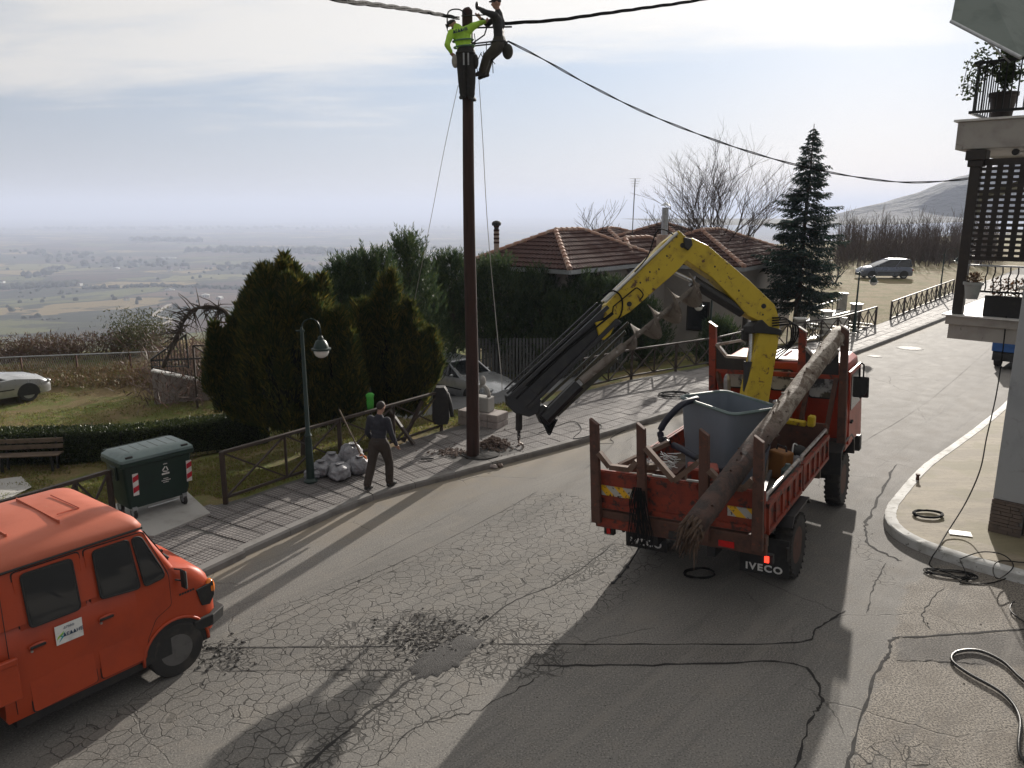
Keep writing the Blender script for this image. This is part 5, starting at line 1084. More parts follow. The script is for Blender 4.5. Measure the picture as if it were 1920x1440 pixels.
hgt_ = b.ramp(b.math('ADD', g_.outputs[1], b.math('MULTIPLY', b.math('SUBTRACT', n1, .5), 1.1)), 1.4, 2.6)
col = b.mix(hgt_, b.mix(b.ramp(n1, .4, .6), (.075, .04, .03), (.028, .02, .017)), b.mix(b.ramp(n1, .40, .58), (.34, .30, .25), (.13, .095, .07))); col = b.mix(b.ramp(n2, .55, .7, 0, .7), col, (.045, .033, .026))
b.pbr(col, .75, 0, b.bump(b.math('ADD', n1, n2), .8, .02), .4); m_log = b.m
MB().loft(rings).build('bark', m_log, t, smooth=True)
kn = MB()
for k in range(46):
    f = RND.uniform(.06, .97); a = RND.uniform(0, 6.28); c = ax * f; o = s1 * math.cos(a) + s2 * math.sin(a); r = .155 - .012 * f; kn.tube([c + o * (r - .02), c + o * (r + RND.uniform(.015, .05)) - u * .02], [RND.uniform(.018, .035), .008], 5)
kn.build('knots', m_log, t)['kind'] = 'stuff'
m_split = M('split_wood', (.09, .055, .035), .9, c2=(.035, .025, .02), ns=12, bump=.5); sp = MB()
for k in range(90):
    a = RND.uniform(0, 6.28); r = .15 * RND.random() ** .5; o = s1 * math.cos(a) * r + s2 * math.sin(a) * r; ln = RND.uniform(.06, .26) * (1 if k % 6 else 1.6); fl = o * RND.uniform(-.1, .7) + Vector((RND.uniform(-.06, .06), 0, RND.uniform(-.16, .0)))
    sp.tube([u * .05 + o, -u * ln * .5 + o * 1.1, -u * ln + o + fl], [.024, .018, .004], 4, cap=False)
sp.build('splinters', m_split, t)['kind'] = 'stuff'; MB().ell((0, 0, 0), (.07, .07, .07), 8, 6, .15).build('heartwood', M('heartwood', (.5, .22, .05), .8, ns=20), t)
m_navy = M('navy_padding', (.012, .014, .03), .5, ns=9)
# basket
bo = W3((-.08, 2.33, 1.16)); bk = thing('work_basket', 'grey fibreglass lifting basket standing on the truck bed', 'basket', bo, TA + 31, 0)
def rr(w, d, r, z, n=4): return [(x, y, z) for x, y in rrect(-w / 2, w / 2, -d / 2, d / 2, r, n)]
R_ = [rr(1.16, .84, .14, 0), rr(1.22, .9, .14, .5), rr(1.24, .92, .14, .56), rr(1.34, 1.0, .14, 1.24), rr(1.29, .95, .12, 1.24), rr(1.1, .78, .12, .04)]
MB().loft(R_).build('shell', m_bucket, bk, smooth='auto'); MB().loft([rr(1.39, 1.05, .15, 1.225), rr(1.40, 1.06, .15, 1.25), rr(1.36, 1.02, .15, 1.275), rr(1.30, .96, .13, 1.27), rr(1.28, .94, .13, 1.235)], cap=False).build('rim', m_lid, bk, smooth='auto')
MB().bb(-.1, .5, -.545, -.50, .9, 1.0).build('hanger_plate', m_dark, bk) if False else MB().bb(.2, .62, .3, .34, .5, 1.1).build('control_box', m_black, bk, bevel=.02)
BW = Matrix.Translation(bo)
hose = [W3(p) for p in ((-.5, 2.2, 2.45), (-.62, 1.75, 2.42), (-.88, 1.6, 2.08), (-.86, 1.58, 1.86), (-.5, 1.45, 1.78), (-.1, 1.2, 1.72), (.35, 1.15, 1.62), (.72, 1.5, 1.78), (.85, 2.0, 2.2), (.72, 2.5, 2.42))]
bpy.context.view_layer.update(); bki = bk.matrix_world.inverted(); hl_ = [bki @ p for p in hose]
pa = MB().tube(spl(hl_, 5), .055, 10).build('padded_rail', m_navy, bk, smooth=True)
for i in (3, 5): MB().tube([hl_[i] - Vector((.05, 0, 0)), hl_[i] + Vector((.05, 0, 0))], .065, 10).build('clamp', m_black, pa)
def bedthing(name, lab, cat, p): return thing(name, lab, cat, W3(p), TA + RND.uniform(-30, 30))
t = bedthing('wire_coil', 'heap of shiny wire and clamps left of the basket', 'wire', (-.72, 1.15, 1.13)); mb = MB()
MB().bb(-.28, .3, -.25, .25, 0, .42).build('crate', m_rust, t)
for k in range(70): a = Vector((RND.uniform(-.26, .2), RND.uniform(-.2, .2), RND.uniform(.42, .6))); mb.tube([a, a + Vector((RND.uniform(-.2, .2), RND.uniform(-.1, .1), RND.uniform(-.06, .08)))], .007, 4)
mb.build('wires', m_steel, t)['kind'] = 'stuff'
t = bedthing('jerry_can', 'dirty orange can on the bed beside the log', 'can', (.78, 2.55, 1.13)); MB().bb(-.17, .17, -.12, .12, 0, .48).build('body', M('dirty_orange', (.34, .14, .03), .6, c2=(.2, .09, .03), ns=5), t, bevel=.04, seg=2); MB().tube([(-.1, 0, .48), (-.08, 0, .56), (.08, 0, .56), (.1, 0, .48)], .018, 6).build('handle', m_dark, t)
t = bedthing('tool_bag', 'pale grey tool bag with a dark helmet on top, in the truck bed', 'bag', (1.0, 2.75, 1.13)); MB().ell((0, 0, .2), (.16, .24, .2), 12, 8, .06).build('bag', m_sack, t, smooth=True); MB().ell((.02, .05, .42), (.13, .16, .1), 12, 8).build('helmet', m_black, t, smooth=True); MB().tube(spl([(-.1, -.1, .35), (-.08, 0, .55), (.0, .1, .5)], 4), .012, 5).build('strap', m_white, t)
t = bedthing('canister', 'small greenish white canister near the right side board', 'canister', (1.0, 2.1, 1.13)); MB().lathe([(.09, 0), (.1, .02), (.1, .3), (.05, .36), (.04, .4)], 12).build('body', m_lid, t, smooth='auto')
for p, sz, lab in (((.62, 3.75, 1.76), (.62, .1, .1), 'longer yellow chock lying on the headboard'), ((1.02, 3.7, 1.76), (.12, .12, .2), 'short yellow chock standing by the cab corner')):
    t = bedthing('yellow_chock', lab, 'chock', p); t.rotation_euler = (0, 0, -math.radians(TA + 4)); MB().box((0, 0, sz[2] / 2), sz).build('block', m_yellow, t, bevel=.02)
t = bedthing('black_bars', 'bundle of dark bars and straps along the right side board', 'bars', (.95, 1.0, 1.13)); t.rotation_euler = (0, 0, -math.radians(TA))
for k in range(7): MB().bar((RND.uniform(-.2, .15), -.75, .04 + k * .045), (RND.uniform(-.15, .18), .8, .06 + k * .045), .05).build('bar', m_dark, t)
t = bedthing('timber_offcuts', 'short timber pieces behind the left rear rack', 'timber', (-1.0, .35, 1.13)); t.rotation_euler = (0, 0, -math.radians(TA))
for k in range(5): MB().bar((-.15 + RND.uniform(-.05, .1), .0, .05 + .13 * k), (.4, .12 * k - .2, .08 + .13 * k), .1, .08).build('timber', m_wood, t)
t = bedthing('red_toolbox', 'small red box wedged by the third rear stake', 'box', (.12, .62, 1.13)); MB().bb(-.22, .22, -.18, .18, 0, .68).build('body', m_red, t, bevel=.02); MB().bb(-.05, .05, -.19, .19, .68, .7).build('latch', m_dark, t)
# ------------------------------------------------------------------ orange double-cab van
VAZ = 37; van = thing('double_cab_van', 'dull orange double cab work van, cut off by the lower left edge', 'van', (-4.823, 8.90, 0), VAZ); V = van
def sx(z): return .962 - max(0, z - 1.4) * .145
m_vanroof = M('pale_roof_orange', (.46, .11, .055), .6, c2=(.38, .08, .035), ns=1.6, c3=(.40, .20, .14), ns3=14, th3=(.68, .74), bump=.05)  # roof orange, paler and less saturated than the flanks
hood = lambda y: 1.40 if y < .08 else float(np.interp(y, [.08, .3, .45, .54, .60], [1.40, 1.31, 1.22, 1.13, .98]))
lw = MB(); ys_ = [-1.80, -1.78, -1.0, -.2, .08, .3, .45, .54, .60, .62]
rg_ = []
for y in ys_:
    h = hood(y); ins = .0 if y < .3 else float(np.interp(y, [.3, .5, .6, .62], [0, .03, .09, .13])); w = .96 - ins; zb = .36 if -1.79 < y < .6 else .4
    rg_.append([(-w + .03, y, zb), (-w, y, .5), (-w - .0, y, 1.0), (-w + .01, y, h - .12), (-w + .06, y, h - .03), (-w + .16, y, h), (0, y, h + (.04 if y > .05 else 0)), (w - .16, y, h), (w - .06, y, h - .03), (w - .01, y, h - .12), (w, y, 1.0), (w, y, .5), (w - .03, y, zb)])
lw.loft(rg_).build('body', m_orange, V, smooth='auto')
def ring(x, y0, y1, r, z): return [(a, b_, z) for a, b_ in rrect(-x, x, y0, y1, r, 4)]
MB().loft([ring(.955, -1.79, .11, .07, 1.385), ring(sx(1.96), -1.76, -.19, .10, 1.96)]).build('cab_upper', m_orange, V, smooth='auto')
MB().loft([ring(.895, -1.78, -.17, .11, 1.962), ring(.90, -1.79, -.16, .11, 1.985), ring(.86, -1.76, -.2, .13, 2.06), ring(.74, -1.68, -.30, .16, 2.14), ring(.5, -1.5, -.5, .18, 2.185), ring(.1, -1.1, -.8, .05, 2.2)]).build('roof', m_vanroof, V, smooth=True)
def rz(x, y): return 2.185
for x0, x1, y0, y1 in ((-.55, .55, -.92, -.905), (-.5, .5, -1.42, -1.405)): MB().bb(x0, x1, y0, y1, 2.175, 2.215).build('roof_rib', m_vanroof, V)
MB().tube([(-.35, -.62, 2.205), (.32, -.60, 2.20), (.36, -.85, 2.215)], .008, 4).build('roof_seam', m_orange, V)
MB().prism([(-.28, 2.05), (-.24, 2.13), (-.22, 2.05)], .60, .62, 'x').build('antenna_foot', m_black, V)
def sp(name, poly, off, mat, parent, th=.006, r=0):   # panel on the leaning right flank
    n = len(poly); a = [(sx(z) + off, y, z) for y, z in poly]; c = [(sx(z) + off - th, y, z) for y, z in poly]
    return MB().add(a + c, [tuple(range(n)), tuple(range(n, 2 * n))[::-1]] + [(i, (i + 1) % n, n + (i + 1) % n, n + i) for i in range(n)]).build(name, mat, parent)
def rpoly(pts, r=.05, n=3):
    o = []; k = len(pts)
    for i in range(k):
        p = Vector(pts[i]).to_3d(); a = (Vector(pts[i - 1]).to_3d() - p); b_ = (Vector(pts[(i + 1) % k]).to_3d() - p); p0 = p + a.normalized() * r; p1 = p + b_.normalized() * r
        for j in range(n + 1): t = j / n; q = p0 * (1 - t) ** 2 + p * 2 * t * (1 - t) + p1 * t * t; o.append((q.x, q.y))
    return o
def grow(poly, g):
    cx = sum(a for a, _ in poly) / len(poly); cz = sum(c for _, c in poly) / len(poly)
    return [(a + g * (1 if a > cx else -1), c + g * (1 if c > cz else -1)) for a, c in poly]
doorF = [(-.86, .40), (-.33, .40), (-.30, .62), (-.18, .84), (.02, .93), (.02, 1.33), (-.19, 1.925), (-.86, 1.94)]
doorR = [(-1.56, .38), (-.89, .40), (-.89, 1.94), (-1.56, 1.945)]
drs = []
for nm, pl in (('front', doorF), ('rear', doorR)):
    sp('door_gap', rpoly(pl, .04), .004, m_black, V, .004); d = sp('door', rpoly(grow(pl, -.011), .04), .014, m_orange, V, .012); drs.append(d)
m_win = M('van_window', (.010, .012, .014), .04, c2=(.02, .022, .024), ns=1.2, bump=0, spec=1., rvar=.01)
for pl, d in (([(-.76, 1.36), (-.34, 1.31), (-.385, 1.885), (-.76, 1.885)], drs[0]), ([(-.27, 1.305), (-.045, 1.33), (-.06, 1.42), (-.225, 1.875), (-.33, 1.885)], drs[0]), ([(-1.47, 1.34), (-.99, 1.34), (-.99, 1.885), (-1.47, 1.89)], drs[1])):
    pl = rpoly(pl, .05, 4); f = sp('window', rpoly(pl, .001, 1) if False else pl, .0235, m_win, d, .008); 
    rim = MB().tube([(sx(z) + .022, y, z) for y, z in grow(pl, .008)] + [(sx(pl[0][1]) + .022, *grow(pl, .008)[0])], .011, 6).build('seal', m_black, f)
for y, d in ((-.78, drs[0]), (-1.48, drs[1])):
    MB().ell((.982, y + .05, 1.115), (.012, .10, .035), 12, 5).build('handle_recess', m_orange, d, smooth=True); MB().bb(.985, 1.003, y - .03, y + .12, 1.10, 1.13).build('handle', m_black, d, bevel=.006); MB().lathe([(.014, .98), (.014, 1.0)], 8, (0, y - .02, 1.08), 'x').build('lock', m_steel, d)
st = sp('door_sign', [(-1.26, 1.02), (-.985, 1.02), (-.985, 1.235), (-1.26, 1.235)], .0165, m_white, drs[1], .003)
m_ink = M('sign_ink', (.03, .06, .12), .5, ns=9); m_teal = M('sign_teal', (.02, .32, .36), .5, ns=9); m_lime = M('sign_lime', (.35, .6, .05), .5, ns=9)
MX_ = lambda y, z: M3((0, 1, 0), (0, 0, 1), (sx(z) + .0185, y, z))
text('ΔΕΔΔΗΕ', .052, MX_(-1.085, 1.11), m_ink, st, ext=.0008, bold=.001); text('ΔΠΜΘ', .036, MX_(-1.12, 1.19), m_ink, st, ext=.0008)
for k, (q, mt) in enumerate(([[(-1.235, 1.045), (-1.175, 1.10), (-1.20, 1.11), (-1.15, 1.15), (-1.225, 1.11), (-1.20, 1.10)], m_teal], [[(-1.25, 1.08), (-1.19, 1.125), (-1.17, 1.16), (-1.24, 1.11)], m_lime])): MB().prism(q, sx(1.1) + .0175, sx(1.1) + .0188, 'x').build('lightning_emblem', mt, st)
m_dkrim = M('dark_rim', (.13, .125, .12), .6, .3, ns=8)
# wheels, arches, bumper, lamps
for s in (-1, 1):
    a_ = [(.03 + .41 * math.cos(t_), .33 + .41 * math.sin(t_)) for t_ in np.linspace(-.05, math.pi + .05, 16)]
    MB().prism([(y, z) for y, z in a_], s * .80, s * .963, 'x').build('wheel_well', m_black, V)
    MB().tube([(s * .966, y, z) for y, z in a_], .02, 6).build('arch_lip', m_orange, V, smooth=True)
    wheel(V, s * .885, .03, .335, .335, .19, s, rimr=.56, rim=m_dkrim, steer=-.06); wheel(V, s * .82, -3.1, .335, .335, .19, s, rimr=.56, rim=m_dkrim)
MB().loft([[(x, y, z) for x, y, z in q] for q in [[(.985, .26, .46), (1.0, .26, .60), (.94, .26, .60), (.93, .26, .46)], [(1.0, .5, .46), (1.015, .5, .61), (.94, .5, .61), (.93, .5, .46)], [(.9, .70, .46), (.91, .72, .61), (.84, .62, .61), (.83, .62, .46)], [(-.9, .70, .46), (-.91, .72, .61), (-.84, .62, .61), (-.83, .62, .46)], [(-1.0, .5, .46), (-1.015, .5, .61), (-.94, .5, .61), (-.93, .5, .46)]]]).build('bumper', m_black, V, bevel=.01)
sp('grille_corner', [(.34, .99), (.40, .76), (.50, .74), (.565, .84), (.565, 1.02), (.52, 1.0)], .006 - .0, m_black, V, .03); MB().ell((.90, .545, .93), (.075, .07, .115), 10, 7).build('indicator', m_lens, V, smooth=True)
for x in (-.55, .55): hl = MB().lathe([(.1, .60), (.1, .655), (.06, .67)], 16, (x, 0, .88), 'y').build('headlight', m_glass, V)
MB().bb(-.4, .4, .625, .64, .78, .98).build('grille', m_black, V)
for k in range(6): MB().bb(.965, .968, .12 + k * .034, .145 + k * .034, 1.005, 1.03).build('badge_bar', m_black, V)
ws = [(-.84, .075, 1.44), (.84, .075, 1.44), (.78, -.155, 1.88), (-.78, -.155, 1.88)]; 
MB().add([(x, y + .03, z) for x, y, z in ws] + [(x, y - .02, z) for x, y, z in ws], [(0, 1, 2, 3), (7, 6, 5, 4), (0, 4, 5, 1), (1, 5, 6, 2), (2, 6, 7, 3), (3, 7, 4, 0)]).build('windscreen', m_glass, V)
MB().tube([(.6, .2, 1.38), (.3, .1, 1.50), (.0, .02, 1.70)], .008, 5).tube([(.62, .22, 1.36), (.58, .17, 1.42)], .015, 5).build('wiper', m_black, V)
mv = MB().tube([(.95, .10, 1.36), (1.04, .14, 1.36), (1.06, .14, 1.30)], .01, 5).tube([(.95, .10, 1.22), (1.05, .14, 1.22)], .01, 5).build('mirror_arm', m_black, V); MB().bb(1.0, 1.12, .13, .165, 1.12, 1.36).build('mirror', m_black, mv, bevel=.02)
MB().tube([(.905, -1.76, 1.972), (.905, -.2, 1.972)], .014, 5).build('gutter', m_black, V); MB().tube([(.966, -1.7, 1.9), (.966, -1.7, .45)], .004, 4).build('panel_seam', m_black, V); MB().bb(.30, .34, .26, .3, 1.33, 1.36).build('washer_nozzle', m_black, V)
MB().tube([(.978, -1.62, 2.0), (.962, -.4, 1.99)], .012, 5).build('gutter', m_orange, V) if False else None
MB().bb(-.9, .9, -1.7, .5, .25, .38).bb(-.6, .6, -4.3, -1.7, .4, .62).build('underbody', m_dark, V)
for x in (-1.05, 1.05): MB().bb(x - .02, x + .02, -4.4, -1.66, .66, 1.10).build('drop_side', m_orange, V, bevel=.01); MB().bb(x - .028 if x > 0 else x - .03, x + .03 if x > 0 else x + .028, -4.4, -1.66, 1.05, 1.12).build('drop_side_rim', m_orange, V, bevel=.01)
MB().bb(-1.0, 1.0, -4.4, -1.9, .66, .72).build('load_bed', m_wood, V); MB().bb(-1.0, 1.0, -1.93, -1.89, .72, 1.3).build('headboard', m_orange, V); MB().bb(-1.0, 1.0, -4.42, -4.38, .7, 1.12).build('tailboard', m_orange, V)

# ------------------------------------------------------------------ parked cars
def car(label, loc, az, L, W_, H, paint, roofcurve, hoodz=.95, wb=2.5, beltz=.92, wr=.31, name='parked_car', cat='car', fo=.85):
    t = thing(name, label, cat, loc, az); w = W_ / 2; y1 = wb + fo; y0 = y1 - L        # rear axle at y = 0
    # lower body
    ys_ = np.array([y0, y0 + .05, y0 + .3, 0, wb * .5, wb * .85, wb + fo * .45, y1 - .18, y1 - .04, y1]); top = np.interp(ys_, [y0, y0 + .25, wb * .6, wb * .9, y1 - .25, y1], [beltz - .18, beltz, beltz, hoodz, hoodz - .17, .55]); hw = np.interp(ys_, [y0, y0 + .2, y1 - .5, y1 - .1, y1], [w * .84, w, w, w * .86, w * .62]); R2 = []
    for y, zt, ww in zip(ys_, top, hw): zb = .24; R2.append([(-ww * .94, y, zb), (-ww, y, .42), (-ww, y, zt * .72), (-ww * .96, y, zt - .06), (-ww * .86, y, zt), (0, y, zt + .035), (ww * .86, y, zt), (ww * .96, y, zt - .06), (ww, y, zt * .72), (ww, y, .42), (ww * .94, y, zb)])
    MB().loft(R2).build('body', paint, t, smooth='auto')
    (a0, a1, b0, b1) = roofcurve   # base rear/front y, roof rear/front y
    gl = MB().loft([ring2(w * .90, a0, a1, .1, beltz - .01), ring2(w * .74, b0, b1, .12, H - .05)]).build('windows', m_glass, t, smooth='auto')
    MB().loft([ring2(w * .755, b0 - .03, b1 + .03, .12, H - .065), ring2(w * .74, b0, b1, .14, H - .02), ring2(w * .5, b0 + .2, b1 - .2, .14, H)]).build('roof', paint, t, smooth=True)
    for s in (-1, 1):
        for ya, yb in ((a0 + .02, b0 + .03), (a1 - .02, b1 - .02), ((a0 + a1) / 2 - .2, (b0 + b1) / 2 - .1)):
            MB().bar((s * w * .905, ya, beltz - .02), (s * w * .752, yb, H - .05), .05, .035, up=(0, 1, 0)).build('pillar', paint, t)
        for y in (0, wb):
            MB().prism([(y + (wr + .06) * math.cos(q), wr + (wr + .06) * math.sin(q)) for q in np.linspace(-.2, math.pi + .2, 14)], s * (w - .22), s * (w + .004), 'x').build('wheel_well', m_black, t)
            wheel(t, s * (w - .095), y, wr, wr, .19, s, rimr=.62, rim=m_galv)
        MB().bb(s * w - .01, s * w + .012, .35, wb - .45, .5, .54).build('side_strip', m_black, t)
        MB().ell((s * (w + .06), a1 - .35, beltz + .08), (.09, .05, .06), 8, 6).build('door_mirror', paint, t, smooth=True)
        MB().ell((s * w * .72, y1 - .12, .64), (.17, .1, .07), 10, 6).build('headlight', m_galv, t, smooth=True); MB().bb(s * w * .8 - .1, s * w * .8 + .1, y0 - .005, y0 + .04, .68, .82).build('tail_lamp', m_redlens, t)
    MB().bb(-w * .55, w * .55, y1 - .035, y1 + .012, .3, .5).build('grille', m_black, t); return t
def ring2(x, y0, y1, r, z): return [(a, b_, z) for a, b_ in rrect(-x, x, y0, y1, r, 3)]
p0, p1 = TG(824, 741), TG(948, 735); azc = math.degrees(math.atan2(p1.x - p0.x, p1.y - p0.y)); c1 = car('silver hatchback parked behind the utility pole and cypresses', (p0 - Vector((0, -.7, 0))) + Vector((0, 0, 0)), azc + 4, 4.1, 1.72, 1.42, m_silver, (-.45, 1.95, -.15, 1.2), wb=2.5, beltz=.9)
c1.location.z = float(terr(c1.location.x + .8, c1.location.y + .6))
pf = TG(66, 752); azl = 40; a = math.radians(azl); c2 = car('silver saloon half cut off by the left edge of the park', (pf.x - .2 - 2.6 * math.sin(a) - .8 * math.cos(a), pf.y - 2.6 * math.cos(a) + .8 * math.sin(a), pf.z), azl, 4.4, 1.72, 1.38, m_silver, (-.9, 2.0, -.4, 1.05), wb=2.6, beltz=.88)
p = G(1672, 521, 0); car('dark blue minivan with a sunlit roof parked on the dirt lot', (p.x + .6, p.y, float(terr(p.x, p.y))), -88, 4.2, 1.72, 1.62, m_bluecar, (-.65, 2.5, -.5, 1.15), wb=2.6, beltz=1.0, hoodz=1.02, name='parked_minivan', cat='minivan')
# cars half seen behind the balcony screen
p = G(1868, 694, 0); t = thing('blue_pickup', 'blue pickup bed mostly hidden behind the balcony and pillar', 'pickup', (p.x - .1, p.y + .3, 0), 42)
MB().bb(.0, 1.7, .1, 2.6, .62, 1.08).build('load_bed', m_blue, t, bevel=.02); MB().bb(.05, 1.65, .08, 4.2, .3, .61).build('chassis', m_black, t); MB().bb(.1, 1.6, 2.7, 4.2, .5, 1.85).build('cab', m_blue, t, bevel=.08); MB().bb(.25, 1.45, 2.68, 2.7, 1.2, 1.7).build('rear_window', m_glass, t)
for x, s in ((.15, -1), (1.55, 1)): wheel(t, x, .75, .33, .33, .22, s); wheel(t, x, 3.6, .33, .33, .22, s)

# ------------------------------------------------------------------ houses with tiled hip roofs
def roofplane(mb, A, B, C, D_, cw=.20, rh=.34):
    A, B, C, D_ = map(Vector, (A, B, C, D_)); nrm = (B - A).cross(D_ - A).normalized()
    if nrm.z < 0: nrm = -nrm
    L_ = ((D_ + C) / 2 - (A + B) / 2).length; n = max(3, int(L_ / rh)); ex = (B - A).normalized()
    for i in range(n):
        lo = []; hi = []; l0, r0 = A.lerp(D_, i / n), B.lerp(C, i / n); l1, r1 = A.lerp(D_, (i + 1) / n), B.lerp(C, (i + 1) / n); w = (r0 - l0).length
        if w < .15: continue
        m_ = max(2, int(w / cw * 4)); 
        for k in range(m_ + 1):
            s = k / m_; x = (l0 + (r0 - l0) * s); off = (x - A).dot(ex); bmp = .045 * abs(math.sin(math.pi * off / cw)); jit = RND.uniform(0, .008)
            lo.append(x + nrm * (.05 + bmp + jit)); 
            q = l1 + (r1 - l1) * s; offq = (q - A).dot(ex); hi.append(q + nrm * (.012 + .04 * abs(math.sin(math.pi * offq / cw))))
        dn_ = [p - nrm * .06 for p in lo]; V_ = dn_ + lo + hi; c = m_ + 1; F_ = []
        for k in range(m_): F_ += [(k, k + 1, c + k + 1, c + k), (c + k, c + k + 1, 2 * c + k + 1, 2 * c + k)]
        mb.add(V_, F_)
def ridgecap(t, P, Q):
    mb = MB(); P = Vector(P); Q = Vector(Q); n = max(2, int((Q - P).length / .38)); 
    for k in range(n):
        a = P.lerp(Q, k / n); b_ = P.lerp(Q, (k + 1.08) / n); mb.tube([a + Vector((0, 0, .06)), b_ + Vector((0, 0, .045))], [.12, .095], 8)
    o = mb.build('ridge_tiles', m_ridge, t, smooth='auto'); o['kind'] = 'stuff'
m_ridge = M('ridge_tile', (.36, .20, .14), .8, c2=(.46, .38, .32), ns=5, world=True)
def hiphouse(name, label, o, az, x0, x1, y0, y1, zg, ze, zr, ov=.5, windows=()):
    t = thing(name, label, 'house', (o.x, o.y, zg), az); ze -= zg; zr -= zg; w = x1 - x0; l = y1 - y0
    MB().bb(x0 + ov, x1 - ov, y0 + ov, y1 - ov, -1.2, ze + .02).build('wall', m_wallh, t)
    if w > l: r0, r1 = (x0 + l / 2, (y0 + y1) / 2), (x1 - l / 2, (y0 + y1) / 2)
    else: r0, r1 = ((x0 + x1) / 2, y0 + w / 2), ((x0 + x1) / 2, y1 - w / 2)
    c = [(x0, y0, ze), (x1, y0, ze), (x1, y1, ze), (x0, y1, ze)]; R0, R1 = (*r0, zr), (*r1, zr); mb = MB()
    if w > l: pls = [(c[0], c[1], R1, R0), (c[1], c[2], R1, R1), (c[2], c[3], R0, R1), (c[3], c[0], R0, R0)]; hips = [(c[0], R0), (c[3], R0), (c[1], R1), (c[2], R1), (R0, R1)]
    else: pls = [(c[0], c[1], R0, R0), (c[1], c[2], R1, R0), (c[2], c[3], R1, R1), (c[3], c[0], R0, R1)]; hips = [(c[0], R0), (c[1], R0), (c[2], R1), (c[3], R1), (R0, R1)]
    for p_ in pls: roofplane(mb, *p_)
    o_ = mb.build('roof_tiles', m_tile, t, fix=False); o_['kind'] = 'stuff'
    base = MB(); base.add([*c, R0, R1], [tuple(reversed(range(4)))] + ([(0, 1, 5, 4), (1, 2, 5), (2, 3, 4, 5), (3, 0, 4)] if w > l else [(0, 1, 4), (1, 2, 5, 4), (2, 3, 5), (3, 0, 4, 5)])); base.build('roof_deck', m_dwood, t, fix=False)
    MB().bb(x0 - .04, x1 + .04, y0 - .06, y0 - .002, ze - .16, ze + .0).bb(x1 + .002, x1 + .06, y0, y1, ze - .16, ze).build('gutter', m_galv, t)
    for a, b_ in hips: ridgecap(t, a, b_)
    for (side, u, z, ww, hh) in windows:
        if side == 'x': f = MB().bb(x1 - ov - .02, x1 - ov + .05, u - ww / 2, u + ww / 2, z, z + hh).build('window', m_dwood, t); MB().bb(x1 - ov + .051, x1 - ov + .06, u - ww / 2 + .08, u + ww / 2 - .08, z + .08, z + hh - .08).build('pane', m_glass, f)
        else: f = MB().bb(u - ww / 2, u + ww / 2, y0 + ov - .05, y0 + ov + .02, z, z + hh).build('window', m_dwood, t); MB().bb(u - ww / 2 + .08, u + ww / 2 - .08, y0 + ov - .06, y0 + ov - .051, z + .08, z + hh - .08).build('pane', m_glass, f)
    return t
hb_ = D(1395, 502, 34.); HB = hiphouse('tiled_house', 'pale house with the large tiled hip roof beside the fir', hb_, 36, -7.0, 0, 0, 9.5, -.9, hb_.z, hb_.z + 1.45, windows=(('x', 2.2, 1.0, 1.0, 1.2), ('x', 5.5, 1.0, 1.0, 1.2), ('y', -2.2, .9, 1.1, 1.4), ('y', -5, .9, 1.1, 1.4)))
hc_ = D(1330, 492, 37.); hiphouse('tiled_house_wing', 'higher rear wing with a long ridge behind the chimney flue', hc_, 36, -9.5, -1.2, 2, 10.5, -.9, hc_.z + .1, hc_.z + 1.65)
ha_ = D(1068, 507, 30.); hiphouse('small_tiled_house', 'smaller house whose tiled roof peeks over the pines right of the pole', ha_, 40, -5.6, .0, 0, 7.6, -1.2, ha_.z, ha_.z + 1.38)
hd_ = D(1190, 492, 34.0); hiphouse('tiled_annex', 'low tiled annex roof seen under the crane arm between both roofs', hd_, 40, -3.6, .2, 0, 6, -1.2, hd_.z - .3, hd_.z + .9)
hg = D(1120, 450, 44.0); hiphouse('rear_tiled_house', 'small red roof corner showing behind the two front roofs', hg, 36, -2.6, 1.5, 0, 5, -1.2, hg.z - .1, hg.z + .55)
# chimneys, antenna, dishes
p = D(931, 452, 33.5); t = thing('brick_chimney', 'slim brick chimney with a round dark cap above the small roof', 'chimney', (p.x, p.y, p.z - .9)); h = D(931, 415, 33.5).z - p.z + .9
MB().bb(-.11, .11, -.11, .11, 0, h - .35).build('stack', m_mortar, t); 
for k in range(5): MB().bb(-.12, .12, -.12, .12, .9 + k * .17 - .1, .9 + k * .17 - .02).build('brick_course', m_tile, t)
MB().lathe([(.1, h - .35), (.1, h - .2), (.19, h - .17), (.2, h - .06), (.14, h), (.03, h + .03)], 12).build('cap', m_black, t, smooth='auto')
p = D(1246, 430, 36.5); t = thing('metal_flue', 'white metal chimney flue with a conical cap on the big roof', 'flue', (p.x, p.y, p.z - .6)); h = D(1246, 383, 36.5).z - p.z + .6
MB().lathe([(.15, 0), (.15, h - .15)], 14).build('pipe', m_galv, t, smooth='auto'); MB().lathe([(.24, h - .06), (.03, h + .08)], 14).build('cap', m_galv, t); MB().bb(-.3, .3, -.3, .3, -.3, .35).build('base', m_mortar, t)
p = D(1186, 418, 40); t = thing('tv_antenna', 'thin leaning television antenna above the big roof', 'antenna', (p.x, p.y, p.z - .8)); tp = D(1191, 335, 40) - p + Vector((0, 0, .8)); MB().tube([(0, 0, 0), tp], .025, 5).build('mast', m_dark, t)
for k, w in enumerate((.28, .24, .2, .16)): MB().tube([tp + Vector((-w, 0, -.12 * k)), tp + Vector((w, 0, -.12 * k))], .009, 4).build('element', m_galv, t)
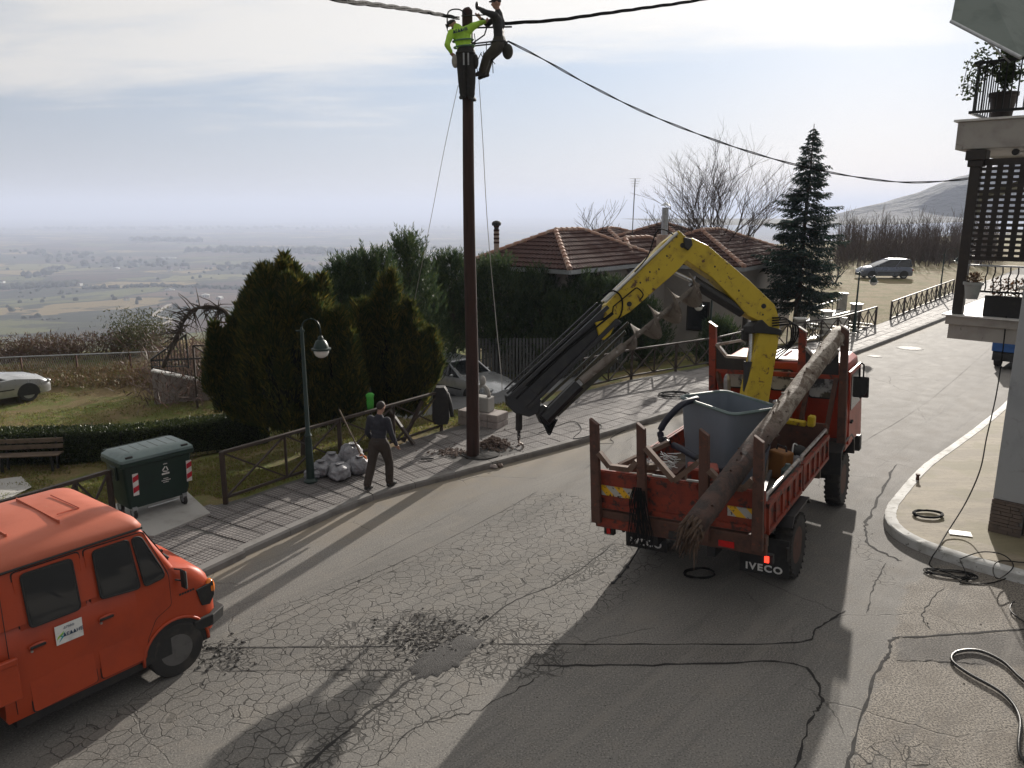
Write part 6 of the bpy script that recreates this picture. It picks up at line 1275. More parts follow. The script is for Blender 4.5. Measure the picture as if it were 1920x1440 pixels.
# white terrace railings by the fir
def wrail(pts, h, label, n, posts=True):
    o0 = Vector(pts[0]); t = thing('white_railing', label, 'railing', o0, group='white terrace railings'); L_ = [Vector(p) - o0 for p in pts]
    for a, b_ in zip(L_, L_[1:]):
        MB().bar(a + Vector((0, 0, h)), b_ + Vector((0, 0, h)), .09, .05).build('top_rail', m_white, t); MB().bar(a + Vector((0, 0, .02)), b_ + Vector((0, 0, .02)), .3, .3).build('kerb_wall', m_white, t); MB().bar(a + Vector((0, 0, .25)), b_ + Vector((0, 0, .25)), .04).build('bottom_rail', m_iron, t)
        for k in range(1, n): p = a.lerp(b_, k / n); MB().bar(p + Vector((0, 0, .25)), p + Vector((0, 0, h - .02)), .03).build('baluster', m_iron, t)
    for p in L_: MB().box((p.x, p.y, h / 2), (.4, .4, h + .5)).build('pillar', m_conc, t); MB().box((p.x, p.y, h + .29), (.5, .5, .07)).build('pillar_cap', m_white, t)
q0, q1, q2 = D(1500, 605, 33.5), D(1550, 590, 36.0), D(1606, 575, 38.8)
for q in (q0, q1, q2): q.z = -.35
wrail([q0, q1, q2], .95, 'white capped terrace railing nearer the fence', 10)
q3, q4 = D(1505, 560, 38), D(1580, 552, 43); q3.z = q4.z = -.1; wrail([q3, q4], .8, 'white terrace railing farther back behind the fir', 8)
t = thing('terrace', 'raised pale terrace beside the tiled house', 'terrace', (hb_.x + 2, hb_.y, -1.4), 36); MB().bb(0, 2.6, .8, 7, .2, .95).build('slab', m_conc, t); MB().bb(.5, 2.2, 2.0, 2.1, 1.9, 2.2).build('white_beam', m_white, t)
m_whitep = m_white
for k in range(4): MB().bar((.3, 1.6 + k * 1.1, 1.7), (2.7, 1.4 + k * 1.1, 1.62), .07).build('pergola_bar', m_white, t)
# stone fountain block by the pole
p = G(905, 800, .1); t = thing('stone_fountain', 'small stacked stone fountain just behind the standing pole', 'fountain', (p.x, p.y + .2, .08), 30)
mb_ = m_stonew
for x in (-.45, -.15, .15, .45):
    for z in (0, 1): MB().bb(x - .145, x + .145, -.28, .28, z * .2 + .003, z * .2 + .196).build('stone', m_stoneb if False else m_stonew, t, bevel=.015)
MB().bb(-.26, .26, -.16, .16, .4, .78).build('pillar', m_conc, t, bevel=.02); MB().tube([Vector((.19 * math.cos(a), 0, .78 + .27 * math.sin(a))) for a in np.linspace(0, math.pi, 12)], .05, 8).build('stone_arch', m_conc, t, smooth=True); MB().ell((.0, 0, 1.18), (.09, .07, .14), 10, 7).build('finial', m_conc, t, smooth=True); MB().tube([(0, -.16, .62), (0, -.3, .62), (0, -.32, .56)], .02, 6).build('spout', m_galv, t)
# ------------------------------------------------------------------ building on the right
BA = 42; bld = thing('apartment_building', 'grey apartment building with stacked balconies at the right edge', 'building', (8.5, 15.0, 0), BA); B_ = bld
bpy.context.view_layer.update(); BM = bld.matrix_world.copy(); BI = BM.inverted()
def BL(x, y, z): return BM @ Vector((x, y, z))
MB().bb(1.55, 2.02, -2.23, -1.75, .74, 8.5).build('pillar', m_plaster, B_, bevel=.01); MB().bb(2.02, 7, -2.08, -1.8, .74, 8.5).build('wall', m_plaster, B_)
MB().bb(1.56, 2.01, -2.20, -1.76, .1, .74).bb(2.02, 7, -2.05, -1.8, .1, .74).build('stone_backing', m_kerb, B_)
m_slate = M('brown_slate', (.15, .115, .095), .8, c2=(.09, .075, .068), ns=5, bump=.6, bs=30, world=True)
zz_ = .15
while zz_ < .72:
    h = RND.uniform(.05, .075)
    for (a0, a1, yy) in ((1.54, 2.02, -2.24), (2.03, 3.2, -2.09)):
        x = a0
        while x < a1 - .05:
            l = min(RND.uniform(.12, .3), a1 - x)
            MB().bb(x + .004, x + l - .004, yy - RND.uniform(.0, .018), yy + .04, zz_ + .004, min(zz_ + h, .74) - .004).build('stone', m_slate, B_); x += l
    zz_ += h
def slab(z0, z1, nm, sm):
    MB().bb(.06, 3.2, .05, 6, z0, z1 - .17).build('balcony_slab', sm, B_); MB().bb(0, 3.2, 0, 6, z1 - .168, z1).build('slab_lip', sm, B_, bevel=.01); MB().bb(-.06, 3.2, -.06, 6, z1 + .002, z1 + .03).build('floor_edge', m_white, B_)
m_slabc = M('stained_slab_concrete', (.40, .38, .35), .85, c2=(.30, .28, .26), ns=2.2, c3=(.12, .11, .10), ns3=4, th3=(.62, .72), world=True)
slab(3.05, 3.5, 'l', m_slabc); MB().bb(-.2, 3.2, .02, 6, 6.62, 7.12).build('balcony_slab', m_slabc, B_, bevel=.01); MB().bb(-.26, 3.2, -.04, 6, 7.122, 7.16).build('floor_edge', m_white, B_)
MB().bb(2.7, 2.9, .6, 7.5, 3.5, 6.6).build('wall', m_plaster, B_); MB().bb(2.7, 2.9, .6, 7.5, 7.2, 10.5).build('wall', m_plaster, B_); MB().bb(2.9, 7, -1.7, 7.5, .1, 3.0).build('ground_floor', m_plaster, B_)
MB().bb(.08, .26, .06, .24, 3.53, 6.3).build('post', m_dwood, B_, bevel=.01); MB().bb(.04, .30, .02, .28, 6.3, 6.42).bb(.0, .34, -.02, .32, 6.42, 6.6).build('post_capital', m_dwood, B_, bevel=.01)
lat = MB().bb(.26, 3.1, .1, .16, 6.32, 6.44).bb(.26, 3.1, .1, .16, 4.58, 4.66).build('lattice_frame', m_dwood, B_)
for k in range(16): MB().bb(.26, 3.1, .098, .118, 4.70 + k * .102, 4.758 + k * .102).build('lattice_slat', m_dwood, B_)
for k in range(16): x = .34 + k * .18; MB().bb(x, x + .095, .12, .14, 4.62, 6.36).build('lattice_slat', m_dwood, B_)
MB().bb(.26, 3.1, .08, .14, 4.47, 4.50).build('rail', m_galv, B_); MB().bb(.5, 3.1, .1, .14, 3.98, 4.02).build('rail', m_iron, B_)
for k in range(20): x = .58 + k * .125; MB().tube(spl([(x, .12, 4.0), (x + .012, .1, 4.12), (x - .012, .1, 4.25), (x + .01, .12, 4.36), (x, .12, 4.47)], 3), .013, 5).build('baluster', m_iron, B_)
t = thing('planter_box', 'long dark planter box on the lower balcony floor', 'planter', BL(1.7, .22, 3.53), BA); MB().bb(-1.1, 1.3, -.12, .12, 0, .40).build('box', m_black, t, bevel=.01)
C = np.stack([NR.uniform(-1.05, 1.25, 900), NR.normal(0, .07, 900), .40 + NR.rand(900) ** 1.6 * .32], 1); sprays('leaves', C, NR.normal(size=C.shape) + np.array([0, 0, .6]), NR.uniform(.04, .1, 900), .018, m_dryleaf, t, cross=False)
t = thing('flower_pot', 'pale grey flower pot hung outside the lower balcony railing', 'flower pot', BL(.42, -.08, 3.86), BA); MB().lathe([(.10, 0), (.15, .26), (.175, .27), (.175, .32), (.15, .32), (.14, .27)], 20).build('pot', M('pale_pot', (.36, .38, .37), .6, ns=6), t, smooth='auto'); MB().lathe([(.14, .27), (.14, .285)], 16).build('soil', m_rubble, t)
C = np.stack([NR.normal(0, .06, 300), NR.normal(0, .06, 300), .28 + NR.rand(300) * .2], 1); sprays('leaves', C, NR.normal(size=C.shape) + np.array([0, 0, .8]), NR.uniform(.03, .08, 300), .012, m_dryleaf, t, cross=False)
t = thing('white_table', 'white tabletop edge behind the lower balcony railing', 'table', BL(2.3, 1.0, 3.53), BA); MB().bb(-.5, .5, -.4, .4, .72, .76).build('tabletop', m_white, t)
for x in (-.4, .4):
    for y in (-.3, .3): MB().bb(x - .02, x + .02, y - .02, y + .02, 0, .72).build('leg', m_white, t)
t = thing('deck_chair', 'pale folding chair standing inside the lower balcony', 'chair', BL(1.6, 1.7, 3.53), BA - 30); MB().bar((-.25, -.3, .42), (-.25, .3, .40), .5, .03, up=(0, 0, 1)).build('seat', m_white, t); MB().bar((-.25, .3, .40), (-.25, .55, 1.0), .5, .03, up=(0, 1, 0)).build('backrest', m_white, t)
for x in (-.45, -.05): MB().bar((x, -.28, 0), (x, .28, .42), .03).build('leg', m_iron, t); MB().bar((x, .28, 0), (x, -.28, .42), .03).build('leg', m_iron, t)
# upper balcony
for z in (7.26, 8.12): MB().bb(-.04, 3.1, .08, .12, z, z + .05).bb(-.06, -.02, .08, 3, z, z + .05).build('rail', m_iron, B_)
for k in range(28): x = .02 + k * .11; MB().bb(x, x + .022, .09, .11, 7.3, 8.13).build('railing_bar', m_iron, B_)
for k in range(9): y = .3 + k * .2; MB().bb(-.05, -.03, y, y + .022, 7.3, 8.13).build('railing_bar', m_iron, B_)
t = thing('upper_flower_pot', 'big dark pot with a leafy shrub on the upper balcony', 'flower pot', BL(.42, .38, 7.16), BA); MB().lathe([(.17, 0), (.22, .38), (.25, .40), (.25, .46), (.21, .46), (.2, .42)], 18).build('pot', M('dark_clay', (.035, .025, .022), .7, ns=5), t, smooth='auto')
mb = MB(); C = []; Q = []
for k in range(16):
    a = RND.uniform(0, 6.28); e = Vector((math.cos(a) * RND.uniform(.1, .5) - .06, math.sin(a) * .3, RND.uniform(.7, 1.65))); pts = spl([(0, 0, .42), e * .5 + Vector((0, 0, .35)), e], 4); mb.tube(pts, .006, 4)
    for q in pts[2:]:
        for j in range(9): C.append(q + Vector((RND.gauss(0, .05), RND.gauss(0, .05), RND.gauss(0, .05)))); Q.append(Vector((RND.gauss(0, 1), RND.gauss(0, 1), RND.gauss(0, .6))))
for k in range(5):
    e = Vector((-.35 - .1 * k * .6, -.1, .75 + .09 * k)); pts = spl([(0, 0, .45), (-.2, 0, .95), e, e + Vector((-.08, 0, -.25 - .1 * k))], 4); mb.tube(pts, .006, 4)
    for q in pts[3:]:
        for j in range(7): C.append(q + Vector((RND.gauss(0, .04), RND.gauss(0, .04), RND.gauss(0, .05)))); Q.append(Vector((RND.gauss(0, 1), RND.gauss(0, 1), -.6)))
mb.build('stems', m_bark, t)['kind'] = 'stuff'; C = np.array([tuple(c) for c in C]); Q = np.array([tuple(c) for c in Q]); sprays('leaves', C, Q, NR.uniform(.05, .11, len(C)), .024, leafmat('pot_leaf', [(.02, .04, .015), (.05, .07, .03), (.1, .12, .05)], .35), t, cross=False)
t = thing('hanging_blanket', 'dark reddish cloth draped over the upper balcony rail', 'cloth', BL(1.6, .1, 8.18), BA); mb = MB(); P1 = [(-.75 + k * .15, -.05 + .02 * math.sin(k * 1.7), .03 + .02 * math.sin(k)) for k in range(16)]; P2 = [(x, y - .05, -.30 + .04 * math.sin(k * .9)) for k, (x, y, z) in enumerate(P1)]; P3 = [(x, y + .14, -.2) for x, y, z in P1]
for k in range(15): mb.quad(P1[k], P1[k + 1], P2[k + 1], P2[k]); mb.quad(P3[k], P3[k + 1], P1[k + 1], P1[k])
mb.build('cloth', M('maroon_cloth', (.06, .02, .018), .8, ns=5), t, smooth=True).modifiers.new('s', 'SOLIDIFY').thickness = .012
m_awn = M('awning_canvas', (.16, .19, .17), .85, c2=(.12, .145, .13), ns=2, Transmission_Weight=0.)
aw = [D(1783, 40, 14.6), D(1914, 108, 13.2), D(2040, 60, 15.5), D(2030, -60, 17.5), D(1812, -110, 17.2)]; t = thing('awning', 'grey green canvas awning sheltering the upper balcony', 'awning', aw[0]); q = [p - aw[0] for p in aw]
MB().add(q + [p + Vector((0, 0, .02)) for p in q], [tuple(range(5)), tuple(range(5, 10))[::-1]] + [(i, (i + 1) % 5, 5 + (i + 1) % 5, 5 + i) for i in range(5)]).build('canvas', m_awn, t); MB().tube([q[0], q[1]], .03, 8).build('front_bar', m_galv, t)
MB().tube([q[0] * .5 + q[1] * .5, BI.inverted() @ Vector((.5, .1, 8.1)) - aw[0]], .015, 6).build('support_pole', m_galv, t)
t = thing('small_canopy', 'end of a small dark canopy sticking out beyond the balcony post', 'canopy', BL(-.05, 3.2, 5.7), BA); MB().prism([(-.35, 0), (1.2, .55), (1.2, .65), (-.35, .12), (-.38, -.28), (-.35, -.3)], -.5, .6, 'y').build('canvas', M('olive_canvas', (.12, .12, .08), .85, ns=5), t)
t = thing('balcony_cable', 'white pipe running under the upper balcony slab', 'pipe', BL(.75, .3, 6.55), BA); MB().tube([(0, 0, 0), (.5, 0, .0), (1.6, -.1, -.12)], .02, 6).build('pipe', m_white, t); MB().lathe([(.06, -.06), (.06, .06)], 10, (0, 0, 0), 'y').build('junction', m_dark, t)
# ------------------------------------------------------------------ cables, hoses
def cable(label, pts, r, name='cable', mat=None, n=8, cat='cable', twist=0):
    P_ = spl(pts, n); o0 = P_[0].copy(); q = [p - o0 for p in P_]
    if twist:
        t = thing(name, label, cat, o0); L_ = [0]
        for a, b_ in zip(q, q[1:]): L_.append(L_[-1] + (b_ - a).length)
        Lt = L_[-1]; m_ = int(Lt / .12)
        for s in range(twist):
            pp = []
            for i in range(m_ + 1):
                d_ = Lt * i / m_; j = min(np.searchsorted(L_, d_), len(q) - 1); j = max(j, 1); f = (d_ - L_[j - 1]) / max(L_[j] - L_[j - 1], 1e-6); c = q[j - 1].lerp(q[j], f); dr = (q[j] - q[j - 1]).normalized(); e1 = dr.cross(Vector((0, 0, 1))).normalized(); e2 = e1.cross(dr); a = d_ * 3.2 + s * 2 * math.pi / twist; pp.append(c + (e1 * math.cos(a) + e2 * math.sin(a)) * r * .62)
            MB().tube(pp, r * .5, 5).build('strand', mat or m_cable, t)
        return t
    return tag(MB_(q).build(name, mat or m_cable) if False else _cab(name, q, r, mat or m_cable, o0), label, cat)
def _cab(name, q, r, mat, o0): o = MB().tube(q, r, 6).build(name, mat, smooth=True); o.location = o0; return o
cable('thick twisted overhead cable running from the pole top to the upper left', [D(860, 34, 16.6), D(785, 20, 14.2), D(700, 8, 12.0), D(640, 0, 10.8), D(430, -50, 8.0), D(100, -150, 6.0)], .034, 'overhead_cable', twist=3)
cable('thick twisted overhead cable running from the pole top to the upper right', [D(945, 44, 16.5), D(1040, 38, 16.9), D(1120, 27, 17.6), D(1215, 14, 18.6), D(1310, 0, 19.6), D(1500, -35, 22)], .034, 'overhead_cable', twist=3)
cable('long sagging service cable from the pole to the balcony post', [D(952, 77, 16.5), D(1020, 112, 16.9), D(1100, 157, 17.3), D(1200, 207, 17.7), D(1300, 248, 18.1), D(1400, 283, 18.4), D(1500, 311, 18.6), D(1600, 331, 18.6), D(1700, 342, 18.5), D(1800, 337, 18.2), D(1830, 330, 18.0)], .022, 'service_cable', twist=2)
cable('thin guy rope slanting down left from the linemen to the trees', [D(859, 160, 16.4), D(835, 270, 17.4), D(808, 410, 18.6), D(790, 500, 19.3), D(772, 590, 20)], .006, 'guy_rope', m_rope)
cable('thin pale rope hanging from the linemen to the crane tip', [D(898, 150, 16.3), D(905, 260, 15.8), D(914, 420, 15.0), D(928, 580, 14.2), D(940, 705, 13.4), D(941, 735, 13.3)], .007, 'lifting_rope', m_rope)
cable('black cable hanging from the lower balcony down to the kerb', [D(1887, 592, 14.4), D(1880, 660, 14.2), D(1868, 740, 13.9), D(1850, 820, 13.4), D(1838, 880, 13.0), G(1812, 940, .5), G(1775, 1000, .2), G(1757, 1030, .17), G(1746, 1048, .08), G(1745, 1062, .02), G(1780, 1075, .02), G(1815, 1090, .02)], .011, 'hanging_cable')
def loops(label, name, c, rx, ry, n, r, z=.02, ang=0, jit=.2, mat=None, tail=()):
    pts = []
    for k in range(n * 10): a = k / 10 * 2 * math.pi; q = 1 + jit * math.sin(k * .37) * .6 + RND.uniform(-.03, .03); x, y = rx * q * math.cos(a), ry * q * math.sin(a); pts.append(Vector((c.x + x * math.cos(ang) - y * math.sin(ang), c.y + x * math.sin(ang) + y * math.cos(ang), c.z + z + RND.uniform(0, r * 2) + (k % 13) * .001)))
    pts += list(tail); return tag(_cab(name, [p - c for p in spl(pts, 2)], r, mat or m_cable, c), label, 'cable')
loops('round coil of black cable lying on the right pavement', 'cable_coil', G(1740, 966, .155), .25, .17, 9, .011, .012, .1, .12)
loops('loose tangle of thin black cable at the foot of the white kerb', 'cable_tangle', G(1782, 1078, .0), .33, .12, 5, .008, .012, -.3, .3)
cable('cable looping over the white kerb at the right edge of the street', [G(1800, 1048, .17), G(1840, 1035, .2), G(1880, 1040, .22), G(1900, 1062, .19), G(1872, 1085, .17), G(1862, 1068, .2), G(1875, 1052, .2), G(1930, 1055, .17), G(1990, 1050, .17)], .009, 'loose_cable'); cable('thin cable end trailing off the kerb onto the asphalt', [G(1800, 1050, .17), G(1812, 1080, .06), G(1800, 1092, .012), G(1850, 1094, .012), G(1890, 1082, .03), G(1900, 1062, .17)], .008, 'loose_cable')
m_hose = M('rubber_hose', (.03, .029, .027), .42, c2=(.05, .048, .045), ns=6)
cable('thick rubber hose looping over the asphalt in the lower right corner', [G(1990, 1455, .03), G(1915, 1420, .03), G(1912, 1345, .03), G(1880, 1300, .03), G(1815, 1262, .03), G(1785, 1238, .03), G(1795, 1222, .03), G(1835, 1220, .03), G(1880, 1240, .03), G(1918, 1275, .03), G(1990, 1330, .03)], .02, 'rubber_hose', m_hose, cat='hose')
cable('short black hose end poking in from the right edge of the road', [G(1960, 1190, .03), G(1915, 1162, .03), G(1895, 1145, .03), G(1897, 1132, .05), G(1903, 1128, .08)], .011, 'hose_end', m_hose, cat='hose')
loops('black hose coil lying in the shadow under the truck tail', 'hose_coil', G(1312, 1078, .0), .24, .16, 2, .013, .015, .2, .1)
loops('loop of black hose on the pavement beyond the truck', 'hose_coil', G(1265, 742, .13), .42, .3, 3, .016, .02, 0, .25)
cable('thin cable snaking across pavement and kerb under the crane hook', [G(1010, 812, .14), G(1040, 800, .14), G(1075, 790, .14), G(1090, 805, .14), G(1075, 822, .14), G(1110, 815, .14), G(1128, 800, .14), G(1118, 792, .14)], .008, 'loose_cable')
cable('cable running over the road to the rear left stake of the truck', [G(1240, 790, .02), G(1190, 800, .02), G(1160, 812, .02), G(1145, 822, .02), G(1150, 830, .02), G(1125, 832, .3)], .007, 'loose_cable')
p = G(1720, 900, .15); t = thing('kerb_stub', 'small rusty pipe stub standing on the white kerb', 'stub', (p.x, p.y, .15)); MB().lathe([(.035, 0), (.03, .1), (.045, .1), (.045, .13)], 8).build('stub', m_rust, t)
# ------------------------------------------------------------------ utility pole, rubble, sacks
UP = Vector((-.88, 16.53, 0)); up = thing('utility_pole', 'freshly set brown wooden utility pole on the pavement', 'pole', UP); tp = D(875, 20, 16.55) - UP
MB().tube([(0, 0, -.4)] + [tuple(Vector((0, 0, 0)).lerp(tp, f) + Vector((.012 * math.sin(f * 8), 0, 0))) for f in np.linspace(0, 1, 12)] + [tuple(tp + Vector((0, 0, .05)))], [.15] + list(np.linspace(.148, .105, 12)) + [.06], 16).build('shaft', m_pole, up, smooth='auto')
mb = MB(); 
for s in (-1, 1): mb.tube([tp + Vector((s * .12, 0, -.6)), tp + Vector((s * .35, 0, -.45)), tp + Vector((s * .42, 0, -.25))], .015, 5)
mb.tube([tp + Vector((-.3, -.1, -.35)), tp + Vector((.9, -.1, -.32))], .018, 5).tube([tp + Vector((-.1, -.1, -.12)), tp + Vector((.5, -.12, -.1))], .012, 5).build('bracket', m_dark, up); mb = MB()
for k in range(9): a = tp + Vector((RND.uniform(.15, .6), -.1, RND.uniform(-.9, -.3))); mb.tube(spl([a, a + Vector((RND.uniform(-.1, .1), 0, -.2)), a + Vector((RND.uniform(-.2, .2), 0, RND.uniform(-.5, -.2)))], 4), .008, 4)
mb.tube(spl([tp + Vector((-.38, -.1, -.35)), tp + Vector((-.36, -.1, -.05)), tp + Vector((-.15, -.1, .0)), tp + Vector((0, -.1, -.1))], 5), .014, 5); mb.build('jumper_wires', m_cable, up)['kind'] = 'stuff'
mb = MB(); mb.ell((.35, -.05, -.0), (.24, .16, .02), 12, 5, .1); hm = mb
for k in range(520):
    if k < 300: x, y = RND.gauss(-.45, .19), RND.gauss(17.25, .17)
    elif k < 400: x, y = RND.gauss(-1.35, .2), RND.gauss(16.75, .12)
    else: x, y = RND.gauss(-.7, .5), RND.gauss(16.9, .35)
    hgt = max(0, .26 - math.hypot(x + .45, y - 17.25) * .75) if k < 300 else 0; r = RND.uniform(.015, .05) if k < 400 else RND.uniform(.006, .02)
    MBc = (x, y, .13 + hgt * RND.random() + r * .3); mb.ell(MBc, (r * RND.uniform(.7, 1.4), r, r * .7), 5, 3, .3)
mb.v = mb.v[6 * 12:] if False else mb.v
rub = mb.build('rubble', m_rubble); tag(rub, 'broken paving rubble and soil heaped round the pole base', 'rubble', kind='stuff')
t = thing('dug_soil', 'dark dug soil filling the hole in front of the pole', 'soil', (-.72, 16.62, .12)); MB().ell((.0, 0, -.02), (.46, .40, .07), 16, 6, .12).build('soil', m_hole, t); 
for q, lab in (((925, 878), 'larger stone lying on the road against the kerb by the pole'), ((938, 876), 'smaller reddish brick piece beside the larger stone by the kerb')):
    p = G(*q); t = thing('loose_stone', lab, 'stone', p); MB().ell((0, 0, .04), (.1 if q[0] < 930 else .06, .07, .055), 8, 5, .2).build('stone', m_stonew if q[0] < 930 else m_rubble, t)
p = G(800, 862, .14); t = thing('iron_bar', 'short iron bar lying on the grooved tiles left of the pole', 'bar', p); MB().tube([(-.13, -.02, .02), (.15, .03, .02)], .018, 6).build('bar', m_dark, t)
def sack(p, s, az, label, mat=None):
    t = thing('rubble_sack', label, 'sack', p, az, group='filled plastic sacks on the pavement'); n, m_ = 40, 26; ph = [RND.uniform(0, 6) for _ in range(4)]; vs = []; fs = []
    for i in range(m_ + 1):
        v = math.pi * i / m_
        for k in range(n):
            a = 2 * math.pi * k / n; x = abs(math.sin(v)) ** .6 * math.cos(a); y = abs(math.sin(v)) ** .6 * math.sin(a); z = math.cos(v); q = 1 + .13 * mnoise.noise(Vector((x * 1.6 + ph[0], y * 1.6, z * 1.6))) * 2 + .10 * abs(mnoise.noise(Vector((x * 4 + ph[1], y * 4, z * 4)))) * 2 - .04 + .05 * math.sin(9 * a + ph[1]) * math.sin(v)
            vs.append((x * s[0] * q, y * s[1] * q, max(0., z * .5 + .5) ** 1.15 * s[2] * (1 + .08 * math.sin(3 * a + ph[3]))))
    for i in range(m_):
        for k in range(n): fs.append((i * n + k, (i + 1) * n + k, (i + 1) * n + (k + 1) % n, i * n + (k + 1) % n))
    MB().add(vs, fs).build('bag', mat or m_sack, t, smooth=True); MB().lathe([(.02, s[2] * .92), (.035, s[2] * 1.02), (.09, s[2] * 1.12), (.05, s[2] * 1.1)], 9, (s[0] * .2, 0, 0)).build('tied_neck', mat or m_sack, t); return t
sb_ = G(640, 890, .14)
for dx, dy, dz, s, az, lab in ((-.42, -.05, 0, (.2, .17, .3), 20, 'leftmost sack, leaning against the lamp post base'), (.02, -.18, 0, (.3, .22, .3), 80, 'widest front sack with crumpled white plastic'), (.34, .12, 0, (.24, .2, .34), 10, 'right end sack next to the shovel handle'), (-.25, .22, 0, (.26, .2, .38), 50, 'rear left sack behind the front ones'), (.15, .32, .12, (.24, .2, .42), 0, 'tallest sack standing at the back of the heap'), (-.55, -.22, 0, (.16, .13, .2), 0, 'smallest sack at the foot of the lamp post')):
    sack(sb_ + Vector((dx, dy, dz)), s, az, lab)
p = sb_ + Vector((.42, .15, .3)); t = thing('orange_cloth', 'crumpled orange cloth stuffed between the sacks', 'cloth', p); MB().ell((0, 0, 0), (.1, .09, .09), 9, 6, .2).build('cloth', M('orange_cloth', (.6, .14, .02), .8, ns=8), t, smooth=True)
sh0, sh1 = D(636, 768, 15.75), G(692, 884, .2); t = thing('shovel', 'long handled shovel leaning from the fence over the sacks', 'shovel', sh1); MB().tube([(0, 0, 0), sh0 - sh1], .018, 7).build('handle', m_wood, t); d_ = (sh1 - sh0).normalized(); MB().bar((0, 0, 0), d_ * .3, .2, .012, up=(0, .4, 1), w2=.12).build('blade', m_dark, t)
# ------------------------------------------------------------------ wheeled bin
bc = G(299, 962, .13); bn = thing('wheeled_bin', 'large dark green wheeled rubbish container with a grey lid', 'bin', (bc.x - .2, bc.y + .22, .14), -50)
WB, DB = 1.24, .74
def brg(w, d, z): return [(x, y, z) for x, y in rrect(-w / 2, w / 2, -d / 2, d / 2, .05, 3)]
MB().loft([brg(WB - .18, DB - .2, .20), brg(WB - .12, DB - .12, .34), brg(WB, DB, 1.02)]).build('body', m_green, bn, smooth='auto'); MB().loft([brg(WB + .06, DB + .06, 1.0), brg(WB + .1, DB + .1, 1.02), brg(WB + .1, DB + .1, 1.08), brg(WB + .04, DB + .04, 1.09)]).build('rim', m_green, bn, smooth='auto')
lid = MB().loft([brg(WB + .08, DB + .1, 1.092), brg(WB + .07, DB + .09, 1.14), brg(WB - .04, DB - .06, 1.2), brg(WB - .3, DB - .3, 1.225)]).build('lid', m_lid, bn, smooth='auto')
for k in range(6): x = -.42 + k * .17; MB().bb(x - .012, x + .012, -.22, .2, 1.205, 1.226).build('lid_rib', m_green, lid)
for x in (-.5, .5):
    for y in (-.36, .36): MB().bb(x - .06, x + .06, y - .03, y + .03, 1.1, 1.19).build('lid_catch', m_black, lid)
MB().tube([(-.6, .42, 1.17), (.6, .42, 1.17)], .022, 7).build('lid_handle', m_green, lid)
for s in (-1, 1): MB().lathe([(.06, 0), (.06, .1)], 12, (s * (WB / 2 + .03) - (.1 if s > 0 else 0), 0, .86), 'x').build('lifting_pin', m_black, bn); MB().bb(s * WB / 2 - .03, s * WB / 2 + .03, -.12, .12, .72, .98).build('pin_housing', m_green, bn, bevel=.02)
for x in (-.46, .46):
    for y in (-.26, .26): f = MB().bb(x - .04, x + .04, y - .05, y + .05, .15, .23).build('castor_fork', m_galv, bn); MB().lathe([(.1, -.022), (.1, .022)], 18, (x, y + .02, .1), 'x').build('castor_wheel', m_tyre, f); MB().lathe([(.05, -.026), (.05, .026)], 12, (x, y + .02, .1), 'x').build('castor_hub', m_galv, f)
MB().tube([(-.25, -.33, .17), (.32, -.33, .17)], .014, 6).build('foot_bar', m_galv, bn)
yf = lambda z: -DB / 2 + (1.02 - z) * .09 - .004
m_rw = m_white; m_rr = M('sticker_red', (.5, .01, .03), .4, ns=9)
for x in (-.42, .56):
    s_ = MB().bar((x, yf(.5), .45), (x, yf(.88), .86), .10, .004, up=(0, 1, 0)).build('warning_strip', m_white, bn)
    for k in range(2): z = .5 + k * .2; MB().add([(x - .049, yf(z) - .013, z), (x + .049, yf(z) - .013, z + .04), (x + .049, yf(z + .14) - .013, z + .14), (x - .049, yf(z + .1) - .013, z + .1)], [(0, 1, 2, 3)]).build('red_band', m_rr, s_)
for k in range(3):
    a = math.radians(90 + k * 120); c = Vector((.12, yf(.8) - .006, .8)); p_ = c + Vector((math.cos(a) * .055, 0, math.sin(a) * .055)); a2 = math.radians(90 + k * 120 + 100); q_ = c + Vector((math.cos(a2) * .055, 0, math.sin(a2) * .055)); MB().bar(p_, q_, .018, .003, up=(0, 1, 0)).build('recycling_arrow', m_white, bn)
mb = MB(); mb.bb(.05, .19, yf(.72) - .008, yf(.72) - .004, .705, .735)
for k, (w, z) in enumerate(((.07, .9), (.09, .62), (.16, .585), (.1, .55))):
    x = .12 - w / 2
    while x < .12 + w / 2: l = RND.uniform(.008, .02); mb.bb(x, x + l, yf(z) - .007, yf(z) - .004, z, z + .014); x += l + .006
mb.build('printed_lines', m_white, bn)['kind'] = 'stuff'
# jackets hung on the fence, green bag behind
p = Vector((-1.77, 18.52, .1)); t = thing('hanging_jacket', 'black work jacket draped over the fence end by the silver car', 'jacket', p); MB().loft([[(x * w, y * .12 + .02, z) for x, y in ((-1, -1), (0, -1.3), (1, -1), (1, 1), (0, 1.2), (-1, 1))] for z, w in ((1.16, .10), (1.05, .17), (.7, .20), (.35, .21), (.22, .17))]).build('jacket', m_black, t, smooth='auto'); MB().tube([(.15, 0, 1.0), (.24, -.03, .7), (.28, -.02, .4)], [.06, .055, .05], 8).build('sleeve', m_black, t, smooth=True)
m_neon = M('neon_green', (.07, .42, .05), .7, c2=(.04, .28, .03), ns=5)
p = D(694, 752, 17.2); t = thing('neon_vest', 'neon green safety vest hanging in the shade behind the walking man', 'vest', (p.x, p.y, .1)); z0 = D(694, 768, 17.2).z - .1; z1 = D(694, 737, 17.2).z - .1; MB().loft([[(x * w, y * .05, z) for x, y in ((-1, -1), (1, -1), (1, 1), (-1, 1))] for z, w in ((z0, .055), (z0 * .6 + z1 * .4, .075), (z0 * .3 + z1 * .7, .07), (z1 * .9 + z0 * .1, .095), (z1, .04))]).build('vest', m_neon, t, smooth=True); MB().bar((.0, .06, -.1), (.0, .06, z1 + .1), .03).build('stick', m_fence, t)
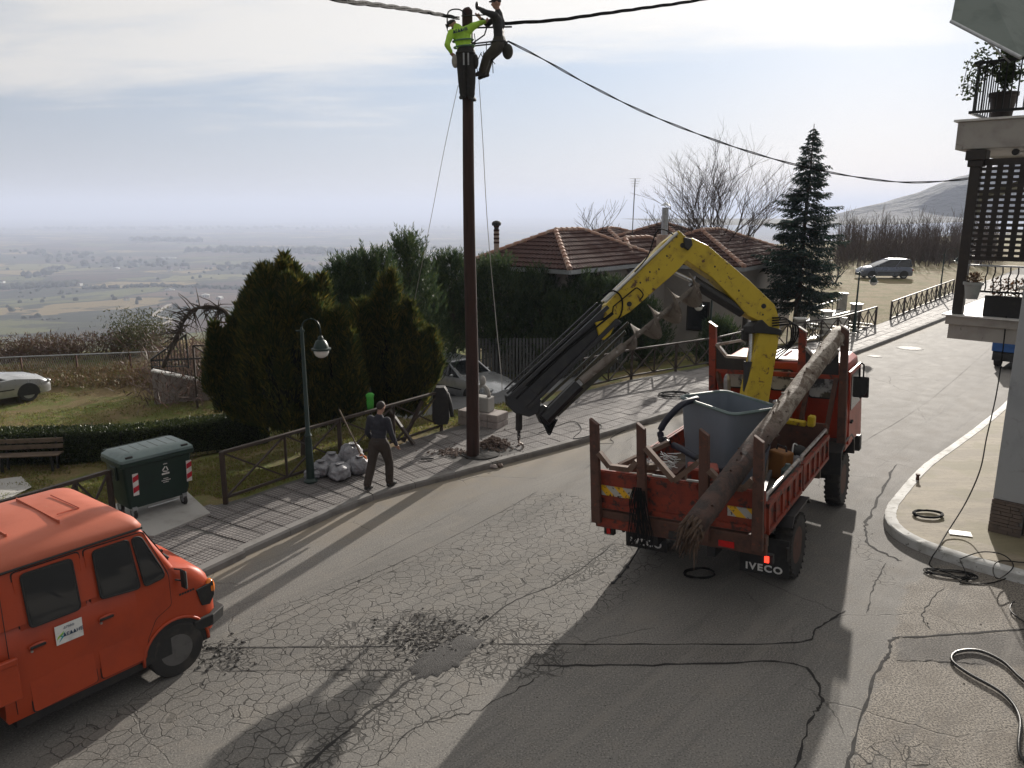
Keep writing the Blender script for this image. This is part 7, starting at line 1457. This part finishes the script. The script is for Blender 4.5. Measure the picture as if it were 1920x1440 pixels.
for pts, lab in (([(-2.6, 17.6, .12), (-2.15, 17.9, 1.05)], 'loose leaning timber nearest the walking man, against the fence'), ([(-2.3, 17.3, .14), (-2.9, 17.5, .95)], 'second loose timber crossing the leaning one by the fence')):
    t = thing('leaning_timber', lab, 'timber', pts[0]); MB().bar((0, 0, 0), Vector(pts[1]) - Vector(pts[0]), .09, .06).build('timber', m_fence, t)
# ------------------------------------------------------------------ people
m_jack = M('charcoal_sweater', (.022, .023, .032), .9, c2=(.03, .03, .04), ns=9, bump=.3)
m_trou = M('brown_trousers', (.040, .030, .024), .9, c2=(.055, .042, .034), ns=7, bump=.3)
m_hivis = M('hivis_jacket', (.42, .72, .06), .7, c2=(.34, .60, .05), ns=6, bump=.3)
m_olivet = M('olive_trousers', (.050, .046, .034), .9, ns=7, bump=.3)
m_refl = M('reflective_band', (.10, .20, .12), .5, ns=9)
m_beige = M('pale_glove', (.35, .33, .3), .8, ns=9)
class Fig(MB):
    def limb(s, p, q, r0, r1, n=10):
        p = Vector(p); q = Vector(q); s.tube([p, p.lerp(q, .33), p.lerp(q, .66), q], [r0, r0 * .98 + r1 * .04, (r0 + 2 * r1) / 3, r1], n); s.ell(p, (r0,) * 3, 10, 7); s.ell(q, (r1,) * 3, 10, 7); return s
    def fin(s, name, mat, parent, vox=.012, sm=3):
        o = s.build(name, mat, parent, smooth=True); m_ = o.modifiers.new('r', 'REMESH'); m_.mode = 'VOXEL'; m_.voxel_size = vox; m_.use_smooth_shade = True; k = o.modifiers.new('s', 'SMOOTH'); k.iterations = sm; k.factor = .5; return o
def hand(f, w, d, side, curl=.5):     # palm, four fingers and a thumb
    w = Vector(w); d = Vector(d).normalized(); side = Vector(side).normalized(); pn = d.cross(side).normalized(); pc = w + d * .05
    f.limb(w, w + d * .03, .026, .028)
    for k in range(4): f.limb(w + d * .03 + side * (.012 - .016 * k) * 1.0, w + d * .085 + side * (.028 - .018 * k), .016, .012, 6)
    for k, l in enumerate((.065, .075, .07, .055)):
        b0 = w + d * .088 + side * (.028 - .018 * k); k1 = b0 + (d * math.cos(curl * .6) + pn * math.sin(curl * .6)) * l * .55; k2 = k1 + (d * math.cos(curl * 1.5) + pn * math.sin(curl * 1.5)) * l * .5; f.limb(b0, k1, .0095, .0088, 6); f.limb(k1, k2, .0088, .0075, 6)
    t0 = w + d * .03 + side * .03; t1 = t0 + (d * .6 + side * .7).normalized() * .04; f.limb(t0, t1, .012, .0105, 6); f.limb(t1, t1 + (d * .9 + side * .25 + pn * .2).normalized() * .032, .0105, .0085, 6)
def head(f, c, face, up, s=1.):
    c = Vector(c); face = Vector(face).normalized(); up = Vector(up).normalized(); r = face.cross(up).normalized()
    Mx = Matrix((( r.x, face.x, up.x, c.x), (r.y, face.y, up.y, c.y), (r.z, face.z, up.z, c.z), (0, 0, 0, 1))); f.M = Mx
    f.ell((0, 0, .02), (.073 * s, .092 * s, .10 * s), 14, 10); f.ell((0, .035, -.055), (.052, .055, .055), 10, 8); f.ell((0, .098, -.012), (.013, .018, .024), 8, 6); f.ell((0, .085, -.052), (.024, .012, .008), 8, 5)
    for q in (-1, 1): f.ell((q * .077, -.005, 0), (.012, .02, .032), 8, 6); f.ell((q * .03, .083, .018), (.017, .01, .008), 8, 5)
    f.M = None; return Mx
def person(label, base, az, J, jac, tro, hairm, shoes, scale=1., jackmat=None, vis_hands=True, cap=None, group=None):
    t = thing('person', label, 'person', base, az)
    g = lambda k: Vector(J[k])
    sk = Fig(); nk = g('neck'); hd = g('head'); face = Vector(J['face']); upv = (hd - nk).normalized(); sk.limb(nk - upv * .06, hd - upv * .06, .056, .052); Mx = head(sk, hd, face, upv)
    sk.limb(g('pelvis'), g('chest'), .075, .075); 
    for s in 'LR':
        sk.limb(g('chest'), g('sh' + s), .06, .045); sk.limb(g('sh' + s), g('el' + s), .045, .035); sk.limb(g('el' + s), g('wr' + s), .035, .024); hand(sk, g('wr' + s), Vector(J.get('hd' + s, g('wr' + s) - g('el' + s))), Vector(J.get('ht' + s, (0, 1, 0))))
        sk.limb(g('pelvis'), g('hip' + s), .07, .07); sk.limb(g('hip' + s), g('kn' + s), .075, .05); sk.limb(g('kn' + s), g('an' + s), .05, .035); sk.limb(g('an' + s), g('to' + s), .035, .025)
    sk.fin('body', m_skin, t, .011, 1)
    jk = Fig(); pv = g('pelvis'); ch = g('chest'); ax = (g('shR') - g('shL')).normalized()
    for f_, w, d_ in ((0, .15, .115), (.25, .145, .115), (.5, .155, .12), (.75, .175, .125), (1, .18, .12)):
        c = pv.lerp(ch, f_) + (ch - pv).normalized() * .04; r = w * .62
        for k in (-1, 0, 1): jk.ell(c + ax * k * (w - .09), (.10, .115 if not k else .10, .11), 12, 8)
    jk.limb(ch, nk - (nk - ch) * .25, .13, .095); jk.limb(nk - (nk - ch) * .25, nk, .09, .066)
    for s in 'LR': jk.limb(ch.lerp(g('sh' + s), .4), g('sh' + s), .10, .075); jk.limb(g('sh' + s), g('el' + s), .072, .054); jk.limb(g('el' + s), g('wr' + s) - (g('wr' + s) - g('el' + s)).normalized() * .01, .055, .040)
    jk = jk.fin('jacket', jac, t, .013, 4)
    tr = Fig(); tr.limb(pv + ax * .06, pv - ax * .06, .135, .135); tr.limb(pv + ax * .05 + (ch - pv) * .12, pv - ax * .05 + (ch - pv) * .12, .125, .125)
    for s in 'LR':
        kn = g('kn' + s); an = g('an' + s); tr.limb(pv.lerp(g('hip' + s), .5), g('hip' + s), .13, .112); tr.limb(g('hip' + s), kn, .115, .088); tr.limb(kn, an + (kn - an) * .08, .088, .080); tr.ell(kn.lerp(an, .55), (.09, .092, .05), 10, 7); tr.ell(kn.lerp(an, .85), (.088, .09, .035), 10, 7)
    tr.fin('trousers', tro, t, .013, 3)
    for s in 'LR':
        sh = Fig(); an = g('an' + s); to = g('to' + s); d_ = (to - an); hl = an - Vector((d_.x, d_.y, 0)).normalized() * .045 + Vector((0, 0, -.035)); sh.limb(an + Vector((0, 0, .04)), an, .052, .052); sh.limb(hl, an.lerp(to, .5) - Vector((0, 0, .01)), .042, .05); sh.limb(an.lerp(to, .5) - Vector((0, 0, .01)), to, .05, .04); sh.fin('boot', shoes, t, .011, 2)
    hr = Fig(); hr.M = Mx
    if cap: hr.ell((0, -.005, .05), (.085, .102, .092), 14, 9); hr.ell((0, .08, .045), (.07, .07, .014), 12, 5)
    else: hr.ell((0, -.018, .035), (.078, .092, .094), 14, 9)
    hr.M = None; (hr.build('cap', cap, t, smooth=True) if cap else hr.build('hair', hairm, t, smooth=True)); return t, jk, g
# walking man, seen from behind, mid-stride
az = 24; base = (G(700, 922, .13) + G(727, 908, .13)) / 2; base.z = .13
J = dict(pelvis=(0, 0, .93), chest=(.0, .03, 1.30), neck=(.0, .05, 1.47), head=(.02, .09, 1.63), face=(.15, 1, -.25), shL=(-.185, .02, 1.40), shR=(.185, .04, 1.40), elL=(-.25, -.02, 1.13), elR=(.27, .05, 1.12), wrL=(-.23, .14, .92), wrR=(.30, .16, .89), htL=(1, 0, 0), htR=(-1, 0, 0),
         hipL=(-.095, -.02, .90), hipR=(.095, .03, .90), knL=(-.12, -.10, .50), knR=(.12, .16, .50), anL=(-.13, -.27, .115), anR=(.13, .13, .09), toL=(-.14, -.11, .045), toR=(.15, .30, .045))
man, mj, g = person('man in a dark sweater and brown trousers walking away along the pavement', base, az, J, m_jack, m_trou, m_hair, m_black)
man.scale = (1.0,) * 3
MB().ell((.0, -.0, 1.0), (.17, .13, .02), 16, 4).build('belt', m_black, man)
# linemen: joints surveyed on the pole top
def wp(base, az, pts):
    Mi = (Matrix.Translation(base) @ Matrix.Rotation(-math.radians(az), 4, 'Z')).inverted(); return {k: tuple(Mi @ v) if k != 'face' and not k.startswith('h') or k in ('head', 'hipL', 'hipR') else v for k, v in pts.items()}
da = 16.32; bA = D(876, 190, da); A_ = dict(pelvis=D(873, 100, da), chest=D(866, 66, da + .08), neck=D(856, 50, da + .12), head=D(849, 45, da + .2), shL=D(846, 62, da + .02), shR=D(886, 50, da + .05), elL=D(838, 84, da - .1), elR=D(898, 44, da + .15), wrL=D(846, 98, da - .05), wrR=D(909, 41, da + .25),
      hipL=D(865, 104, da), hipR=D(881, 104, da), knL=D(866, 142, da - .02), knR=D(884, 144, da - .02), anL=D(869, 178, da + .05), anR=D(883, 181, da + .05), toL=D(864, 183, da + .24), toR=D(890, 187, da + .24)); A_ = wp(bA, 0, A_); A_.update(face=(-.35, 1, -.3), htL=(1, 0, 0), htR=(0, 0, 1))
la, jk, g = person('lineman in a bright yellow green jacket standing high on the left of the pole', bA, 0, A_, m_hivis, m_black, m_hair, m_black, cap=m_black)
pv, ch = g('pelvis'), g('chest')
for f_ in (.28, .62): c = pv.lerp(ch, f_) + (ch - pv).normalized() * .03; MB().tube([c + Vector((.205 * math.cos(a), .135 * math.sin(a), .02 * math.cos(a))) for a in np.linspace(0, 2 * math.pi, 20)], .017, 5).build('reflective_band', m_refl, jk)
text('ΔΕΔΔΗΕ', .075, M3((.97, 0, .22), (-.22, 0, .97), tuple(ch + Vector((-.02, -.145, .06)))), m_ink, jk, bold=.003)
MB().tube([pv + Vector((.175 * math.cos(a), .15 * math.sin(a), .0)) for a in np.linspace(0, 2 * math.pi, 20)], .028, 6).build('tool_belt', m_black, la); MB().ell(pv + Vector((-.21, -.02, -.15)), (.07, .08, .13), 10, 7).build('glove_pouch', m_beige, la, smooth=True); MB().ell(pv + Vector((.2, -.04, -.16)), (.06, .08, .14), 10, 7).build('tool_pouch', m_black, la, smooth=True); 
for x in (-.03, .06): MB().bar(pv + Vector((x, -.16, -.02)), pv + Vector((x, -.15, -.24)), .03, .02).build('hanging_tool', m_galv, la)
for x in (-.09, .09): MB().tube([Vector((x, .0, .05)), Vector((x, .0, -.22))], .006, 4).build('strap_end', m_black, la)
db = 16.5; bB = D(898, 146, db); B2 = dict(pelvis=D(936, 80, db), chest=D(935, 46, db), neck=D(934, 22, db), head=D(931, 6, db), shL=D(929, 30, db - .17), shR=D(936, 28, db + .17), elL=D(908, 22, db - .22), elR=D(914, 46, db + .15), wrL=D(899, 16, db - .1), wrR=D(903, 36, db + .1),
      hipL=D(935, 86, db - .1), hipR=D(937, 86, db + .1), knL=D(913, 106, db - .12), knR=D(917, 110, db + .12), anL=D(904, 134, db - .06), anR=D(910, 137, db + .08), toL=D(893, 140, db - .05), toR=D(899, 146, db + .08)); B2 = wp(bB, 0, B2); B2.update(face=(-1, 0, -.15), htL=(0, 0, 1), htR=(0, 0, 1))
lb, jk, g = person('lineman in a black jacket leaning back in his belt on the right of the pole', bB, 0, B2, m_black, m_olivet, m_hair, m_black, cap=m_black)
pv = g('pelvis'); MB().tube([pv + Vector((.15 * math.cos(a), .17 * math.sin(a), .0)) for a in np.linspace(0, 2 * math.pi, 20)], .028, 6).build('tool_belt', m_dark, lb); MB().ell(pv + Vector((.17, -.02, -.17)), (.11, .10, .15), 12, 9).build('tool_bag', m_olivet, lb, smooth=True); MB().tube([pv + Vector((-.12, -.12, 0)), UP + tp * .93 - bB + Vector((-.1, -.1, 0)), UP + tp * .93 - bB + Vector((-.12, .12, 0)), pv + Vector((-.12, .12, 0))], .016, 5).build('climbing_strap', m_black, lb); MB().ell(g('wrL') + Vector((-.05, 0, .05)), (.035, .035, .08), 8, 6).build('hand_tool', m_dark, lb, smooth=True)
